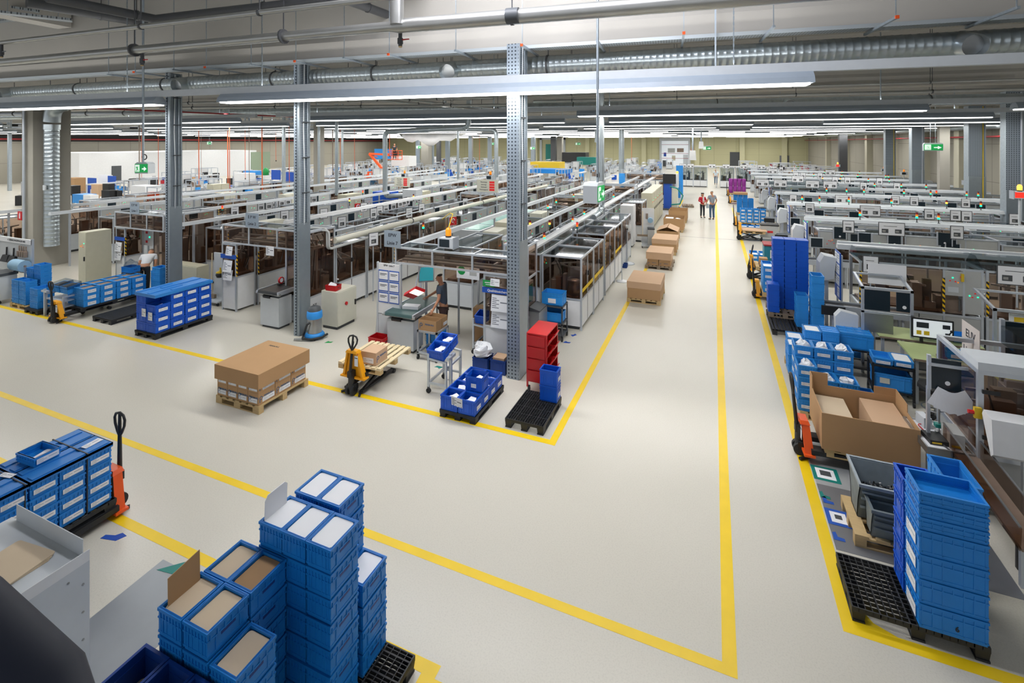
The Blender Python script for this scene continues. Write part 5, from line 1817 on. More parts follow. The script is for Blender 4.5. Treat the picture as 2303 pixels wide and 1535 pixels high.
# line seven
header('tinted portal guard with amber beacon of line seven', -7.15, -4.0, 9.82, 1.97, 2.38, 0.62, 3, ())
MB().box(0, 0, 0, 0.045, 0.045, 1.97).build('leg', M['alu'], bpy.data.objects['portal_guard'])
pillar('quality cabinet with two clipped lists against the middle column', -4.78, -4.0, 9.85, 10.5, 1.95, 0.82, ((0.42, 1.35, 0.42, 0.36), (0.42, 0.98, 0.42, 0.34), (0.3, 1.8, 0.22, 0.16)), (1.55, 'Qualitätssicherung'))
MB().box(0.0, -0.03, 1.69, 0.3, -0.02, 1.83).build('green_plate', M['green'], bpy.data.objects['pillar_cabinet'])
MB().box(0.05, -0.032, 1.77, 0.25, -0.03, 1.785).box(0.07, -0.032, 1.73, 0.23, -0.03, 1.742).build('green_plate_print', M['paper'], bpy.data.objects['pillar_cabinet'])
t = thing('tall_guard_door', 'tall tinted guard door behind the middle column', 'machine', (-4.6, 9.85, 0))
profile_frame(0, 0.72, 0.62, 1.35, (0.0, 0.85, 1.75, 2.5), 0.045).build('frame', M['alu'], t)
MB().box(0.01, 0.73, 0.06, 0.61, 1.34, 0.8).build('base_cabinet', M['white'], t)
MB().box(0.6, 0.77, 0.86, 0.606, 1.3, 1.7).build('side_pane', M['pane'], t)
MB().box(0.6, 0.77, 1.76, 0.606, 1.3, 2.45).build('upper_pane', M['pane'], t)
for k in range(3):
    MB().tube([(0.1 + 0.14 * k, 0.75, 2.53), (0.1 + 0.14 * k, 1.6, 2.53)], 0.03, 8).build('roof_hose', M['lgrey'], t)
# whiteboard
t = thing('info_board', 'white information board with six blue framed sheets at the head of line seven', 'board', (-7.3, 9.80, 0))
MB().box(-0.33, 0, 0.72, 0.31, 0.03, 1.95).build('board_panel', M['white'], t)
MB().box(-0.33, 0.003, 0.04, 0.31, 0.028, 0.70).build('lower_panel', M['lgrey'], t)
for x in (-0.36, 0.31):
    MB().box(x, -0.01, 0, x + 0.04, 0.04, 1.97).build('board_post', M['alu'], t)
text('EPW  Linie 7', 0.06, (0, -0.002, 1.9), (pi / 2, 0, 0), M['ink'], t)
for r_ in range(3):
    for c in range(2):
        xx, zz = -0.16 + 0.31 * c, 1.66 - 0.27 * r_
        f = MB().box(xx - 0.145, -0.006, zz - 0.125, xx + 0.145, -0.0005, zz + 0.125).build('blue_frame', M['cblue'], t)
        MB().box(xx - 0.13, -0.009, zz - 0.1, xx + 0.13, -0.0065, zz + 0.1).box(xx - 0.1, -0.0105, zz + 0.03, xx + 0.1, -0.009, zz + 0.045, 1).box(xx - 0.1, -0.0105, zz, xx + 0.05, -0.009, zz + 0.012, 1).build('sheet', [M['paper'], M['ink']], f)
t = thing('leaning_panel', 'grey framed panel leaning at the edge of the information board', 'panel', (-7.8, 9.9, 0))
MB().extr([(0, 0), (0.55, 0), (0.55, 1.5), (0, 1.5)], (0, 0, 0), (0, 1, 0), (0.09, 0, 1), (0.03, 0, 0)).build('panel_sheet', M['lgrey'], t)

# conveyors
def belt_conveyor(label, loc, rz, L, W, z, cab=True, col='teal_belt'):
    mat('teal_belt', '3D5756', 0.4)
    mat('black_belt', '2E3133', 0.35)
    t = thing('belt_conveyor', label, 'conveyor', loc, rz)
    MB().extr([(0.0, z - 0.06), (0.03, z - 0.01), (0.06, z), (L - 0.06, z), (L - 0.03, z - 0.01), (L, z - 0.06), (L - 0.06, z - 0.1), (0.06, z - 0.1)], (-W / 2, 0, 0), (0, 1, 0), (0, 0, 1), (W, 0, 0)).build('belt', MATS[col], t)
    for s in (-1, 1):
        MB().box(s * (W / 2 + 0.02) - 0.018, 0.02, z - 0.09, s * (W / 2 + 0.02) + 0.018, L, z + 0.015).build('side_rail', M['alu'], t)
        MB().box(s * (W / 2 - 0.03) - 0.02, L - 0.3, 0, s * (W / 2 - 0.03) + 0.02, L - 0.26, z - 0.1).build('leg', M['alu'], t)
    MB().tube([(-W / 2 - 0.08, 0.05, z - 0.06), (W / 2 + 0.08, 0.05, z - 0.06)], 0.035, 10).build('roller', M['steel'], t)
    if cab:
        MB().box(-W / 2 + 0.02, 0.08, 0.06, W / 2, 0.5, z - 0.16).box(-W / 2 + 0.05, 0.12, 0, W / 2 - 0.03, 0.46, 0.06, 1).build('base_cabinet', [M['lgrey'], M['dgrey']], t)
        MB().tube([(-W * 0.3, 0.1, z - 0.16), (W * 0.05, 0.1, z - 0.16)], 0.05, 10).build('drive_motor', M['black'], t)
    return t


belt_conveyor('conveyor with a green belt where the worker packs at line seven', (-6.8, 9.46, 0), 0.02, 1.5, 0.74, 0.9)
o = MB().box(-0.2, -0.1, 0, 0.2, 0.1, 0.07).build('packed_part', M['paper'], None, (-6.75, 9.95, 0.901), 0.2)
tag(o, 'white packed part lying on the green belt', 'part')
belt_conveyor('black conveyor on a grey cabinet at the head of line two', (-10.85, 9.35, 0), 0.0, 1.3, 0.68, 0.98, True, 'black_belt')
t = thing('tape_dispenser', 'red and white tape dispenser standing on the black conveyor', 'dispenser', (-11.0, 9.95, 0.995))
MB().box(-0.03, -0.1, 0, 0.03, 0.1, 0.03).build('foot', M['black'], t)
MB().tube([(-0.02, 0, 0.12), (0.02, 0, 0.12)], 0.09, 16).build('tape_roll', M['red'], t)
MB().tube([(-0.025, 0, 0.12), (0.025, 0, 0.12)], 0.06, 12).build('tape_core', M['paper'], t)
for k in range(2):
    inst('ub', make_crate(0.4, 0.3, 0.22, 'pale'), (-6.1, 10.02, 0.0 + 0.222 * k), 0, 'blue crate beside the carton trolley under the conveyor, %s' % ('lower', 'upper')[k])
inst('br', make_crate(0.42, 0.32, 0.3, 'red', name='red_crate'), (-7.35, 9.5, 0), 0, 'brownish red crate on the floor under the information board')
# red inspection lamp
t = thing('inspection_lamp', 'tilted red and white inspection lamp above the green belt', 'lamp', (-6.55, 9.75, 1.32))
a = MB().extr([(-0.2, -0.16), (0.2, -0.16), (0.2, 0.16), (-0.2, 0.16)], (0, 0, 0), (0.8, 0, 0.5), (0.3, 0.8, -0.45), (0.0, 0.05, 0.05)).build('lamp_head', M['red'], t)
MB().extr([(-0.0, -0.15), (0.2, -0.15), (0.2, 0.15), (0, 0.15)], (0, -0.004, -0.004), (0.8, 0, 0.5), (0.3, 0.8, -0.45), (0.0, -0.004, -0.004)).build('lit_panel', mat('lit_panel', 'FFFFFF', 0.5, 0, 0, emit='FFF3E8', es=1.4), a)
MB().tube([(0, 0.05, 0.08), (0, 0.12, 0.3), (0.0, 0.3, 0.64)], 0.018, 6).build('lamp_arm', M['alu'], t)
# carton trolley
t = thing('box_trolley', 'aluminium trolley with two open printed cartons beside the worker', 'trolley', (-5.95, 9.62, 0))
for x in (-0.24, 0.24):
    for y in (-0.24, 0.24):
        MB().box(x - 0.02, y - 0.02, 0.1, x + 0.02, y + 0.02, 0.66).build('post', M['alu'], t)
MB().ring(-0.26, -0.26, 0.26, 0.26, 0.04, 0.62, 0.66).box(-0.24, -0.24, 0.655, 0.24, 0.24, 0.662).build('top_frame', M['alu'], t)
MB().ring(-0.26, -0.26, 0.26, 0.26, 0.04, 0.14, 0.18).build('lower_frame', M['alu'], t)
add_casters(t, [(x, y) for x in (-0.24, 0.24) for y in (-0.24, 0.24)], 0.045)
for k in range(2):
    carton('open printed carton on the aluminium trolley, %s' % ('front', 'rear')[k], (-5.95, 9.50 + 0.25 * k, 0.663), 0.46, 0.24, 0.24, 0.0, 'card', True, logo=('F',) if k == 0 else (), cards=(('R', 0.16, 0.07),) if k else ())
carton('tall brown carton standing behind the worker', (-5.35, 10.9, 0), 0.32, 0.3, 0.82, 0.1, 'card')
p_logo(bpy.data.objects[[o.name for o in COL.objects if o.get('label', '').startswith('tall brown carton')][0]], (-0.05, -0.153, 0.5), 0.12)
carton('second tall brown carton standing behind the worker', (-5.15, 11.2, 0), 0.3, 0.3, 0.8, 0.1, 'card')
# inner cabinets of line seven seen under the portal
inst('iw', make_cabinet(1.6, 0.5, 0.85, 'white', 2, False, 'low_cabinet'), (-4.95, 11.6, 0), 0, 'low white cabinet inside line seven under the portal')
t = thing('guard_box', 'tinted guard box over the low white cabinet inside line seven', 'machine', (-4.95, 11.6, 0.851))
profile_frame(-0.25, -0.8, 0.25, 0.8, (0, 0.05, 0.95), 0.04).build('frame', M['alu'], t)
MB().box(0.235, -0.76, 0.05, 0.24, 0.76, 0.9).build('side_pane', M['pane'], t)
machinery_bm(-0.2, -0.7, 0.2, 0.7, 0.0, 0.7, 21, 6).build('machinery', mm(), t)
t = thing('monitor_board', 'white panel with a green round mark and a picture inside line seven', 'board', (-5.75, 10.95, 1.45))
MB().box(-0.32, 0, 0, 0.32, 0.02, 0.36).build('panel', M['paper'], t)
MB().tube([(-0.18, -0.004, 0.2), (-0.18, 0, 0.2)], 0.11, 14).build('green_mark', M['green'], t)
MB().box(0.05, -0.004, 0.1, 0.25, 0, 0.28).build('picture', M['grey'], t)
MB().box(-0.3, 0.02, -1.45, -0.26, 0.06, 0.3).box(0.26, 0.02, -1.45, 0.3, 0.06, 0.3).build('stand_post', M['alu'], t)
t = thing('machine_monitor', 'teal lit monitor over the green belt', 'monitor', (-6.75, 10.6, 1.35), radians(35))
MB().box(-0.2, 0, 0, 0.2, 0.05, 0.42).build('housing', M['lgrey'], t)
MB().box(-0.17, -0.004, 0.04, 0.17, 0, 0.38).build('screen', mat('teal_screen', '2F8E9A', 0.3, 0, 0, emit='2F9AA6', es=0.5), t)
MB().box(-0.03, 0.05, -1.35, 0.03, 0.09, 0.3).build('stand_post', M['alu'], t)
# amber beacon box on the portal
def beacon(label, loc, s=1.0, lit=False, pole=0.0, rz=0, disp=False):
    t = thing('beacon_light', label, 'beacon', loc, rz)
    if pole:
        MB().tube([(0, 0, -pole), (0, 0, 0)], 0.035 * s, 8).build('pole', M['lgrey'], t)
    b = MB().box(-0.2 * s, -0.13 * s, 0, 0.2 * s, 0.13 * s, 0.24 * s)
    b.build('box', M['lgrey'], t)
    for x in (-0.21, 0.19):
        MB().box(x * s, -0.14 * s, -0.02, (x + 0.02) * s, 0.14 * s, 0.26 * s).build('box_frame', M['alu'], t)
    MB().box(-0.17 * s, -0.135 * s, 0.03 * s, 0.1 * s, -0.13 * s, 0.21 * s).build('speaker_grille' if not disp else 'display', M['rlit'] if disp else M['screen'], t)
    MB().cyl((0, 0, 0.24 * s), 0.07 * s, 0.04 * s, 12).build('lamp_base', M['black'], t)
    b = MB().lathe([(0.065 * s, 0.28 * s), (0.07 * s, 0.4 * s), (0.045 * s, 0.46 * s), (0.001, 0.48 * s)], n=14)
    b.build('amber_dome', M['amberon' if lit else 'amber'], t)
    return t


beacon('amber beacon on a black and grey box above the line seven portal', (-5.85, 10.15, 2.4), 1.0)
MB().tube([(0, 0, 0.45), (-0.05, 0.3, 0.75), (-0.35, 0.7, 0.7), (-0.7, 0.9, 0.5)], 0.012, 6).build('yellow_cable', M['cable'], [o for o in COL.objects if o.get('label', '').startswith('amber beacon on a black')][0])
t = thing('bowl_feeder', 'round bowl feeder with pale parts in the first guard cell by the aisle', 'feeder', (-3.42, 12.62, 0.87))
MB().lathe([(0.002, 0), (0.17, 0), (0.17, 0.22), (0.13, 0.26), (0.2, 0.34), (0.2, 0.42), (0.18, 0.42), (0.16, 0.34), (0.002, 0.33)], n=18).build('bowl', M['steel'], t)
MB().lathe([(0.002, 0.40), (0.12, 0.38), (0.16, 0.35)], n=14).build('loose_parts', M['cream'], t)
t = thing('terminal_desk', 'grey terminal desk with monitor and keyboard behind the middle column', 'terminal', (-4.02, 10.95, 0))
MB().box(-0.28, -0.3, 0, 0.28, 0.3, 0.95).build('desk_body', M['steel'], t)
MB().extr([(0, 0), (0.28, 0.0), (0.28, 0.03), (0, 0.1)], (0.0, -0.25, 0.95), (1, 0, 0), (0, 0, 1), (0, 0.5, 0)).build('keyboard', M['dgrey'], t)
MB().box(-0.26, -0.26, 0.95, -0.06, 0.26, 1.55).build('monitor_housing', M['lgrey'], t)
MB().box(-0.06, -0.2, 1.08, -0.054, 0.2, 1.48).build('screen', mat('green_screen', '37614A', 0.3, 0, 0, emit='37714A', es=0.3), t)

# line two
header('tinted portal guard of line two with clear roof', -13.3, -10.05, 9.92, 1.97, 2.52, 0.7, 3)
pillar('white pillar cabinet with clipped lists heading line two', -13.35, -12.75, 9.95, 10.6, 1.95, 1.02, ((0.28, 1.3, 0.36, 0.34), (0.3, 0.95 + 0.1, 0.36, 0.3), (0.35, 1.75, 0.26, 0.26)), (1.52, None), True)
pillar('tall guard cell at the head of line two, inner side', -13.35, -12.72, 10.65, 12.4, 1.9, 0.9, (), None, True)
pillar('tall tinted guard cell behind the second column', -10.85, -10.02, 9.95, 10.95, 2.5, 0.75, (), None)
o = card_bm(0.3, 0.26, 5).build('notice', [M['paper'], M['ink']], None, (-11.35, 9.89, 1.9))
tag(o, 'white notice hanging from the portal guard of line two', 'paper')
inst('cab2', make_cabinet(0.72, 0.55, 0.98, 'cream', 1, False, 'low_cabinet'), (-9.33, 10.35, 0), 0, 'low cream cabinet with a red switch beside the vacuum cleaner')
b = MB().tube([(-9.055, 10.3, 0.62), (-9.03, 10.3, 0.62)], 0.045, 12)
o = b.build('main_switch', M['red'], PROTO['cab2'])
o.location = (9.33, -10.35, 0)
o = inst('rtray', make_crate(0.34, 0.24, 0.14, 'red', name='red_tray'), (-9.35, 10.15, 0.985), 0.1, 'red tray with papers on the low cream cabinet')
sheet('paper_note', 0.2, 0.15, 0.004, M['paper'], (-9.38, 10.15, 1.10), 'folded papers sticking out of the red tray', 'paper', rot=(0.6, 0.3, 0.2))
t = thing('spray_bottle', 'clear spray bottle in the red tray', 'bottle', (-9.24, 10.2, 1.02))
MB().lathe([(0.002, 0), (0.035, 0), (0.035, 0.16), (0.012, 0.2), (0.012, 0.23)], n=12).build('bottle_body', M['clear'], t)
MB().box(-0.03, -0.01, 0.23, 0.02, 0.01, 0.26).build('nozzle', M['white'], t)
# vacuum cleaner
t = thing('vacuum_cleaner', 'steel and blue industrial vacuum cleaner at the foot of the second column', 'vacuum cleaner', (-9.28, 9.42, 0))
MB().lathe([(0.002, 0.03), (0.22, 0.03), (0.24, 0.08), (0.2, 0.13), (0.17, 0.14)], n=18).build('foot_ring', M['pale'], t)
MB().lathe([(0.17, 0.13), (0.175, 0.5), (0.17, 0.52)], n=18).build('tank', M['steel'], t)
MB().lathe([(0.185, 0.5), (0.19, 0.54), (0.18, 0.66), (0.16, 0.68)], n=18).build('lid_ring', M['pale'], t)
MB().lathe([(0.16, 0.67), (0.14, 0.76), (0.06, 0.8), (0.002, 0.81)], n=18).build('motor_head', M['dgrey'], t)
MB().tube([(0, 0, 0.8), (0.0, -0.05, 0.84), (0.0, 0.06, 0.84), (0, 0.03, 0.8)], 0.012, 6).build('carry_handle', M['dgrey'], t)
MB().tube([(0.0, -0.18, 0.42), (0.0, -0.25, 0.4), (-0.08, -0.24, 0.24), (-0.2, -0.16, 0.12), (-0.1, -0.3, 0.05), (0.12, -0.24, 0.05), (0.28, -0.05, 0.06), (0.27, 0.15, 0.07)], 0.028, 8).build('suction_hose', M['black'], t)
MB().tube([(-0.1, -0.3, 0.05), (-0.3, -0.36, 0.04)], 0.024, 8).build('hose_end', M['steel'], t)
add_casters(t, [(0.15, 0.15), (-0.15, 0.15), (0.15, -0.15), (-0.15, -0.15)], 0.02)

# line 1
header('tinted portal guard of line one with the yellow hose', -19.15, -16.55, 10.3, 1.97, 2.52, 0.7, 3)
pillar('pillar cabinet behind crates with clipped lists heading line one', -19.18, -18.66, 10.35, 10.95, 1.95, 1.0, ((0.2, 1.3, 0.34, 0.32), (0.2, 0.96 + 0.05, 0.34, 0.32)), (1.52, None), True)
pillar('tall guard cell behind the third column at line one', -17.6, -16.85, 10.6, 12.3, 2.45, 0.6, (), None, True)
inst('e1cab', make_cabinet(0.42, 0.75, 1.9, 'beige', 1, True, 'tall_cabinet'), (-19.2, 9.65, 0), -pi / 2, 'tall beige switch cabinet with a white list beside line one')
PROTO['e1cab'].location = (-19.52, 9.92, 0)
t = thing('control_box', 'grey control box with a green lamp under the portal of line one', 'control box', (-18.6, 11.1, 1.25))
b = MB().box(-0.35, -0.1, 0, 0.35, 0.1, 0.62)
b.build('box_body', M['lgrey'], t)
b = MB().box(-0.02, -0.115, 0.42, 0.08, -0.1, 0.5).box(-0.02, -0.115, 0.1, 0.08, -0.1, 0.18).box(0.16, -0.115, 0.28, 0.21, -0.1, 0.33, 1)
b.build('switch', [M['red'], M['gled']], t)
MB().box(-0.3, 0.1, -1.25, -0.25, 0.15, 0.6).box(0.25, 0.1, -1.25, 0.3, 0.15, 0.6).build('stand_post', M['alu'], t)
inst('lowe1', make_cabinet(1.3, 0.4, 0.9, 'beige', 1, False, 'low_cabinet'), (-15.95, 10.75, 0), -pi / 2, 'low beige cabinet with a red switch beside the third column')
MB().tube([(0.2, -0.1, 0.6), (0.225, -0.1, 0.6)], 0.05, 12).build('main_switch', M['red'], PROTO['lowe1'])
t = thing('mop_stand', 'grey stand with broom and yellow bucket head of line two', 'cleaning station', (-14.0, 10.3, 0))
MB().box(-0.3, 0.1, 0.1, 0.3, 0.14, 1.5).build('back_board', M['lgrey'], t)
MB().box(-0.32, -0.25, 0.1, 0.32, 0.2, 0.14).build('base_plate', M['lgrey'], t)
MB().tube([(-0.25, -0.02, 0.2), (-0.27, 0.02, 1.5)], 0.015, 8).build('broom_stick', M['wood2'], t)
MB().box(-0.45, -0.08, 0.16, -0.05, 0.0, 0.26).build('broom_head', M['oldwood'], t)
MB().lathe([(0.002, 0), (0.1, 0.02), (0.13, 0.1), (0.11, 0.16), (0.002, 0.2)], (0.12, 0.0, 0.78), 14).build('bucket', M['black'], t)
MB().lathe([(0.11, 0.0), (0.12, 0.03), (0.03, 0.07), (0.02, 0.16)], (0.12, 0.0, 0.93), 12).build('bucket_lid', M['cable'], t)
add_casters(t, [(-0.28, -0.2), (0.28, -0.2), (-0.28, 0.15), (0.28, 0.15)], 0.04)
t = thing('side_table_rack', 'black rack with blue folders beside the mop stand', 'rack', (-14.1, 11.0, 0))
for x in (-0.25, 0.25):
    for y in (-0.2, 0.2):
        MB().box(x - 0.015, y - 0.015, 0, x + 0.015, y + 0.015, 0.95).build('leg', M['black'], t)
MB().box(-0.27, -0.22, 0.95, 0.27, 0.22, 0.98).build('rack_top', M['black'], t)
inst('pd', make_crate(0.4, 0.3, 0.16, 'pale'), (-14.1, 11.0, 0.981), 0, 'pale blue tray on the black rack beside the mop stand')
# ================================================================ the lines beside the concrete wall
YL = [15.4, 20.6, 25.4, 30.4, 35.0, 39.6, 44.2, 49.0, 54.0]


def make_panel_cell(L=2.4, W=1.0, H=1.95, seed=4, screen=True):
    """line module with hazard posts, a tinted window and a control column"""
    def f():
        t = thing('line_station', 'line station', 'machine')
        x, y = W / 2, L / 2
        profile_frame(-x, -y, x, y, (0.0, 0.85, H), 0.05, True, (('y', y - 0.75, 0.1, H), ('y', y - 0.38, 0.85, H))).build('frame', M['alu'], t)
        MB().box(-x + 0.012, -y + 0.012, 0.1, x - 0.012, y - 0.012, 0.8).box(x - 0.012, -0.01, 0.1, x - 0.008, 0.01, 0.8, 1).build('base_cabinet', [M['grey'], M['dgrey']], t)
        machinery_bm(-x + 0.1, -y + 0.1, x - 0.12, y - 0.1, 0.85, H - 0.3, seed, 12).build('machinery', mm(), t)
        MB().box(x - 0.02, -y + 0.05, 0.86, x - 0.014, y - 0.75, H - 0.05).build('side_pane', M['pane'], t)
        b = MB().box(x - 0.05, y - 0.72, 1.3, x - 0.004, y - 0.38, H - 0.08)
        panel_bits(b, x - 0.004, y - 0.68, 1.55, seed)
        b.box(x - 0.004, y - 0.66, 1.38, x + 0.004, y - 0.46, 1.5, 4)
        b.build('control_panel', [M['grey'], M['rled'], M['gled'], M['amber'], M['lgrey']], t)
        b = MB().box(x - 0.05, y - 0.35, 0.9, x - 0.004, y - 0.05, H - 0.05)
        panel_bits(b, x - 0.004, y - 0.32, 1.2, seed + 5)
        b.build('side_panel', [M['grey'], M['rled'], M['gled'], M['amber']], t)
        for yy in (-y, y - 0.76):
            MB().box(x, yy, 0.9, x + 0.004, yy + 0.05, H - 0.25).build('hazard_strip', M['hazard'], t)
        MB().box(x + 0.0, y - 0.42, H - 0.3, x + 0.04, y - 0.37, H - 0.12).build('yellow_grip', M['cable'], t)
        MB().extr([(-x, H), (x, H), (x * 0.2, H + 0.26), (-x * 0.5, H + 0.26)], (0, -y, 0), (1, 0, 0), (0, 0, 1), (0, L, 0)).build('sloping_hood', M['clear'], t)
        return t
    return f


CELLS.update(p1=make_panel_cell(), p2=make_panel_cell(2.0, 1.0, 1.9, 14), s3=make_station(2.4, 1.0, 1.85, 31, 'pane', 'grey'), lc=make_cabinet(1.1, 1.0, 1.0, 'beige', 1, False, 'low_cabinet'))
LEN.update(p1=2.4, p2=2.0, s3=2.4, lc=1.1)
DESC.update(p1='line station with hazard strips', p2='short line station with hazard strips', s3='grey station with dark screen', lc='low beige cabinet')


def rowx(where, yc, x0, seq):
    x = x0
    cnt = {}
    for s in seq:
        if isinstance(s, (int, float)):
            x += s
            continue
        L = LEN[s]
        cnt[s] = cnt.get(s, 0) + 1
        inst(s, CELLS[s], (x + L / 2, yc, 0), -pi / 2, '%s %s, %s' % (NTH[cnt[s] - 1], DESC[s], where))
        x += L + 0.04
    return x


WL = ['first wall line', 'second wall line', 'third wall line', 'fourth wall line', 'fifth wall line', 'sixth wall line', 'seventh wall line', 'eighth wall line', 'ninth wall line']
SEQ = [['p1', 'p1', 's3', 's3', 'p2'], ['s3', 's3', 's2', 'c3', 'c3', 'p2'], ['s2', 's3', 's2', 's3', 'c3'], ['s3', 's2', 's3', 's2', 's3'], ['p1', 'p1', 's2', 's3', 's3'],
       ['p2', 'p1', 's3', 's2', 's3'], ['s2', 's3', 's2', 's3', 's2'], ['s3', 's2', 's3', 's2', 's3'], ['s2', 's3', 's2', 's3', 's2']]
for k, (y, sq) in enumerate(zip(YL, SEQ)):
    rowx('front of the ' + WL[k], y - 0.35, 3.35, sq)
    if 0 < k < 7:
        rowx('rear of the ' + WL[k], y + 1.6, 3.6, [('s2', 's3')[k % 2], 'c3', 's2', 's3', 'c3'])


def trough_x(label, y, x0, x1, z, w=0.24, mk='lgrey', posts=True):
    t = thing('cable_trough', label, 'cable trough', (x0, y, 0))
    L = x1 - x0
    MB().extr([(-w / 2, 0), (-w * 0.3, 0.12), (w * 0.3, 0.12), (w / 2, 0)], (0, 0, z), (0, 1, 0), (0, 0, 1), (L, 0, 0)).build('trough_body', M[mk], t)
    if posts:
        x = 0.3
        while x < L:
            MB().box(x, -0.03, 0.0, x + 0.05, 0.03, z).build('post', M['alu'], t)
            x += 3.5
    return t


for k, y in enumerate(YL):
    trough_x('pale cable trough over the front of the ' + WL[k], y + 0.28, 3.1, 14.2, 2.02)
    if k < 7:
        trough_x('pale second cable trough between the rows of the ' + WL[k], y + 0.75, 3.2, 14.2, 2.02, 0.16)

# boards at the heads of the wall lines
def head_board(label, loc, n=0):
    """standing board facing the aisle with eight blue framed sheets"""
    t = thing('info_board', label, 'board', loc, -pi / 2)
    MB().box(-0.28, 0, 0.85, 0.28, 0.03, 2.05).build('board_panel', M['cblue'], t)
    for r in range(4):
        for c in range(2):
            if (r, c) == (3 - n % 2, 0):
                continue
            xx, zz = -0.135 + 0.27 * c, 1.9 - 0.29 * r
            MB().box(xx - 0.115, -0.005, zz - 0.125, xx + 0.115, -0.0005, zz + 0.125).box(xx - 0.09, -0.0065, zz + 0.05, xx + 0.06, -0.005, zz + 0.062, 1).box(xx - 0.09, -0.0065, zz, xx + 0.08, -0.005, zz + 0.01, 1).build('sheet', [M['paper'], M['ink']], t)
    for x in (-0.26, 0.22):
        MB().box(x, 0.03, 0, x + 0.04, 0.07, 2.0).build('board_post', M['alu'], t)
    return t


for k in range(5):
    head_board('blue board with framed sheets at the head of the ' + WL[k], (2.98 + 0.05 * k, YL[k] - 0.35, 0), k)
    t = thing('terminal_box', 'pale sloping terminal box beside the head board of the ' + WL[k], 'terminal', (2.75 + 0.05 * k, YL[k] - 0.05, 0), -pi / 2)
    MB().extr([(0, 1.2), (0.32, 1.3), (0.38, 1.85), (0.1, 1.9), (0, 1.7)], (-0.22, -0.15, 0), (0, 1, 0), (0, 0, 1), (0.44, 0, 0)).build('housing', M['lgrey'], t)
    MB().box(-0.04, 0, 0, 0.04, 0.08, 1.25).build('stand_post', M['alu'], t)
    t = thing('feed_conveyor', 'dark feed conveyor running out of the ' + WL[k], 'conveyor', (2.7, YL[k] - 1.1, 0))
    MB().box(-0.15, -0.18, 0.78, 1.6, 0.18, 0.86).build('belt', M['black'], t)
    MB().box(-0.15, -0.22, 0.72, 1.6, -0.18, 0.9).box(-0.15, 0.18, 0.72, 1.6, 0.22, 0.9).build('side_rail', M['alu'], t)
    MB().box(-0.25, -0.26, 0.66, 0.25, -0.22, 0.88).build('drive_cover', M['black'], t)
    for x in (0.0, 1.4):
        MB().box(x, -0.15, 0, x + 0.04, -0.11, 0.72).box(x, 0.11, 0, x + 0.04, 0.15, 0.72).build('leg', M['alu'], t)
    if k:
        t = thing('dark_monitor', 'dark monitor on a post at the head of the ' + WL[k], 'monitor', (3.28, YL[k] - 0.98, 1.25))
        MB().box(-0.2, 0, 0, 0.2, 0.05, 0.36).build('housing', M['lgrey'], t)
        MB().box(-0.17, -0.004, 0.03, 0.17, 0, 0.33).build('screen', M['screen'], t)
        MB().box(-0.03, 0.05, -1.25, 0.03, 0.09, 0.2).build('stand_post', M['alu'], t)

# boards, dark panels and signal lights on the wall lines: (photo column, photo row, line)
BW = make_board(0.72, 0.44, 2, 0.5)
BS1 = make_board(0.34, 0.42, 1, 0.5)
DB = [(1958, 593, 0, 1), (2288, 620, 0, 2), (1908, 509, 1, 1), (2005, 515, 1, 2), (2152, 522, 1, 1), (1821, 467, 2, 1), (1957, 474, 2, 2), (2090, 481, 2, 1), (2149, 484, 2, 1), (2174, 486, 2, 1), (2282, 492, 2, 1), (1784, 446, 3, 1), (1897, 448, 3, 2), (2014, 450, 3, 1), (2056, 452, 3, 1), (2172, 456, 3, 1),
      (1715, 411, 4, 2), (1755, 411, 4, 2), (1827, 413, 4, 2), (1867, 414, 4, 2), (1942, 414, 4, 1), (2017, 418, 5, 1), (1794, 400, 5, 2), (1878, 402, 5, 1), (1906, 402, 5, 1), (1978, 403, 5, 1), (1738, 381, 7, 2), (1867, 382, 7, 2), (1728, 380, 8, 1), (1757, 380, 8, 1), (1790, 386, 6, 1), (1806, 388, 6, 1), (1844, 391, 6, 1)]
cn = {}
for x, y, k, n_ in DB:
    Y = YL[k] - 0.88
    g = zat(x, y, Y)
    cn[(k, n_)] = cn.get((k, n_), 0) + 1
    zz = min(2.15, max(1.55, g[2] - 0.22))
    inst('pbw' if n_ == 2 else 'pbs', BW if n_ == 2 else BS1, (g[0], Y, zz), 0, '%s %s picture board on the %s' % (NTH[cn[(k, n_)] - 1], 'wide' if n_ == 2 else 'small', WL[k]), 'picture boards of the wall lines')


def make_dark(w, h):
    def f():
        t = thing('dark_display', 'panel', 'panel')
        MB().box(-w / 2, 0, 0, w / 2, 0.03, h).build('panel_sheet', M['screen'], t)
        for x in (-w / 2 - 0.02, w / 2 - 0.01):
            MB().box(x, -0.005, -0.02, x + 0.03, 0.035, h + 0.02).build('edge_profile', M['alu'], t)
        MB().tube([(0, -0.004, h * 0.2), (0, 0, h * 0.2)], 0.03, 12).build('round_mark', M['paper'], t)
        return t
    return f


DP = [(1889, 508, 1), (1945, 538, 1), (2012, 541, 1), (2125, 520, 1), (1842, 483, 2), (1921, 487, 2), (2143, 563, 1), (1818, 452, 3), (1868, 453, 3), (2071, 463, 3), (2141, 465, 3), (2206, 470, 3), (1788, 428, 4), (1828, 428, 4), (1998, 435, 4), (2056, 437, 4), (2107, 442, 4), (1961, 409, 5), (2032, 420, 5), (1732, 390, 7), (1764, 391, 7), (1876, 395, 6), (1915, 396, 6), (1948, 397, 6)]
cn = {}
for i, (x, y, k) in enumerate(DP):
    Y = YL[k] - 0.885
    g = zat(x, y, Y)
    cn[k] = cn.get(k, 0) + 1
    inst('dp', make_dark(0.36, 0.4), (g[0], Y, min(1.6, max(1.1, g[2] - 0.2))), 0, '%s dark panel with a round mark on the %s' % (NTH[cn[k] - 1], WL[k]), 'dark panels of the wall lines')


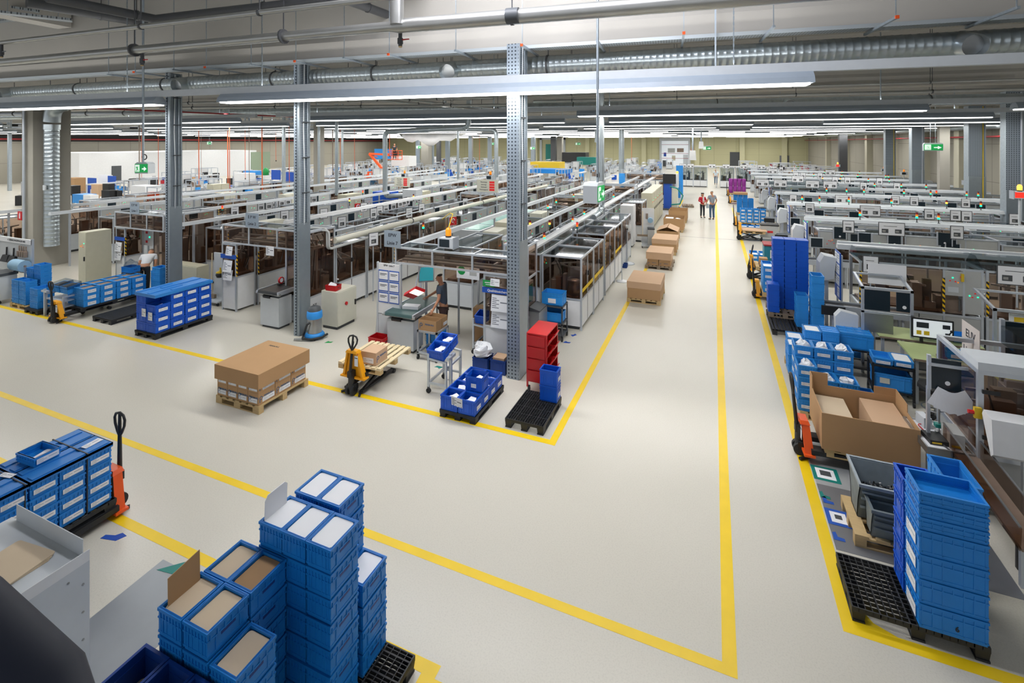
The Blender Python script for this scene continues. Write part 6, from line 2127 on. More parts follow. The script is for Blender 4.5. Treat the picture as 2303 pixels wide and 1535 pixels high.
def make_signal(lit=2):
    def f():
        t = thing('signal_light', 'signal', 'signal light')
        MB().cyl((0, 0, 0), 0.014, 0.14, 8).box(-0.03, -0.03, 0.0, 0.03, 0.03, 0.012).build('pole', M['black'], t)
        for i, (nm, off, on) in enumerate((('green_segment', 'teal', 'gled'), ('amber_segment', 'amber', 'amberon'), ('red_segment', 'dred', 'rlit'))):
            MB().cyl((0, 0, 0.14 + 0.066 * i), 0.036, 0.06, 10).build(nm, M[on if lit == i else off], t)
        MB().cyl((0, 0, 0.14 + 0.198), 0.036, 0.02, 10).build('cap', M['black'], t)
        return t
    return f


SG = [(1804, 465, 2, 0), (1843, 467, 2, 0), (1909, 468, 2, 0), (2005, 472, 2, 0), (2129, 478, 2, 1), (2206, 482, 2, 0), (1859, 437, 3, 0), (1904, 449, 3, 0), (1943, 445, 3, 0), (2033, 452, 3, 0), (2093, 450, 3, 0), (2106, 458, 3, 2), (2174, 462, 3, 0), (2200, 454, 3, 0), (1860, 430, 4, 0), (1967, 432, 4, 0), (2027, 437, 4, 0), (2083, 437, 4, 0),
      (1850, 410, 5, 1), (1890, 411, 5, 1), (1953, 416, 5, 0), (2000, 417, 5, 0), (1830, 400, 6, 0), (1893, 399, 6, 0), (1929, 402, 6, 0), (1992, 408, 6, 0), (1998, 402, 6, 0), (1782, 390, 7, 1), (1855, 393, 7, 0), (1894, 395, 7, 0), (1933, 396, 7, 0), (1934, 515, 1, 0), (2062, 522, 1, 0), (2111, 522, 1, 0)]
cn = {}
for x, y, k, l in SG:
    Y = YL[k] + 0.28
    g = zat(x, y, Y)
    cn[(k, l)] = cn.get((k, l), 0) + 1
    inst('sg%d' % l, make_signal(l), (g[0], Y, 2.141), 0, '%s signal light lit %s on the %s' % (NTH[cn[(k, l)] - 1], ('green', 'amber', 'red')[l], WL[k]), 'signal lights of the wall lines')
# amber beacons on poles before the wall
for i, (x, y, Y, lit) in enumerate([(1988, 385, 58, False), (1898, 362, 70, False), (2033, 393, 53, False), (2175, 415, 37, False), (2293, 446, 24, True), (1884, 375, 66, True)]):
    g = zat(x, y, Y)
    o = beacon(('amber beacon box on a pole before the concrete wall, %s' % NTH[i]) if not lit else ('lit amber beacon over a red display, %s' % ('by the big galvanised column' if i == 4 else 'far off over a blue box')), g, 1.0 if i < 4 else 1.1, lit, g[2], disp=lit)
# doors of the concrete wall and of the end wall
for i, (y, w) in enumerate(((19.9, 1.0), (24.7, 1.0), (60, 1.1))):
    o = struct(MB().box(RX - 0.06, y, 0, RX - 0.001, y + w, 2.15).build('door_%d' % (i + 1), mat('door_grey', '70747C', 0.5)))
    struct(MB().ring(0, 0, w + 0.16, 2.24, 0.08, 0, 0.05).build('trim_%d' % (i + 2), M['dgrey'], None, (RX - 0.01, y - 0.08, 0)))
    bpy.data.objects['trim_%d' % (i + 2)].rotation_euler = (pi / 2, 0, pi / 2)
for i, (x, w, h, m) in enumerate(((1654, 2.0, 3.0, 'dgrey'), (1764, 1.6, 2.4, 'door_grey'))):
    g = zat(x, 360, FARY)
    struct(MB().box(g[0] - w / 2, FARY - 0.08, 0, g[0] + w / 2, FARY - 0.001, h).build('door_%d' % (i + 5), M.get(m) or MATS[m]))
g = zat(1518, 345, FARY)
o = struct(MB().box(g[0] - 3.0, FARY - 0.5, 0, g[0] - 2.6, FARY - 0.001, 5.6).box(g[0] + 2.6, FARY - 0.5, 0, g[0] + 3.0, FARY - 0.001, 5.6).box(g[0] - 3.0, FARY - 0.7, 5.2, g[0] + 3.0, FARY - 0.001, 5.8).build('door_7', M['lgrey']))
MB().box(g[0] - 2.6, FARY - 0.06, 0, g[0] + 2.6, FARY - 0.002, 5.2).build('gate_glow_sheet', mat('room_glow', 'DDE2E6', 0.5, 0, 0.15, 0.8, emit='DDE6EE', es=0.35), o)  # flat sheet, brightness of the room beyond put in as glow
for z in (1.6, 2.6, 4.4):
    MB().box(g[0] - 2.6, FARY - 0.1, z, g[0] + 2.6, FARY - 0.061, z + 0.07).build('red_bar', M['redpipe'], o)
for i, (x0, z0, w, h, m) in enumerate(((-2.4, 0.0, 0.8, 1.2, 'dgrey'), (-1.4, 2.8, 1.4, 0.9, 'grey'), (0.4, 2.9, 1.3, 0.8, 'brown'), (1.6, 0.2, 0.9, 2.2, 'lgrey'), (-0.6, 1.2, 0.7, 1.0, 'beige'), (-2.2, 2.0, 0.5, 0.8, 'bluep'))):
    MB().box(g[0] + x0, FARY - 0.09, z0, g[0] + x0 + w, FARY - 0.061, z0 + h).build('view_beyond', M[m], o)
MB().cyl((g[0] + 3.3, FARY - 0.4, 2.9), 0.18, 0.4, 10).build('red_signal', M['rlit'], o)
g = zat(1243, 340, FARY)
struct(MB().box(g[0] - 3, FARY - 0.3, 0, g[0] - 2.5, FARY, 6).box(g[0] + 2.5, FARY - 0.3, 0, g[0] + 3, FARY, 6).box(g[0] - 3, FARY - 0.3, 5.5, g[0] + 3, FARY, 6).box(g[0] - 1.6, FARY - 0.2, 0, g[0] - 0.2, FARY, 4.5, 1).build('door_8', [M['lgrey'], M['teal']]))

# ================================================================ pallets and trucks along the yellow line of the wall lines
# close orange truck with the open carton
pallet_truck('orange pallet truck carrying the large open carton', (1.26, 8.86, 0), -pi / 2 + 0.05, 'orange', 0.1, 0.08, 1.3, hand=1.22)
inst('wpo', make_pallet(1.15, 0.95, 0.12, 'wood', 6), (2.12, 9.08, 0.165), 0.0, 'wooden pallet under the large open carton on the orange truck')
t = thing('open_carton', 'large open brown carton with raised corner flaps on the orange truck', 'box', (2.10, 9.08, 0.286))
b = MB().ring(-0.6, -0.5, 0.6, 0.5, 0.012, 0, 0.54)
b.build('carton_body', M['card'], t)
b = MB().extr([(0, 0), (0.26, 0), (0.26, 0.2), (0, 0.2)], (-0.6, 0.49, 0.54), (1, 0, 0), (0, 0, 1), (0, 0.01, 0)).extr([(0, 0), (0.3, 0), (0.3, 0.12), (0, 0.12)], (0.3, 0.49, 0.54), (1, 0, 0), (0, 0, 1), (0, 0.01, 0)).extr([(0, 0), (0.5, 0), (0.5, 0.12), (0, 0.12)], (0.59, 0.0, 0.54), (0, 1, 0), (0, 0, 1), (0.01, 0, 0)).extr([(0, 0), (0.2, 0), (0.2, 0.2), (0, 0.2)], (-0.6, 0.29, 0.54), (0, 1, 0), (0, 0, 1), (0.01, 0, 0))
b.build('carton_flap', M['card'], t)
MB().box(-0.58, -0.48, 0.002, 0.58, 0.48, 0.02).build('carton_floor', M['cardin'], t)
carton('pale inner carton at the truck end of the large open carton', (1.76, 9.1, 0.307), 0.42, 0.86, 0.36, 0, 'cardin')
carton('pale inner carton at the far end of the large open carton', (2.42, 9.14, 0.307), 0.46, 0.8, 0.42, 0, 'card2')

# crates of bagged parts
inst('wq', make_pallet(1.0, 1.1, 0.14, 'wood', 6), (1.92, 10.5, 0), 0, 'wooden pallet under the front crates of bagged parts')
inst('wq', None, (1.95, 11.85, 0), 0, 'wooden pallet under the crates with white lids')
mkp = make_crate(0.305, 0.38, 0.2, 'pale', cards=(('F', 0.2, 0.055), ('L', 0.18, 0.06)), name='labelled_crate')
mkw = make_crate(0.305, 0.38, 0.2, 'pale')
PL = [(1.53, 10.14, 4, 'b'), (1.84, 10.14, 3, 'b'), (2.15, 10.14, 3, 'b'), (1.53, 10.54, 5, 'b'), (1.84, 10.54, 5, 'b'), (2.15, 10.54, 5, 'b'), (2.50, 10.14, 1, 'o'), (2.50, 10.54, 2, 'o'),
      (1.56, 11.62, 3, 'w'), (1.88, 11.62, 3, 'w'), (2.2, 11.62, 3, 'w'), (1.6, 12.05, 3, 'w'), (1.92, 12.05, 4, 'w'), (2.24, 12.05, 4, 'g')]
for i, (x, y, n_, c) in enumerate(PL):
    z0 = 0.142 if x < 2.4 else 0.0
    d = 'crate of the %s stack %s' % (NTH[i % 8], {'b': 'with bagged parts', 'o': 'of empty crates', 'w': 'under white lids', 'g': 'with grid top'}[c])
    zt = stack('pc' if c in 'bo' else 'pw', mkp if c in 'bo' else mkw, x, y, z0, n_, 0.2, d + ' by the open carton', 'crates by the open carton')
    if c == 'b':
        bag_lump('bagged grey parts in the %s stack with bagged parts' % NTH[i], (x, y, zt - 0.14), 0.115, 0.75, 'bagged_part', M['paper'], i, 8)
    elif c == 'w':
        sheet('foam_sheet', 0.25, 0.32, 0.012, M['foam'], (x, y, zt - 0.025), 'white lid sheet on the %s stack under white lids' % NTH[i % 8])
    elif c == 'g':
        b = MB().box(-0.15, -0.18, 0, 0.15, 0.18, 0.01)
        for a in range(4):
            b.box(-0.15, -0.18 + 0.118 * a, 0.01, 0.15, -0.174 + 0.118 * a, 0.02).box(-0.15 + 0.098 * a, -0.18, 0.01, -0.144 + 0.098 * a, 0.18, 0.02)
        tag(b.build('grid_lid', M['pale'], None, (x, y, zt)), 'blue gridded lid on the highest crate by the white lids', 'lid')

# tall royal blue stacks on the slatted black pallet
inst('sp', make_grid_pallet(1.14, 1.6, 0.15, fine=False), (1.94, 14.82, 0), 0, 'slatted black pallet under the tall royal blue stacks')
inst('wpr', make_pallet(0.8, 0.9, 0.13, 'oldwood', 5), (1.78, 15.4, 0.151), 0, 'old wooden pallet on the slatted black pallet, under royal blue crates')
mkr = make_crate(0.285, 0.4, 0.15, 'royal', cards=())
nst = [(1.52, 15.16, 5), (1.52, 15.58, 13), (1.81, 15.55, 13), (2.1, 15.5, 13), (1.81, 15.14, 13), (2.1, 15.1, 13)]
nst = [(1.50, 15.16, 5, 'low'), (1.66, 15.58, 13, 'first tall'), (1.95, 15.57, 13, 'second tall'), (2.24, 15.55, 13, 'third tall')]
for i, (x, y, n_, d) in enumerate(nst):
    stack('rc', mkr, x, y, 0.283, n_, 0.146, 'royal blue crate of the %s stack' % d, 'royal blue crates')
    o = MB().box(-0.14, -0.195, 0, 0.14, 0.195, 0.012).build('lid_board', M['royal'], None, (x, y, 0.283 + n_ * 0.1475 + 0.001))
    tag(o, 'flat royal blue lid on the %s stack' % d, 'lid')
mkl2 = make_crate(0.275, 0.42, 0.2, 'pale', name='light_crate')
for (x, y, n_, d) in ((2.40, 14.38, 7, 'tall'), (2.1, 14.62, 4, 'short')):
    stack('lc2', mkl2, x, y, 0.151, n_, 0.2, 'light blue crate of the %s stack before the royal blue crates' % d, 'light blue crates')

# trucks
TR = [(1.22, 17.3, 'royal crates half hidden'), (1.2, 19.6, 'pallet with one carton'), (1.16, 27.2, 'flat cardboard'), (1.14, 31.6, 'labelled blue crates'), (1.15, 43.0, 'carton and crates'), (1.15, 49.0, 'purple drums')]
for i, (x, y, d) in enumerate(TR):
    pallet_truck('yellow pallet truck with %s, %s along the wall lines' % (d, NTH[i]), (x, y, 0), -pi / 2, 'yellow', -0.2 if i in (1, ) else 0.05, 0.3 if i in (1, 2) else 0.05, 1.0, scissor=i in (1, 2), hand=1.2)
    if i == 3:
        inst('wt', make_pallet(1.0, 0.9, 0.13, 'wood', 6), (x + 0.92, y, 0.14), 0, 'wooden pallet on the fourth yellow truck').scale = (1.45, 1, 1)
    elif i == 4:
        inst('wt', make_pallet(1.0, 0.9, 0.13, 'wood', 6), (x + 0.66, y, 0.14), 0, 'wooden pallet on the %s yellow truck' % NTH[i])
    else:
        inst('wt', make_pallet(1.0, 0.9, 0.13, 'wood', 6), (x + 0.66, y, 0.14 if i not in (1, 2) else 0.4), 0, 'wooden pallet on the %s yellow truck' % NTH[i])
mks = make_crate(0.3, 0.4, 0.2, 'pale', False, cards=(('F', 0.18, 0.08),), name='labelled_crate')
for r_, (x0, y0, nx, ny, nz, z0, d, kk, mk_) in enumerate([(1.55, 17.1, 2, 2, 4, 0.272, 'pale crate on the first yellow truck', 'ms', mks), (1.55, 31.4, 4, 1, 4, 0.272, 'labelled crate on the fourth yellow truck', 'ms', mks), (1.6, 36.6, 3, 1, 4, 0.151, 'blue crate of the block past the fourth truck', 'ms2', make_crate(0.33, 0.4, 0.24, 'blue', False)),
                                                      (1.6, 43.0, 3, 1, 2, 0.272, 'blue crate on the fifth yellow truck', 'ms2', None), (1.5, 22.0, 3, 2, 2, 0.0, 'pale crate on the floor behind the second truck', 'ms', None), (1.5, 29.0, 3, 2, 2, 0.0, 'pale crate on the floor behind the third truck', 'ms', None)]):
    for a in range(nx):
        for c in range(ny):
            zt = stack(kk, mk_, x0 + 0.345 * a, y0 + 0.42 * c, z0, nz, 0.2 if kk == 'ms' else 0.24, '%s, column %s%s' % (d, NTH[a], ', rear' if c else ''), 'crates on the yellow trucks')
            if kk == 'ms' and c == 0 and r_ in (0, 4, 5):
                sheet('foam_sheet', 0.24, 0.34, 0.01, M['foam'], (x0 + 0.345 * a, y0, zt - 0.02), 'white sheet in the %s top %s' % (NTH[a], d))
inst('wt2', make_pallet(1.1, 0.9, 0.15, 'wood', 6), (1.95, 36.6, 0), 0, 'wooden pallet under the blurred crate block')
carton('small labelled carton on the second yellow truck', (1.62, 19.5, 0.531), 0.26, 0.3, 0.26, 0, 'card', cards=(('F', 0.2, 0.08),))
sheet('cardboard_sheet', 1.1, 0.95, 0.02, M['card2'], (1.85, 27.2, 0.531), 'flat cardboard sheets on the lifted pallet of the third truck')
carton('brown carton on the crates of the fifth yellow truck', (1.95, 43.0, 0.757), 1.0, 0.8, 0.16, 0, 'card')
for a in range(4):
    for k in range(2):
        t = thing('plastic_drum', 'purple drum on the sixth yellow truck, %s, %s' % (NTH[a], ('lower', 'upper')[k]), 'drum', (1.42 + 0.36 * a, 49.0, 0.272 + 0.66 * k), 0, 'purple drums')
        MB().lathe([(0.002, 0), (0.16, 0), (0.175, 0.05), (0.175, 0.3), (0.18, 0.32), (0.175, 0.34), (0.175, 0.58), (0.16, 0.62)], n=14).build('drum_body', M['purple'], t)
        MB().lathe([(0.17, 0.6), (0.17, 0.65), (0.002, 0.655)], n=14).build('drum_lid', M['purple'], t)
t = thing('grey_cart', 'grey cart with a red stripe behind the third truck', 'cart', (2.55, 27.6, 0))
MB().box(-0.4, -0.3, 0.15, 0.4, 0.3, 0.75).build('cart_body', M['grey'], t)
MB().box(-0.1, -0.31, 0.4, 0.15, -0.301, 0.5).build('red_stripe', M['red'], t)
MB().box(-0.42, -0.32, 0.75, 0.42, 0.32, 0.8).build('cart_top', M['black'], t)
add_casters(t, [(-0.33, -0.25), (0.33, -0.25), (-0.33, 0.25), (0.33, 0.25)], 0.06)
t = thing('teal_box_cart', 'teal box cart with a white notice behind the royal blue stacks', 'cart', (2.25, 21.0, 0))
MB().box(-0.5, -0.35, 0.2, 0.5, 0.35, 1.0).build('cart_body', mat('teal_box', '1C7C94', 0.5), t)
MB().box(-0.52, -0.37, 1.0, 0.52, 0.37, 1.05).build('cart_top', M['dred'], t)
label_card(t, 0.4, 0.3, (-0.1, -0.351, 0.7), 0, 5, 'notice')
add_casters(t, [(-0.4, -0.25), (0.4, -0.25), (-0.4, 0.25), (0.4, 0.25)], 0.07)

# hopper of chips on its pallet
inst('wh', make_pallet(1.0, 0.72, 0.145, 'wood', 5), (2.08, 7.42, 0.005), 0, 'wooden pallet under the dark steel chip hoppers')


def hopper(label, loc, rz, w=0.55, d=0.42, h=0.42, fill=True):
    t = thing('chip_hopper', label, 'hopper', loc, rz)
    b = MB()
    pr = [(-d * 0.28, 0), (d * 0.28, 0), (d * 0.42, h * 0.55), (d * 0.62, h), (d * 0.56, h), (d * 0.36, h * 0.55), (d * 0.24, 0.02), (-d * 0.24, 0.02), (-d * 0.36, h * 0.55), (-d * 0.56, h), (-d * 0.62, h), (-d * 0.42, h * 0.55)]
    b.extr(pr, (-w / 2, 0, 0), (0, 1, 0), (0, 0, 1), (w, 0, 0))
    for s in (-1, 1):
        b.extr([(-d * 0.28, 0), (d * 0.28, 0), (d * 0.42, h * 0.55), (d * 0.62, h), (-d * 0.62, h), (-d * 0.42, h * 0.55)], (s * w / 2, 0, 0), (0, 1, 0), (0, 0, 1), (-s * 0.012, 0, 0))
    b.build('hopper_body', mat('hopper_steel', '7C868A', 0.5, 0.3, 0.25, 9.0), t)
    b = MB()
    b.ring(-w / 2 - 0.02, -d * 0.64, w / 2 + 0.02, d * 0.64, 0.03, h - 0.02, h + 0.015)
    for f in (0.35, 0.62, 0.82):
        for s in (-1, 1):
            yy = s * d * (0.28 + 0.34 * f)
            b.box(-w / 2 + 0.02, min(yy, yy + s * 0.015), h * f - 0.012, w / 2 - 0.02, max(yy, yy + s * 0.015), h * f + 0.012)
    b.build('hopper_rim', M['galv'] if fill else MATS['hopper_steel'], t)
    for x in (-w / 2 + 0.03, w / 2 - 0.03):
        MB().taper(x - 0.02, -d * 0.3, x + 0.02, d * 0.3, -0.0, x - 0.02, -d * 0.25, x + 0.02, d * 0.25, 0.0 + 0.015).build('foot_rail', M['dgrey'], t)
    if fill:
        r = random.Random(4)
        k = MB()
        for q in range(260):
            x, y, z = r.uniform(-w / 2 + 0.04, w / 2 - 0.04), r.uniform(-d * 0.34, d * 0.34), h * 0.52 + r.uniform(0, 0.05)
            k.cbox((x, y, z), (0.03, 0.012, 0.006), r.choice((0, 0, 1)), (r.uniform(0, 3), r.uniform(0, 3), r.uniform(0, 3)))
        k.box(-w / 2 + 0.02, -d * 0.33, h * 0.5, w / 2 - 0.02, d * 0.33, h * 0.53, 0)
        c = k.build('metal_chips', [M['black'], M['machine']], t)
        c['kind'] = 'stuff'
    return t


hopper('dark steel hopper holding metal chips on the wooden pallet', (2.1, 7.55, 0.15), 0.0, 0.84, 0.50, 0.50)
hopper('smaller dark steel hopper in front of the one with chips', (2.12, 7.19, 0.15), 0.0, 0.74, 0.3, 0.36, False)
# floor marks on the steel sheets
for i, (p, w, m, l) in enumerate([((1.35, 8.25), (0.34, 0.34), 'teal', 'green framed notice taped on the pale floor sheet by the truck'), ((1.36, 7.35), (0.28, 0.30), 'cblue', 'blue framed notice taped on the dark floor sheet by the hoppers')]):
    t = thing('floor_notice', l, 'floor notice', (p[0], p[1], 0.005))
    MB().box(0, 0, 0, w[0], w[1], 0.002).build('tape_frame', M[m], t)
    MB().box(0.05, 0.05, 0.002, w[0] - 0.05, w[1] - 0.05, 0.0035).box(0.1, 0.12, 0.0035, w[0] - 0.1, w[1] - 0.1, 0.0045, 1).build('sheet', [M['paper'], M['dgrey']], t)
for i, (x, y, m) in enumerate([(1.36, 7.85, 'teal'), (1.38, 7.75, 'cblue'), (1.37, 7.08, 'cblue')]):
    o = MB().extr([(0, 0), (0.12, 0.0), (0.12, 0.05), (0.05, 0.06), (0.04, 0.14), (0, 0.12)], (x, y, 0.005), (1, 0, 0), (0, 1, 0), (0, 0, 0.002)).build('floor_tape', M[m])
    tag(o, ['green tape corner on the dark floor sheet', 'blue tape corner beside the green one on the floor sheet', 'blue tape corner beyond the blue framed notice'][i], 'floor tape')

# ================================================================ the workplaces of the close wall line
def pipe_rack(label, loc, rz, w, d, h, shelves):
    t = thing('rack_trolley', label, 'trolley', loc, rz)
    for x in (-w / 2, w / 2):
        for y in (-d / 2, d / 2):
            MB().box(x - 0.018, y - 0.018, 0.1, x + 0.018, y + 0.018, h).build('post', M['black'], t)
    for z in shelves:
        MB().ring(-w / 2 - 0.018, -d / 2 - 0.018, w / 2 + 0.018, d / 2 + 0.018, 0.036, z, z + 0.03).box(-w / 2, -d / 2, z + 0.01, w / 2, d / 2, z + 0.016).build('shelf', M['black'], t)
    add_casters(t, [(x, y) for x in (-w / 2, w / 2) for y in (-d / 2, d / 2)], 0.05)
    return t


pipe_rack('black rack trolley with two labelled trays beside the green table', (3.12, 11.4, 0), -0.08, 0.62, 0.45, 0.72, (0.2, 0.66))
for i in range(2):
    o = inst('lt', make_crate(0.31, 0.4, 0.12, 'pale', cards=(('F', 0.22, 0.055),)), (2.97 + 0.315 * i, 11.4, 0.692), -0.08, 'labelled tray on the black rack trolley, %s' % ('open one', 'one with a white sheet')[i])
sheet('foam_sheet', 0.25, 0.34, 0.01, M['foam'], (3.285, 11.4, 0.80), 'white sheet in the labelled tray on the black rack', rz=-0.08)
o = inst('lt2', make_crate(0.58, 0.42, 0.3, 'pale'), (3.12, 11.4, 0.232), -0.08, 'blue crate with stickers inside the black rack trolley')
MB().box(-0.2, -0.215, 0.12, -0.05, -0.211, 0.22).build('sticker', M['cream'], o)
pipe_rack('second black rack trolley carrying the large pale crate', (2.75, 12.35, 0), -0.05, 0.6, 0.5, 0.62, (0.2, 0.56))
inst('lp', make_crate(0.6, 0.5, 0.3, 'pale'), (2.75, 12.35, 0.592), -0.05, 'large pale crate with gridded lid on the second black rack')
b = MB().box(-0.29, -0.24, 0, 0.29, 0.24, 0.012)
for a in range(5):
    b.box(-0.29 + 0.14 * a, -0.24, 0.012, -0.28 + 0.14 * a, 0.24, 0.022)
for a in range(4):
    b.box(-0.29, -0.24 + 0.157 * a, 0.012, 0.29, -0.23 + 0.157 * a, 0.022)
tag(b.build('grid_lid', M['pale'], None, (2.75, 12.35, 0.894), -0.05), 'gridded lid on the large pale crate of the second rack', 'lid')


def work_table(label, x0, x1, y0, y1, z, col='tgreen'):
    t = thing('work_table', label, 'table', (x0, y0, 0))
    w, d = x1 - x0, y1 - y0
    MB().box(0, 0, z - 0.035, w, d, z).build('table_top', M[col], t)
    MB().box(0, -0.004, z - 0.036, w, 0, z - 0.002).build('table_edge', M['oldwood'], t)
    for x in (0.04, w - 0.09):
        for y in (0.04, d - 0.09):
            MB().box(x, y, 0, x + 0.05, y + 0.05, z - 0.035).build('leg', M['alu'], t)
    MB().box(0.05, 0.3, 0.15, w - 0.05, d - 0.05, 0.18).build('lower_shelf', M['dgrey'], t)
    return t


work_table('pale green work table with the press lever and the monitor', 3.45, 4.45, 11.3, 12.2, 0.86)
work_table('second green work table under the grey portal', 3.2, 4.9, 12.35, 13.1, 0.86)
work_table('third green work table behind the line five sign', 4.5, 6.4, 10.6, 11.4, 0.86)
t = thing('press_lever', 'small reddish hand press with a black lever on the green table', 'hand press', (3.95, 11.55, 0.861))
MB().box(-0.06, -0.08, 0, 0.06, 0.08, 0.03).taper(-0.04, -0.03, 0.04, 0.05, 0.03, -0.03, -0.02, 0.03, 0.03, 0.3).build('press_body', mat('press_red', '7A5552', 0.5, 0.3), t)
MB().tube([(0, 0, 0.3), (0.14, -0.02, 0.5)], 0.012, 8).ball((0.14, -0.02, 0.51), 0.025).build('lever', M['black'], t)
o = inst('gt', make_crate(0.34, 0.22, 0.14, 'pale', cards=(('F', 0.22, 0.06),)), (4.2, 11.62, 0.862), -0.1, 'blue tray with a label on the green table beside the press')
t = thing('flat_monitor', 'wide monitor with pictures standing behind the green table', 'monitor', (4.05, 12.27, 0.9), 0.0)
MB().box(-0.34, 0, 0.05, 0.34, 0.04, 0.45).build('housing', M['black'], t)
MB().box(-0.31, -0.005, 0.08, 0.31, -0.001, 0.42).box(-0.26, -0.008, 0.26, -0.06, -0.005, 0.37, 1).box(-0.26, -0.008, 0.12, -0.18, -0.005, 0.2, 2).box(0.16, -0.008, 0.28, 0.28, -0.005, 0.36, 1).box(-0.14, -0.008, 0.12, -0.05, -0.005, 0.2, 2).box(0.2, -0.008, 0.12, 0.28, -0.005, 0.2, 1).build('screen', [mat('screen_white', 'E6ECF2', 0.3, 0, 0, emit='E6ECF2', es=0.35), M['ink'], M['cable']], t)
for x in (-0.2, 0.1):
    MB().box(x, 0.0, -0.04, x + 0.05, 0.04, 0.05).build('stand_post', M['black'], t)
# grey portal with dark panels
a, b_ = zat(1936, 700, 12.5), zat(2053, 700, 12.5)
ztop = zat(1936, 642, 12.5)[2]
t = thing('work_portal', 'grey profile portal with two dark panels and a grey sheet over the table', 'portal', (a[0], 12.45, 0))
w = b_[0] - a[0]
for x in (0, w - 0.05):
    MB().box(x, 0, 0, x + 0.05, 0.05, ztop).build('portal_post', M['alu'], t)
    MB().bar((x + 0.025, 0.02, ztop - 0.02), (x + 0.025, 0.7, ztop + 0.12), 0.045).build('portal_arm', M['alu'], t)
MB().box(0, 0, ztop - 0.05, w, 0.05, ztop).box(0, 0, ztop - 0.55, w, 0.04, ztop - 0.51).box(0, 0.68, ztop + 0.1, w, 0.72, ztop + 0.14).build('cross_rail', M['alu'], t)
MB().box(0.06, 0.01, ztop - 0.48, w * 0.56, 0.03, ztop - 0.06).box(w * 0.68, 0.01, ztop - 0.45, w - 0.06, 0.03, ztop - 0.06).build('dark_sheet', M['screen'], t)
MB().tube([(w * 0.83, 0.004, ztop - 0.36), (w * 0.83, 0.01, ztop - 0.36)], 0.035, 12).build('round_mark', M['paper'], t)
MB().box(0.05, 0.01, ztop - 0.95, w * 0.62, 0.03, ztop - 0.56).build('grey_sheet', M['steel'], t)
MB().box(0.3, 0.75, ztop - 0.1, 1.0, 0.77, ztop + 0.35).build('white_screen_board', M['paper'], t)
t = thing('terminal_wedge', 'pale wedge shaped terminal beside the grey portal', 'terminal', (a[0] - 0.25, 12.55, 0.55))
MB().extr([(-0.18, 0), (0.2, -0.05), (0.22, 0.62), (-0.1, 0.68), (-0.2, 0.55)], (0, 0, 0), (1, 0, 0), (0, 0, 1), (0, 0.2, 0)).build('housing', M['lgrey'], t)
MB().box(-0.04, 0.08, -0.55, 0.04, 0.16, 0.05).build('stand_post', M['alu'], t)
inst('lf', make_crate(0.6, 0.42, 0.2, 'blue'), (2.75, 13.2, 0.0), 0.3, 'open blue crate on the floor beside the wedge terminal')
for i, (x, y, z, l) in enumerate([(4.1, 12.75, 0.862, 'under the grey portal'), (4.6, 12.7, 0.862, 'on the end of the second green table'), (5.3, 11.0, 0.862, 'beside the line five sign')]):
    inst('tp', make_crate(0.4, 0.3, 0.13, 'pale'), (x, y, z), 0.1 * i, 'pale blue tray ' + l)
# second portal
a2 = zat(2205, 700, 12.6)
t = thing('work_portal', 'second grey profile portal with hung picture sheets', 'portal', (a2[0], 12.1, 0))
z2 = zat(2205, 690, 12.1)[2]
for x in (0, 1.8):
    MB().box(x, 0, 0, x + 0.05, 0.05, z2).build('portal_post', M['alu'], t)
    MB().bar((x + 0.02, 0.02, z2 - 0.02), (x + 0.02, 0.8, z2 + 0.15), 0.045).build('portal_arm', M['alu'], t)
MB().box(0, 0, z2 - 0.05, 1.85, 0.05, z2).box(0, 0.78, z2 + 0.12, 1.85, 0.82, z2 + 0.16).build('cross_rail', M['alu'], t)
for k in range(2):
    f = MB().box(0.25 + 0.75 * k, 0.06, z2 - 0.5, 0.75 + 0.75 * k, 0.075, z2 - 0.08).build('picture_sheet', M['paper'], t)
    MB().box(0.32 + 0.75 * k, 0.055, z2 - 0.3, 0.68 + 0.75 * k, 0.059, z2 - 0.14).build('picture', M['cable'], f)

# swivel stool
t = thing('work_chair', 'black work chair with foot ring before the green table', 'chair', (3.60, 10.75, 0), 0.2)
MB().extr([(-0.2, -0.2), (0.2, -0.2), (0.24, 0.1), (0.15, 0.22), (-0.15, 0.22), (-0.24, 0.1)], (0, 0, 0.56), (1, 0, 0), (0, 1, 0), (0, 0, 0.06)).build('seat', M['rubber'], t)
b = MB().extr([(-0.2, 0), (0.2, 0), (0.22, 0.06), (0.2, 0.2), (0.12, 0.25), (-0.12, 0.25), (-0.2, 0.2), (-0.22, 0.06)], (0, -0.25, 0.74), (1, 0, 0), (0, 0, 1), (0, 0.07, 0))
b.build('backrest', M['rubber'], t)
MB().bar((0, -0.17, 0.54), (0, -0.22, 0.8), 0.05, 0.02).build('back_bar', M['black'], t)
MB().cyl((0, 0, 0.1), 0.028, 0.46, 12).build('gas_column', M['steel'], t)
MB().tube([(0.2 * cos(2 * pi * k / 20), 0.2 * sin(2 * pi * k / 20), 0.24) for k in range(21)], 0.012, 6).tube([(-0.2, 0, 0.24), (0.2, 0, 0.24)], 0.01, 6).build('foot_ring', M['steel'], t)
for k in range(5):
    q = 2 * pi * k / 5
    MB().bar((0, 0, 0.1), (0.26 * cos(q), 0.26 * sin(q), 0.06), 0.05, 0.03).build('base_arm', M['black'], t)
    MB().ball((0.26 * cos(q), 0.26 * sin(q), 0.03), 0.03, 8).build('caster', M['black'], t)

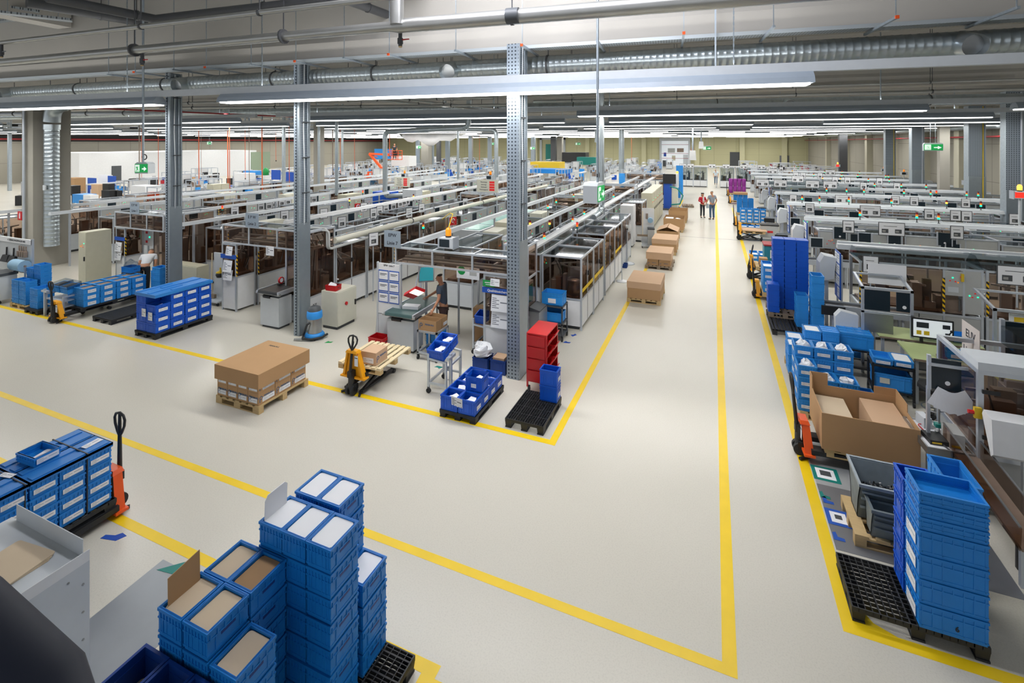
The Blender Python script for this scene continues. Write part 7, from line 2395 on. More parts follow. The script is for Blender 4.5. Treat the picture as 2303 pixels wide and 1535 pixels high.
# line five sign, guard cell at the frame edge
line_sign('pale sign reading E U V and the number five above the near wall line', ['EUV', 'Linie 5'], (3.66, 9.66, 1.5), 0.56, 0.58, -pi / 2, 0.17, 'sign_pale') if mat('sign_pale', 'D2CAC4', 0.5) else None
t = thing('edge_guard_cell', 'large tinted guard cell of line five with grey posts and clear hood', 'machine', (3.22, 8.3, 0))
profile_frame(0, 0, 3.6, 1.3, (0.0, 0.8, 1.9), 0.06, True, (('x', 1.5, 0.1, 1.9),)).build('frame', M['alu'], t)
MB().box(0.02, 0.02, 0.1, 3.58, 1.28, 0.75).build('base_cabinet', M['grey'], t)
MB().box(0.06, 0.02, 0.8, 3.54, 0.026, 1.84).build('front_pane', M['pane'], t)
MB().box(0.02, 0.06, 0.8, 0.026, 1.24, 1.84).build('side_pane', M['pane'], t)
machinery_bm(0.15, 0.15, 3.4, 1.15, 0.8, 1.6, 77, 26).build('machinery', mm(), t)
MB().box(0.0, 0.0, 1.9, 3.6, 0.5, 2.0).build('top_cover', M['lgrey'], t)
MB().box(0.75, 0.5, 1.9, 3.55, 1.25, 2.16).build('clear_hood', M['clear'], t)
for z in (1.0, 1.6):
    MB().box(0.04, -0.02, z, 0.22, 0, z + 0.05).build('hinge', M['black'], t)
MB().box(-0.06, -0.06, 1.28, 0.02, -0.02, 1.42).build('yellow_switch', M['cable'], t)
MB().tube([(-0.06, -0.04, 1.35), (-0.12, -0.04, 1.35)], 0.025, 10).build('red_button', M['red'], t)
t = thing('dark_document_panel', 'dark panel with a white dot and papers fanned below it', 'panel', (2.98, 8.58, 1.25))
MB().box(-0.16, 0, 0.2, 0.17, 0.03, 0.62).build('panel_sheet', M['screen'], t)
MB().box(-0.2, 0.0, 0.18, -0.16, 0.05, 0.66).box(-0.2, -0.02, 0.52, 0.24, 0.0, 0.56).box(-0.2, 0.03, -1.25, -0.16, 0.07, 0.2).build('panel_profile', M['alu'], t)
MB().tube([(0.02, -0.004, 0.3), (0.02, 0, 0.3)], 0.03, 12).build('round_mark', M['paper'], t)
b = MB()
for k in range(5):
    b.extr([(-0.13, -0.26), (0.13, -0.26), (0.14, 0.02), (-0.12, 0.02)], (0.01 + 0.015 * k, -0.03 - 0.012 * k, 0.18), (cos(0.25 * k - 0.4), -0.1, sin(0.25 * k - 0.4)), (-sin(0.25 * k - 0.4), -0.05, cos(0.25 * k - 0.4)), (0, 0.002, 0))
b.build('fanned_sheet', M['paper'], t)
t = thing('dark_screen_wall', 'large dark screen behind the sign of line five', 'panel', (4.1, 9.75, 1.45))
MB().box(0, 0, 0, 2.2, 0.04, 0.72).build('panel_sheet', M['screen'], t)
MB().box(-0.05, -0.01, -1.45, 0.0, 0.05, 0.75).box(2.2, -0.01, -1.45, 2.25, 0.05, 0.75).build('panel_profile', M['alu'], t)
t = thing('instruction_box', 'white sloping box with a blue bordered instruction at the frame edge', 'board', (3.42, 7.92, 0))
MB().extr([(0, 1.0), (0.06, 0.95), (0.28, 1.38), (0.24, 1.45), (0.04, 1.42)], (-0.2, 0, 0), (0, 1, 0), (0, 0, 1), (0.75, 0, 0)).build('housing', M['white'], t)
o = card_bm(0.6, 0.3, 6).build('instruction_sheet', [M['paper'], M['ink']], t, (0.2, 0.08, 1.2))
o.rotation_euler = (-0.4, 0, 0)
MB().box(0.15, 0.15, 0, 0.21, 0.21, 1.0).build('stand_post', M['alu'], t)
# equipment table with measuring boxes
t = thing('equipment_table', 'grey profile table with measuring boxes and cables', 'table', (2.92, 8.70, 0), 0.05)
MB().box(-0.24, -0.38, 0.70, 0.24, 0.38, 0.74).build('table_top', M['paper'], t)
MB().ring(-0.26, -0.4, 0.26, 0.4, 0.02, 0.66, 0.76).build('table_frame', M['steel'], t)
for x in (-0.22, 0.18):
    for y in (-0.36, 0.32):
        MB().box(x, y, 0, x + 0.04, y + 0.04, 0.66).build('leg', M['alu'], t)
o = tag(MB().box(-0.11, -0.13, 0, 0.11, 0.13, 0.06).box(-0.09, -0.134, 0.02, 0.02, -0.13, 0.04, 1).build('measuring_box', [M['black'], M['cable']], None, (2.85, 8.55, 0.7415), 0.1), 'flat black measuring box with a yellow label on the equipment table', 'instrument')
o = tag(MB().box(-0.08, -0.16, 0, 0.08, 0.16, 0.2).box(-0.06, -0.164, 0.02, 0.06, -0.16, 0.05, 1).build('measuring_box', [M['grey'], M['cable']], None, (3.05, 8.56, 0.7415), -0.05), 'upright grey measuring box on the equipment table', 'instrument')
o = tag(MB().box(-0.05, -0.1, 0, 0.05, 0.1, 0.15).build('measuring_box', M['lgrey'], None, (2.85, 8.95, 0.7415), 0.2), 'small pale measuring box at the back of the equipment table', 'instrument')
t = thing('test_fixture', 'slim test fixture with green clamps on the equipment table', 'fixture', (2.98, 8.8, 0.7415))
MB().cyl((0, 0, 0), 0.05, 0.02, 12).cyl((0, 0, 0.02), 0.012, 0.34, 8).bar((0, 0, 0.3), (0.08, -0.03, 0.34), 0.02).build('fixture_post', M['steel'], t)
MB().box(-0.05, -0.04, 0.08, 0.05, 0.04, 0.13).build('green_clamp', M['teal'], t)
k = MB().tube([(2.80, 8.66, 0.76), (2.74, 8.8, 0.80), (2.78, 8.9, 0.77), (2.9, 8.93, 0.76)], 0.008, 5)
tag(k.build('cable', M['red']), 'thin red cable looped on the equipment table', 'cable')
k = MB().tube([(2.9, 8.42, 0.76), (2.95, 8.3, 0.75), (2.97, 8.28, 0.45), (2.93, 8.26, 0.05)], 0.01, 5)
tag(k.build('cable', M['black']), 'black cable hanging from the equipment table', 'cable')
o = tag(sheet('paper_note', 0.22, 0.3, 0.003, M['paper'], (3.12, 8.92, 0.743), 'white sheet lying behind the grey measuring box', 'paper', 0.5), 'white sheet lying behind the grey measuring box', 'paper')
# chute
p, q = P(2150, 985, 0.80), P(2335, 1235, 0.62)
t = thing('tinted_chute', 'long tinted chute conveyor leading down to the black printer', 'conveyor', p)
d = vsub(q, p)
MB().bar((0, 0, -0.05), (d[0], d[1], d[2] - 0.05), 0.26, 0.03).build('chute_floor', M['brown'], t)
for s in (-1, 1):
    k = vnorm(vcross(d, (0, 0, 1)))
    MB().bar((k[0] * 0.14 * s, k[1] * 0.14 * s, 0.06), (d[0] + k[0] * 0.14 * s, d[1] + k[1] * 0.14 * s, d[2] + 0.06), 0.012, 0.26).build('chute_side', M['pane'], t)
    MB().bar((k[0] * 0.14 * s, k[1] * 0.14 * s, 0.19), (d[0] + k[0] * 0.14 * s, d[1] + k[1] * 0.14 * s, d[2] + 0.19), 0.02, 0.015).build('chute_edge', M['steel'], t)
for f in (0.15, 0.85):
    MB().box(d[0] * f - 0.025, d[1] * f - 0.025, -p[2], d[0] * f + 0.025, d[1] * f + 0.025, d[2] * f - 0.07).build('leg', M['alu'], t)
p = P(2290, 1190, 0.45)
t = thing('label_printer', 'black label printer with a red stripe on a round foot', 'printer', (p[0] + 0.08, p[1], 0))
MB().box(-0.16, -0.12, 0.36, 0.3, 0.14, 0.5).build('printer_body', M['black'], t)
MB().box(-0.05, -0.126, 0.38, 0.3, -0.121, 0.47).build('front_plate', M['grey'], t)
MB().box(0.0, -0.132, 0.42, 0.2, -0.127, 0.45).build('red_stripe', M['red'], t)
MB().tube([(0.0, 0, 0), (0.0, 0, 0.36)], 0.1, 14).build('round_foot', M['black'], t)
# ================================================================ people
def skin(name, pts, edges, rad, material, parent, levels=1):
    me = bpy.data.meshes.new(name)
    me.from_pydata(pts, edges, [])
    me.materials.append(material)
    o = bpy.data.objects.new(name, me)
    COL.objects.link(o)
    o.modifiers.new('skin', 'SKIN').use_smooth_shade = True
    s = o.modifiers.new('sub', 'SUBSURF')
    s.levels = s.render_levels = levels
    for i, r in enumerate(rad):
        sv = me.skin_vertices[0].data[i]
        sv.radius = r if isinstance(r, tuple) else (r, r)
        sv.use_root = i == 0
    if parent:
        o.parent = parent
    return o


def person(label, loc, rz, H=1.75, top='grey', legs='ink', shoe='black', hairm='hair', long_sleeve=False, arms=None, lean=0.0, cap=None, long_hair=False, group=None, skinm='skin'):
    """faces +Y in its own space; arms = ((elbow, wrist), (elbow, wrist)) for the -X and the +X side, in a 1.75 m figure"""
    k = H / 1.75
    t = thing('person', label, 'person', loc, rz, group)

    def L(p):
        x, y, z = p
        if lean and z > 0.93:
            dz = z - 0.93
            y, z = y * cos(lean) + dz * sin(lean), 0.93 + dz * cos(lean) - y * sin(lean)
        return (x * k, y * k, z * k)
    arms = arms or (((-0.26, -0.03, 1.15), (-0.25, 0.06, 0.90)), ((0.26, -0.03, 1.15), (0.25, 0.06, 0.90)))
    V, E, R = [], [], []

    def v(p, r, prev=None, ln=True):
        V.append(L(p) if ln else tuple(c * k for c in p))
        R.append(tuple(c * k for c in r) if isinstance(r, tuple) else r * k)
        if prev is not None:
            E.append((prev, len(V) - 1))
        return len(V) - 1
    pel = v((0, 0, 0.95), (0.135, 0.10))
    sp = v((0, 0, 1.13), (0.125, 0.09), pel)
    ch = v((0, 0, 1.33), (0.15, 0.105), sp)
    nb = v((0, 0.0, 1.46), (0.07, 0.06), ch)
    nk = v((0, 0.015, 1.53), 0.05, nb)
    hd = v((0, 0.035, 1.62), (0.078, 0.09), nk)
    v((0, 0.03, 1.71), (0.07, 0.08), hd)
    v((0, 0.135, 1.615), 0.013, hd)
    for s in (-1, 1):
        v((s * 0.088, 0.03, 1.62), 0.014, hd)
    for s, (el, wr) in zip((-1, 1), arms):
        sh = v((s * 0.185, 0, 1.42), 0.06, ch)
        e = v(el, 0.042, sh)
        w = v(wr, 0.028, e)
        d = vnorm(vsub(wr, el))
        sd = vnorm(vcross(d, (s, 0.2, 0.3)))
        pm = v(tuple(wr[i] + d[i] * 0.06 for i in range(3)), (0.036, 0.018), w)
        for q in range(4):
            off = (q - 1.5) * 0.02
            ln = (0.06, 0.075, 0.07, 0.052)[q]
            a = v(tuple(wr[i] + d[i] * 0.09 + sd[i] * off for i in range(3)), 0.009, pm)
            b = v(tuple(wr[i] + d[i] * (0.09 + ln * 0.6) + sd[i] * off * 1.1 for i in range(3)), 0.008, a)
            v(tuple(wr[i] + d[i] * (0.09 + ln) + sd[i] * off * 1.1 + (0, 0.012, -0.004)[i] for i in range(3)), 0.007, b)
        a = v(tuple(wr[i] + d[i] * 0.04 + sd[i] * 0.04 for i in range(3)), 0.010, pm)
        v(tuple(wr[i] + d[i] * 0.075 + sd[i] * 0.055 for i in range(3)), 0.008, a)
    for s in (-1, 1):
        hp = v((s * 0.09, 0, 0.90), 0.088, pel)
        kn = v((s * 0.10, 0.015, 0.50), 0.056, hp)
        an = v((s * 0.105, -0.01, 0.09), 0.04, kn)
        v((s * 0.12, 0.13, 0.035), 0.03, an)
    skin('body', V, E, R, M[skinm], t)
    # shirt
    V, E, R = [], [], []
    c = v((0, 0, 0.89), (0.155, 0.122))
    c2 = v((0, 0, 1.13), (0.145, 0.108), c)
    c3 = v((0, 0, 1.33), (0.172, 0.124), c2)
    v((0, 0, 1.455), (0.085, 0.075), c3)
    for s, (el, wr) in zip((-1, 1), arms):
        sh = v((s * 0.19, 0, 1.42), 0.076, c3)
        if long_sleeve:
            e = v(el, 0.055, sh)
            v(wr, 0.04, e)
        else:
            v(tuple(((s * 0.19, 0, 1.42)[i] * 0.35 + el[i] * 0.65) for i in range(3)), 0.062, sh)
    skin('shirt' if not long_sleeve else 'jacket', V, E, R, M.get(top) or MATS[top], t)
    V, E, R = [], [], []
    c = v((0, 0, 1.0), (0.140, 0.106))
    for s in (-1, 1):
        a = v((s * 0.09, 0, 0.88), 0.098, c)
        b = v((s * 0.10, 0.015, 0.50), 0.072, a)
        v((s * 0.105, -0.01, 0.10), 0.058, b)
    skin('trousers', V, E, R, M.get(legs) or MATS[legs], t)
    for s in (-1, 1):
        V, E, R = [], [], []
        a = v((s * 0.105, -0.04, 0.05), (0.045, 0.045))
        b = v((s * 0.115, 0.08, 0.045), (0.048, 0.04), a)
        v((s * 0.12, 0.17, 0.03), (0.038, 0.028), b)
        skin('shoe', V, E, R, M[shoe], t)
    V, E, R = [], [], []
    a = v((0, 0.01, 1.66), (0.088, 0.092))
    v((0, 0.02, 1.735), (0.075, 0.085), a)
    if long_hair:
        b = v((0, -0.04, 1.58), (0.085, 0.06), a)
        v((0, -0.05, 1.48), (0.075, 0.045), b)
    skin('cap' if cap else 'hair', V, E, R, M.get(cap or hairm) or MATS[cap or hairm], t)
    for s in (-1, 1):
        q = L((s * 0.032, 0.118, 1.635))
        MB().ball(q, 0.011 * k, 8).build('eye', M['ink'], t)
    q = L((0, 0.118, 1.575))
    MB().cbox(q, (0.045 * k, 0.012, 0.01)).build('mouth', M['dred'], t)
    return t


mat('tee_slate', '4A5566', 0.8)
mat('tee_grey', '8D95A0', 0.8)
mat('jeans', '46607C', 0.8)
mat('trouser_dark', '22262E', 0.8)
mat('jacket_red', 'C3182E', 0.7)
mat('shirt_white', 'DDE0E4', 0.8)
mat('cap_grey', '8A9090', 0.8)
mat('trouser_brown', '4E3B38', 0.8)
person('person in a slate t-shirt packing at the green belt of line seven', (-6.08, 10.33, 0), radians(100), 1.72, 'tee_slate', 'trouser_brown', 'grey', lean=0.12,
       arms=(((-0.30, -0.02, 1.2), (-0.42, 0.10, 1.0)), ((0.24, 0.20, 1.26), (0.20, 0.46, 1.14))))
person('person in a white shirt bent over crates at line one', (-16.95, 9.95, 0), radians(40), 1.7, 'shirt_white', 'trouser_dark', lean=1.0, hairm='brown',
       arms=(((-0.24, 0.12, 1.2), (-0.2, 0.3, 1.02)), ((0.24, 0.12, 1.2), (0.2, 0.3, 1.02))))
person('person in a red jacket and dark trousers standing in the aisle', (-0.70, 34.1, 0), radians(205), 1.60, 'jacket_red', 'trouser_dark', long_sleeve=True, long_hair=True,
       arms=(((-0.27, 0.02, 1.17), (-0.06, 0.20, 1.12)), ((0.27, 0.02, 1.17), (0.06, 0.21, 1.15))))
MB().cbox((0, 0.145, 1.17), (0.09, 0.012, 0.36)).build('white_top', M['paper'], [o for o in COL.objects if o.get('label', '').startswith('person in a red')][0])
person('person in a grey t-shirt, jeans and cap holding a paper in the aisle', (-0.12, 33.4, 0), radians(30), 1.84, 'tee_grey', 'jeans', cap='cap_grey',
       arms=(((-0.29, 0.0, 1.17), (-0.30, 0.14, 0.95)), ((0.28, -0.04, 1.17), (0.24, 0.06, 0.95))))
o = MB().extr([(0, 0), (0.21, 0), (0.21, 0.3), (0, 0.3)], (0, 0, 0), (0.8, 0.5, 0), (0.1, 0.2, -1), (0.003, 0, 0)).build('paper_sheet', mat('paper_blue', 'D4E4F0', 0.6), None, (-0.50, 33.42, 1.0))
tag(o, 'pale blue paper held between the two people in the aisle', 'paper')
g1, g2, g3 = zat(1787, 360, 80), zat(1796, 358, 80), zat(1610, 368, 61)
person('person in a pale shirt standing before the far wall corner', (g1[0], 80, 0.0), radians(180), 1.7, 'shirt_white', 'trouser_dark')
person('person in a green shirt beside the pale shirted one before the far corner', (g2[0], 80.5, 0.0), radians(170), 1.8, 'green', 'trouser_dark')
person('bald person in a pale blue shirt behind the far white machines', (g3[0], 61.5, 0.0), radians(180), 1.8, 'paper_blue', 'jeans', hairm='skin')

# ================================================================ boom lift
g = zat(885, 352, 45)
t = thing('boom_lift', 'orange boom lift with a raised basket among the lines', 'boom lift', (g[0], 45, 0))
MB().box(-3.4, -0.7, 0.3, -1.6, 0.7, 1.3).box(-3.2, -0.5, 1.3, -2.0, 0.5, 1.6).build('chassis', M['orange'], t)
for x in (-3.1, -1.9):
    for y in (-0.75, 0.75):
        MB().tube([(x, y - 0.12, 0.35), (x, y + 0.12, 0.35)], 0.35, 14).build('wheel', M['rubber'], t)
zb = g[2] - 0.35
MB().bar((-2.5, 0, 1.5), (-1.4, 0, zb * 0.62), 0.22, 0.28).bar((-1.4, 0, zb * 0.62), (-3.3, 0, zb + 0.65), 0.2, 0.26).bar((-3.3, 0, zb + 0.65), (-0.5, 0, zb + 0.55), 0.18, 0.22).bar((-3.0, 0, zb + 0.45), (-2.2, 0, zb + 0.3), 0.08).build('boom', M['orange'], t)
b = MB().box(-0.6, -0.4, zb, 0.9, 0.4, zb + 0.06)
for z in (0.45, 0.75, 1.05):
    b.ring(-0.6, -0.4, 0.9, 0.4, 0.05, zb + z - 0.04, zb + z)
for x in (-0.6, 0.15, 0.85):
    for y in (-0.4, 0.35):
        b.box(x, y, zb, x + 0.05, y + 0.05, zb + 1.05)
b.build('basket', M['orange'], t)
MB().box(-0.4, 0.25, zb + 0.5, 0.5, 0.32, zb + 1.0).build('control_box', M['dgrey'], t)
person('person in dark clothes standing in the boom lift basket', (g[0] + 0.15, 45, zb + 0.061), radians(200), 1.75, 'ink', 'trouser_dark')
# white sheet hung under the roof behind the lift
b = MB()
n_ = 12
vs, fs = [], []
A, B_ = zat(900, 292, 47.2), zat(1045, 292, 47.6)
for i in range(n_ + 1):
    f = i / n_
    p = lerp(A, B_, f)
    sag = 1.5 * (4 * f * (1 - f)) ** 0.7 * (0.6 + 0.5 * abs(sin(f * 9)))
    vs += [(p[0], p[1], 6.1), (p[0], p[1] - 0.6, 6.1 - sag), (p[0], p[1] + 1.5, 6.1)]
for i in range(n_):
    for j in range(2):
        a = i * 3 + j
        fs.append((a, a + 3, a + 4, a + 1))
b.add(vs, fs, 0, True)
for q in (vs[0], vs[18], vs[-3]):
    b.bar(q, (q[0], q[1], 9.7), 0.02)
o = b.build('hung_sheet', M['foam'])
o.modifiers.new('solid', 'SOLIDIFY').thickness = 0.01
tag(o, 'white sagging dust sheet hung under the roof behind the boom lift', 'sheet')

# ================================================================ beside the yellow line, head of line one
t = thing('tool_board', 'pegboard with dustpans, brushes and a title strip by the concrete column', 'tool board', (-20.5, 8.25, 0))
MB().box(-0.95, 0, 0.8, 0.95, 0.03, 1.72).build('peg_sheet', pattern('peg_board', 'C9CED2', '8C9298', 'dots', 0.05, 0.05, 0.35, 0.5), t)
MB().box(-0.95, -0.01, 1.72, 0.98, 0.03, 1.87).build('title_strip', M['paper'], t)
text('4. REINIGUNGSWAGEN MH', 0.085, (0.1, -0.012, 1.79), (pi / 2, 0, 0), M['ink'], t)
for x in (-0.98, 0.94):
    MB().box(x, -0.01, 0, x + 0.05, 0.05, 1.9).build('board_post', M['alu'], t)
for k in range(2):
    b = MB().extr([(-0.2, 0), (0.2, 0), (0.16, 0.2), (-0.16, 0.2)], (-0.45 + 0.42 * k, -0.12, 1.1), (1, 0, 0), (0, 0.3, 1), (0, 0.07, 0)).bar((-0.45 + 0.42 * k, -0.03, 1.3), (-0.45 + 0.42 * k, -0.02, 1.55), 0.03)
    tag(b.build('dustpan', M['black'], None, (-20.5, 8.25, 0)), 'black dustpan on the pegboard, %s' % ('beside the board edge', 'nearer the brushes')[k], 'dustpan')
for k in range(4):
    b = MB().box(0.28 + 0.13 * k, -0.08, 1.32, 0.36 + 0.13 * k, -0.01, 1.5).bar((0.32 + 0.13 * k, -0.03, 1.5), (0.32 + 0.13 * k, -0.03, 1.66), 0.025)
    tag(b.build('hand_brush', M['brown'], None, (-20.5, 8.25, 0)), 'brown hand brush on the pegboard, %s from the dustpans' % NTH[k], 'brush')
t = thing('wipe_roll', 'large pale blue wipe roll on the pegboard stand', 'paper roll', (-19.75, 8.05, 0.98))
MB().tube([(-0.3, 0, 0.14), (0.3, 0, 0.14)], 0.17, 18).build('roll', M['blwrap'], t)
MB().tube([(-0.34, 0, 0.14), (0.34, 0, 0.14)], 0.03, 8).build('roll_core', M['brown'], t)
MB().box(-0.33, -0.02, -0.98, -0.3, 0.02, 0.16).box(0.3, -0.02, -0.98, 0.33, 0.02, 0.16).build('roll_stand', M['alu'], t)
t = thing('waste_cabinet', 'grey waste cabinet on casters below the pegboard', 'cabinet', (-20.25, 7.85, 0))
MB().box(-0.32, -0.22, 0.12, 0.32, 0.22, 0.84).build('cabinet_body', M['lgrey'], t)
MB().box(-0.34, -0.24, 0.84, 0.34, 0.24, 0.92).build('cabinet_lid', M['dgrey'], t)
add_casters(t, [(-0.25, -0.16), (0.25, -0.16), (-0.25, 0.16), (0.25, 0.16)], 0.045)
inst('wps', make_pallet(0.95, 0.8, 0.13, 'wood', 6), (-18.95, 8.1, 0), 0, 'wooden pallet under the pale blue crates by the pegboard')
mkz = make_crate(0.38, 0.28, 0.135, 'pale')
for i, (x, y, n_) in enumerate([(-19.2, 7.86, 5), (-18.8, 7.86, 5), (-19.2, 8.2, 7), (-18.8, 8.2, 8)]):
    stack('pz', mkz, x, y, 0.131, n_, 0.135, 'pale crate of the %s stack by the pegboard' % NTH[i], 'pale crates by the pegboard')
inst('gps', make_grid_pallet(0.7, 0.7, 0.13, 8, 8, False), (-18.05, 7.95, 0), 0, 'black pallet under the three pale crates by the bag trolley')
stack('pz3', make_crate(0.42, 0.4, 0.19, 'pale'), -18.05, 7.86, 0.131, 3, 0.19, 'large pale crate by the bag trolley')
t = alu_trolley('aluminium trolley with two crates of parts in clear bags', (-17.1, 7.95, 0), 0.0, 0.85, 0.45, 0.62, 0.74)
for z in (0.3, 0.46):
    MB().box(-0.42, -0.22, z, 0.42, 0.22, z + 0.03).build('shelf', M['alu'], t)
for i in range(2):
    x = -17.3 + 0.4 * i
    o = inst('pb2', make_crate(0.37, 0.32, 0.2, 'pale'), (x, 8.0, 0.66), 0, 'pale crate with dark parts on the bag trolley, %s' % NTH[i])
    o.rotation_euler = (0.15, 0, 0)
    o = MB().box(-0.15, -0.12, 0, 0.15, 0.12, 0.03).build('dark_part_fill', M['bpal'], None, (x, 7.99, 0.83))
    o.rotation_euler = (0.15, 0, 0)
    o['kind'] = 'stuff'
    tag(o, 'dark small parts filling the %s crate of the bag trolley' % NTH[i], 'parts')
    b = MB().ring(-0.20, -0.175, 0.20, 0.175, 0.004, 0, 0.13)
    o = b.build('clear_bag', M['bag'], None, (x, 8.0, 0.79))
    o.rotation_euler = (0.15, 0, 0)
    tag(o, 'clear bag folded over the rim of the %s crate on the trolley' % NTH[i], 'bag')
# yellow truck with rows of crates
pallet_truck('yellow pallet truck with crates of small parts at line one', (-16.62, 7.50, 0), 0.0, 'yellow', 0.05, 0.08, 1.2, hand=1.12)
inst('gpt', make_grid_pallet(0.78, 1.7, 0.12, 8, 12, False), (-16.62, 8.75, 0.175), 0, 'black pallet on the yellow truck at line one')
mkt = make_crate(0.385, 0.4, 0.17, 'pale', cards=(('R', 0.2, 0.09),))
for a in range(2):
    for c in range(4):
        zt = stack('tt%d' % a, mkt if a else make_crate(0.385, 0.4, 0.17, 'pale'), -16.82 + 0.395 * a, 8.17 + 0.41 * c, 0.297, 3, 0.17, 'pale crate on the yellow truck, %s row, %s' % (NTH[c], ('board side', 'aisle side')[a]), 'crates of small parts on the truck')
        o = MB().box(-0.15, -0.16, 0, 0.15, 0.16, 0.02).build('small_part_fill', M['brown'], None, (-16.82 + 0.395 * a, 8.17 + 0.41 * c, zt - 0.05))
        o['kind'] = 'stuff'
        tag(o, 'brown small parts filling the %s top crate on the %s of the truck' % (NTH[c], ('board side', 'aisle side')[a]), 'parts')
inst('pb3', make_crate(0.4, 0.32, 0.18, 'blue'), (-17.0, 9.6, 0.82), 0.1, 'blue crate with a clear bag behind the truck of small parts')
MB().box(-0.2, -0.15, -0.82, 0.2, 0.15, -0.001).build('stand_post', M['dgrey'], PROTO['pb3'])
bag_lump('crumpled clear bag on the blue crate behind the truck', (-17.0, 9.6, 0.95), 0.17, 0.7, material=M['bag'], seed=12)
inst('gpe', make_grid_pallet(0.85, 1.2, 0.14, fine=False), (-15.35, 8.55, 0), 0, 'empty slatted black pallet between the yellow truck and the lidded crates')
for i, (x, y, n_) in enumerate([(-15.45, 9.55, 6), (-15.85, 9.75, 5)]):
    stack('ps6', make_crate(0.36, 0.3, 0.19, 'pale'), x, y, 0.0, n_, 0.19, 'pale crate of the %s stack by the third column' % NTH[i])
# royal lidded crates
inst('gpk', make_grid_pallet(0.82, 1.5, 0.14, fine=False), (-13.2, 8.52, 0), 0, 'black pallet under the royal blue lidded crates')
mkk = make_crate(0.385, 0.36, 0.23, 'royal', cards=(('R', 0.22, 0.075),))
mkk2 = make_crate(0.385, 0.36, 0.23, 'royal')
for a in range(2):
    for c in range(4):
        n_ = 4 if not (c == 0) else 3
        stack('kk%d' % a, mkk if a else mkk2, -13.4 + 0.395 * a, 7.97 + 0.367 * c, 0.141, n_, 0.23, 'royal lidded crate, %s row, %s' % (NTH[c], ('column side', 'aisle side')[a]), 'royal blue lidded crates')
inst('kkx', make_crate(0.385, 0.36, 0.23, 'royal'), (-13.4, 7.97, 0.141 + 3 * 0.2315), 0, 'royal crate at the front corner under the sky blue lid')
for i in range(2):
    b = MB().box(-0.2, -0.75, 0, 0.2, 0.75, 0.035).box(-0.16, -0.72, 0.035, -0.06, 0.1, 0.05).box(0.06, -0.3, 0.035, 0.16, 0.72, 0.05).ring(-0.205, -0.755, 0.205, 0.755, 0.008, -0.04, 0.035)
    tag(b.build('lid_board', M['skyb'], None, (-13.4 + 0.405 * i, 8.52, 1.069)), 'sky blue lid over the royal crates, %s' % ('column side', 'aisle side')[i], 'lid')
fan_papers('white bagged parts in the open royal crate under the lid', (-13.0, 7.97, 0.75), 0.5)
for i, (x, y) in enumerate([(-13.25, 7.775), (-12.99, 7.77)]):
    o = card_bm(0.16, 0.2, 4).build('notice', [M['paper'], M['pgrey']], None, (x, y, 0.62 - 0.06 * i))
    tag(o, 'white list on the front of the royal crates, %s' % ('by the corner away from the aisle', 'nearer the aisle')[i], 'paper')

# ================================================================ deeper in the hall
def display_board(label, x, y, Y, w=1.15, h=0.62):
    g = zat(x, y, Y)
    t = thing('display_board', label, 'display board', (g[0], Y, g[2] - h / 2))
    MB().box(-w / 2, 0, 0, w / 2, 0.06, h).build('board_panel', M['cream'], t)
    for k in range(4):
        z = h * (0.8 - 0.2 * k)
        f = MB().box(w * 0.1, -0.006, z - 0.05, w * 0.34, 0, z + 0.05).build('red_display', M['rled'], t)
        text(('Planmenge', 'Istmenge', 'Stückzahl', 'Nutzungsgrad')[k], 0.085, (-w * 0.17, -0.002, z), (pi / 2, 0, 0), M['ink'], t)
    for xx in (-w * 0.4, w * 0.4):
        MB().box(xx, 0.06, -(g[2] - h / 2), xx + 0.05, 0.11, h).build('stand_post', M['alu'], t)
    beacon('amber beacon above the ' + label, (g[0] + 0.1, Y + 0.15, g[2] + h / 2 + 0.0), 0.9)


display_board('cream board with four red displays by the drop duct', 904, 409, 26)
display_board('cream board with four red displays beside the middle column', 1096, 418, 22)


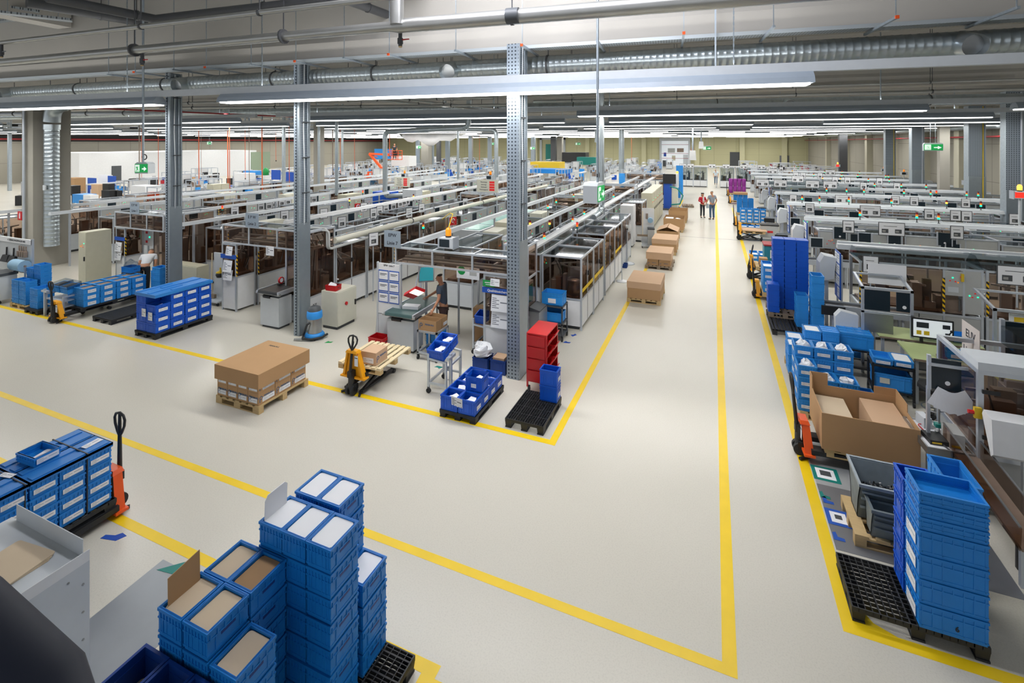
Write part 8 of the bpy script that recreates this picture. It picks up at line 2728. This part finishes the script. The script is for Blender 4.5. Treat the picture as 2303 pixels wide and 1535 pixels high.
def far_cell(kind):
    def f():
        b = MB()
        r = random.Random(kind * 13 + 5)
        W, L, H = 1.1, 2.4, (1.9, 1.75, 1.6, 2.0, 1.85, 1.5)[kind]
        zb = 0.8
        if kind in (0, 3):
            b.box(-W / 2, -L / 2, 0, W / 2, L / 2, zb, 0 if kind else 7)
        elif kind in (1, 4):
            b.box(-W / 2, -L / 2, 0.1, W / 2, L / 2, zb - 0.05, 7)
        else:
            b.box(-W / 2, -L / 2, zb - 0.05, W / 2, L / 2, zb, 0)
        for x in (-W / 2, W / 2 - 0.05):
            for y in (-L / 2, -0.03, L / 2 - 0.05):
                b.box(x, y, 0, x + 0.05, y + 0.05, H, 1)
        for z in (zb + 0.02, H):
            b.ring(-W / 2, -L / 2, W / 2, L / 2, 0.05, z - 0.05, z, 1)
        for q in range(13):
            w, d, h = r.uniform(.08, .4), r.uniform(.1, .5), r.uniform(.1, .6)
            x, y = r.uniform(-W / 2 + .06, W / 2 - w - .06), r.uniform(-L / 2 + .1, L / 2 - d - .1)
            b.box(x, y, zb, x + w, y + d, zb + h, r.choice(((2, 2, 5, 1), (2, 7, 5, 7), (4, 3, 0, 7), (0, 0, 2, 7), (2, 7, 4, 5), (4, 0, 6, 3))[kind]))
        for q in range(3):
            y = r.uniform(-L / 2, L / 2 - 0.4)
            b.box(W / 2 - 0.02, y, 1.2, W / 2, y + 0.35, 1.55, r.choice((5, 0, 7)))
        if kind in (1, 2, 5):
            b.box(-W / 2, -L / 2 + .1, H, -W / 2 + 0.3, L / 2 - .1, H + 0.06, 0)
        if kind == 3:
            b.box(-0.4, -0.9, 1.2, 0.3, 0.2, H - 0.06, 0)
        o = b.build(('far_guard_cell', 'far_station', 'far_workbench', 'far_machine', 'far_assembly', 'far_packing_bench')[kind], [M['white'], M['alu'], M['brown'], M['bluep'], M['pale'], M['black'], M['red'], M['lgrey']])
        return tag(o, 'cell', 'machine')
    return f


OCC = [(-76, -66, 32, 58)]


def free(x, y, hx, hy):
    if any(x + hx > q[0] and x - hx < q[1] and y + hy > q[2] and y - hy < q[3] for q in OCC):
        return False
    OCC.append((x - hx, x + hx, y - hy, y + hy))
    return True


# white office block before the louvre wall
o = struct(MB().box(-76, 32, 0, -66, 55, 3.68).build('wall_office', M['white']))
struct(MB().box(-66.0, 35.2, 0, -65.94, 36.2, 2.1).build('door_9', M['dgrey']))
struct(MB().box(-66.0, 54.0, 0, -65.94, 57.5, 3.4).build('door_10', mat('door_green', '8FA08A', 0.5)))
# blue partitions, tables and boxes to the side of the concrete column
for i, (x, y, Y, w, h, m, l, c) in enumerate([(206, 418, 27, 1.3, 1.5, 'bluep', 'blue partition screen beside the office door', 'partition'), (236, 412, 28, 2.2, 1.6, 'foam', 'white and blue partition screen under brown boxes', 'partition'), (251, 410, 27.6, 1.2, 1.2, 'bluep', 'blue panel on the white partition', 'partition'),
                                              (213, 428, 22, 0.9, 0.9, 'card2', 'pale carton before the blue partition', 'box'), (237, 424, 21.5, 0.7, 0.7, 'black', 'black box stacked high before the partition', 'box'), (237, 440, 21, 0.95, 0.75, 'black', 'wide black box below the stacked one', 'box'), (257, 438, 21.4, 0.6, 0.6, 'black', 'small black box beside the wide one', 'box'),
                                              (157, 415, 23, 1.3, 1.1, 'card', 'large brown carton beside the concrete column', 'box'), (154, 428, 21, 0.9, 0.7, 'black', 'black box before the large brown carton', 'box'), (175, 447, 19.5, 1.3, 0.6, 'pale', 'pale blue large crate behind the first row', 'crate'), (195, 447, 19.3, 0.8, 0.5, 'foam', 'white bag on the pale blue crate', 'bag'),
                                              (150, 395, 40, 1.2, 1.4, 'dred', 'red fire cabinet by the office block', 'cabinet'), (338, 440, 20, 0.6, 0.45, 'orange', 'orange box over the line one portal', 'box'), (310, 432, 22, 1.7, 0.9, 'foam', 'white machine hood behind the line one sign', 'machine'), (305, 413, 26, 2.0, 0.7, 'black', 'black shelf bay beside the white frames', 'shelf'),
                                              (620, 393, 30, 1.0, 0.8, 'bluep', 'blue panel deep beside the second column', 'partition'), (652, 398, 30, 0.9, 0.8, 'bluep', 'second blue panel deep beside the second column', 'partition'), (560, 390, 34, 1.5, 0.5, 'pale', 'pale blue bin deep behind line two', 'crate'), (540, 405, 30, 1.5, 1.2, 'white', 'white machine deep behind line two', 'machine'),
                                              (598, 385, 32, 0.5, 0.7, 'green', 'green bottle shaped tank deep behind line two', 'tank'), (862, 346, 55, 3.0, 1.4, 'pale', 'bright blue banner beside the boom lift', 'banner'), (900, 362, 48, 2.5, 1.2, 'white', 'white machine under the boom lift basket', 'machine'), (1225, 373, 60, 4.0, 1.0, 'cable', 'yellow pallet frames far before the end wall', 'frame rack'),
                                              (1232, 385, 55, 4.5, 0.5, 'blue', 'blue long bins before the yellow frames', 'bin'), (1318, 362, 75, 3.0, 1.2, 'teal', 'teal machine far by the end wall', 'machine'), (1290, 355, 78, 4.0, 1.8, 'black', 'black rack far by the end wall', 'rack'), (858, 452, 22, 1.2, 1.0, 'royal', 'royal blue large bin inside line two', 'bin')]):
    g = zat(x, y, Y)
    if c == 'tank':
        o = MB().lathe([(0.002, 0), (w * .5, 0), (w * .5, h * .7), (w * .2, h * .9), (0.002, h)], n=12).box(-w / 2, -w / 2, -max(0.05, g[2] - h / 2), w / 2, w / 2, 0, 1).build('tank', [M[m], M['white']], None, (g[0], Y, g[2] - h / 2))
        tag(o, l, c)
        continue
    z0 = max(0.0, g[2] - h / 2)
    OCC.append((g[0] - w / 2, g[0] + w / 2, Y, Y + w * 0.6))
    b = MB().box(-w / 2, 0, z0, w / 2, 0.06 if c in ('partition', 'banner') else w * 0.6, z0 + h)
    if z0 > 0.02:
        for xx in (-w / 2, w / 2 - 0.05):
            b.box(xx, 0, 0, xx + 0.05, 0.05, z0, 1)
            if c not in ('partition', 'banner'):
                b.box(xx, w * 0.6 - 0.05, 0, xx + 0.05, w * 0.6, z0, 1)
    else:
        b.box(-w / 2 + 0.02, -0.005, z0 + h * 0.3, 0.0, 0, z0 + h * 0.6, 1)
    tag(b.build({'partition': 'partition_screen', 'box': 'storage_box', 'frame rack': 'frame_rack', 'machine': 'deep_machine'}.get(c, c), [M[m], M['alu'] if c != 'box' else M[m]], None, (g[0], Y, 0)), l, c)

KN = ['brown filled frame cell', 'grey station', 'workbench with blue boxes', 'white machine', 'grey frame station', 'packing bench']
rr = random.Random(21)
for j, X in enumerate((-8.5, -14.5, -20.5, -26.5, -34, -40, -46, -52)):
    y = 50 if X > -30 else 22 + rr.uniform(0, 3)
    c = 0
    while y < 96:
        k = rr.choice((0, 0, 1, 1, 4, 3)) if X > -30 else rr.choice((1, 2, 5, 3, 4, 0, 2))
        sx = rr.choice((-1, 1)) * 1.0
        xx = X + rr.uniform(-.4, .4) + sx
        if not free(xx, y, 0.6, 1.25):
            y += 1.0
            continue
        inst('fc%d' % k, far_cell(k), (xx, y, 0), rr.choice((0, pi)), '%s of the %s deep row beyond the lines, %s from the front' % (KN[k], NTH[j], NTH[min(c, 19)]), 'machines deep in the hall')
        y += rr.choice((2.7, 3.2, 4.4))
        c += 1
for j, X in enumerate((5, 9.5, 13)):
    for c in range(7):
        y = 60 + 5 * c
        k = rr.choice((0, 1, 4, 5))
        inst('fc%d' % k, far_cell(k), (X, y, 0), pi / 2, '%s beyond the wall lines, %s column, %s from the front' % (KN[k], NTH[j], NTH[c]), 'machines deep in the hall')
# coloured things between the deep rows
fb = MB()
for i in range(46):
    X, Y = rr.uniform(-62, -28), rr.uniform(20, 80)
    if i > 30:
        X, Y = rr.uniform(-26, -8), rr.uniform(48, 90)
    if not free(X, Y, 0.35, 0.25):
        continue
    for q in range(rr.choice((2, 3, 4, 5))):
        fb.box(X - 0.3, Y - 0.2, 0.301 * q, X + 0.3, Y + 0.2, 0.301 * q + 0.25, i % 2).box(X - 0.31, Y - 0.21, 0.301 * q + 0.25, X + 0.31, Y + 0.21, 0.301 * q + 0.3, i % 2)
o = tag(fb.build('far_crate_mass', [M['pale'], M['royal']]), 'blue crates stacked all over the deep part of the hall', 'crate')
o['kind'] = 'stuff'
for i in range(40):
    X, Y = rr.uniform(-62, -34), rr.uniform(20, 60)
    m = rr.choice(('card', 'card2', 'black', 'card', 'foam'))
    s = rr.uniform(0.35, 0.8)
    if not free(X, Y, s * 0.7, s * 0.7):
        continue
    o = MB().box(-s / 2, -s / 2, 0, s / 2, s / 2, s * rr.uniform(.6, 1.5)).build('deep_carton', M[m], None, (X, Y, 0), rr.uniform(0, 1))
    tag(o, '%s box on the floor deep in the hall near the louvre wall' % {'card': 'brown', 'card2': 'pale brown', 'black': 'black', 'foam': 'white'}[m], 'box', 'boxes near the louvre wall %s' % m)
# white machine row across the end of the aisle
for i, x in enumerate((-3.55, -2.1, 0.6, 2.2, 4.4)):
    inst('fw', make_cell(1.45, 1.1, 2.2, 0.75, 41, 'white', 'clear'), (x + 0.7, 57.9, 0), -pi / 2, 'white machine with clear doors across the aisle end, %s' % NTH[i])
t = trough_x('white picture rail along the machines across the aisle end', 57.4, -3.6, 6.0, 2.25, 0.16, 'white')
for i, x in enumerate((-3.2, -2.4, -0.2, 1.2, 2.9, 4.6)):
    inst('pbw', BW, (x, 57.32, 2.1), 0, 'wide picture board over the white machines across the aisle end, %s' % NTH[i], 'picture boards across the aisle end')
# blue towers and the beige machine with the hose
mkt3 = make_crate(0.62, 0.45, 0.3, 'pale', False)
for i, (x, y, n_) in enumerate([(-3.75, 46.6, 5), (-3.05, 45.6, 5), (-3.0, 48.5, 9)]):
    stack('tw', mkt3, x, y, 0.0, n_, 0.3, 'pale crate of the %s tower at the aisle end' % NTH[i], 'crate towers at the aisle end')
t = thing('blue_hose_machine', 'blue and cream machine with a curved dark hose beside the beige doors', 'machine', (-2.95, 37.6, 0))
MB().box(-0.45, -0.5, 0.1, 0.1, 0.6, 1.9).build('machine_body', M['bluep'], t)
MB().box(0.1, -0.45, 0.1, 0.5, 0.3, 1.6).build('side_box', M['cream'], t)
MB().box(-0.6, -0.7, 0, 0.6, 0.8, 0.1).build('base_plate', M['dgrey'], t)
MB().box(-0.5, -0.55, 1.9, 0.4, -0.5, 2.6).build('dark_board', M['black'], t)
MB().tube([(0.0, -0.5, 1.7), (0.5, -0.7, 1.6), (0.9, -0.8, 1.1), (0.7, -0.8, 0.5), (0.1, -0.6, 0.4)], 0.05, 8).build('curved_hose', M['teal'], t)
MB().cyl((0.45, 0.1, 1.6), 0.12, 1.0, 10).build('white_column', M['white'], t)
MB().ball((0.45, 0.1, 2.7), 0.1, 8).build('amber_dome', M['amberon'], t)
# high hoods inside the lines
for i, (x, y0, L, H) in enumerate([(-6.3, 23.5, 2.5, 2.2), (-5.6, 29.5, 2.6, 2.35), (-5.2, 40.5, 3.0, 2.4), (-11.8, 24.0, 2.6, 2.1)]):
    t = thing('line_portal', 'high grey profile portal across line seven or two, %s from the front' % NTH[i], 'portal', (x, y0, 0))
    profile_frame(-L / 2, 0, L / 2, 0.9, (0.0, H - 0.5, H), 0.07).build('frame', M['alu'], t)
    for k in range(2):
        MB().box(-L / 2 + 0.08 + k * L / 2, 0.03, H - 0.48, k * L / 2 - 0.08, 0.036, H - 0.08).build('front_pane', M['pane'], t)
    MB().tube([(-L / 2 + 0.1, 0.5, H - 0.3), (L / 2 - 0.1, 0.5, H - 0.3)], 0.06, 8).build('inner_roller', M['machine'], t)
# signal lights and small boxes on the lines
for i, (x, y, l) in enumerate([(1251, 460, 0), (1232, 473, 0), (1224, 545, 0), (1288, 415 + 90, 0), (1314, 487, 0), (1192, 515, 1), (1236, 515, 1), (1048, 424, 0), (786, 460, 1), (930, 450, 1), (816, 440, 2), (500, 478, 2), (1158, 480, 0), (952, 520, 0), (1290, 447, 0), (1380, 447, 0), (1298, 520, 2)]):
    p = P(x, y, 2.0)
    t = inst('sg%d' % l, None, (p[0], p[1], 1.95), 0, 'signal light lit %s over the aisle side lines, %s of these' % (('green', 'amber', 'red')[l], NTH[i]), 'signal lights of the aisle side lines')
    MB().box(-0.015, -0.015, -1.95, 0.015, 0.015, 0).build('signal_post', M['alu'], t)
for i, (x, y) in enumerate([(805, 465), (1019, 497)]):
    p = P(x, y, 1.75)
    t = thing('fire_hose_sign', 'red square hose sign on the machines, %s' % ('deep in line two', 'beside the grey cover'), 'sign', p, radians(60)) if False else thing('hose_sign', 'red square fire hose sign, %s' % ('deep in line two', 'beside the grey cover of line seven')[i], 'sign', p, radians(60))
    MB().box(-0.16, 0, -0.16, 0.16, 0.02, 0.16).build('sign_plate', M['red'], t)
    MB().tube([(0.07 * cos(a), -0.004, 0.02 + 0.08 * sin(a)) for a in [q * 0.5 for q in range(10)]], 0.018, 4).bar((0.05, -0.004, -0.12), (-0.04, -0.004, 0.1), 0.025, 0.006).build('hose_symbol', M['paper'], t)
    MB().box(-0.02, 0.02, -p[2], 0.02, 0.06, 0.1).build('sign_post', M['alu'], t)
t = thing('suction_box', 'pale suction box at the end of the stepped duct', 'box', zat(925, 438, 22))
MB().box(-0.35, -0.3, -0.25, 0.5, 0.3, 0.3).box(-0.3, -0.2, -t.location[2], -0.25, -0.15, -0.25).box(0.4, 0.15, -t.location[2], 0.45, 0.2, -0.25).build('box_body', M['lgrey'], t)
p = P(1100, 465, 1.7)
t = thing('glass_lid_station', 'long grey station with green glass lids beside the middle column', 'machine', (-9.0, 17.0, 0))
MB().box(-0.6, 0, 0.1, 0.6, 6.5, 1.45).build('station_body', M['lgrey'], t)
for k in range(5):
    MB().box(-0.5, 0.2 + 1.28 * k, 1.45, 0.5, 1.3 + 1.28 * k, 1.47).build('glass_lid', mat('glass_green', '8FC4BC', 0.15, 0, 0.05), t)
    MB().box(0.6, 0.2 + 1.28 * k, 0.75, 0.605, 1.35 + 1.28 * k, 1.35).build('dark_window', M['screen'], t)
for k in range(6):
    MB().box(0.58, 0.05 + 1.28 * k, 0.1, 0.63, 0.12 + 1.28 * k, 1.46).build('post', M['alu'], t)
t = thing('extinguisher_sign', 'small red extinguisher sign on the concrete column', 'sign', (-25.06, 10.28, 1.85))
MB().box(-0.3, 0, 0, 0.0, 0.02, 0.34).build('sign_plate', M['red'], t)
MB().box(-0.19, -0.004, 0.06, -0.11, 0, 0.24).box(-0.17, -0.004, 0.24, -0.13, 0, 0.29).build('sign_symbol', M['paper'], t)
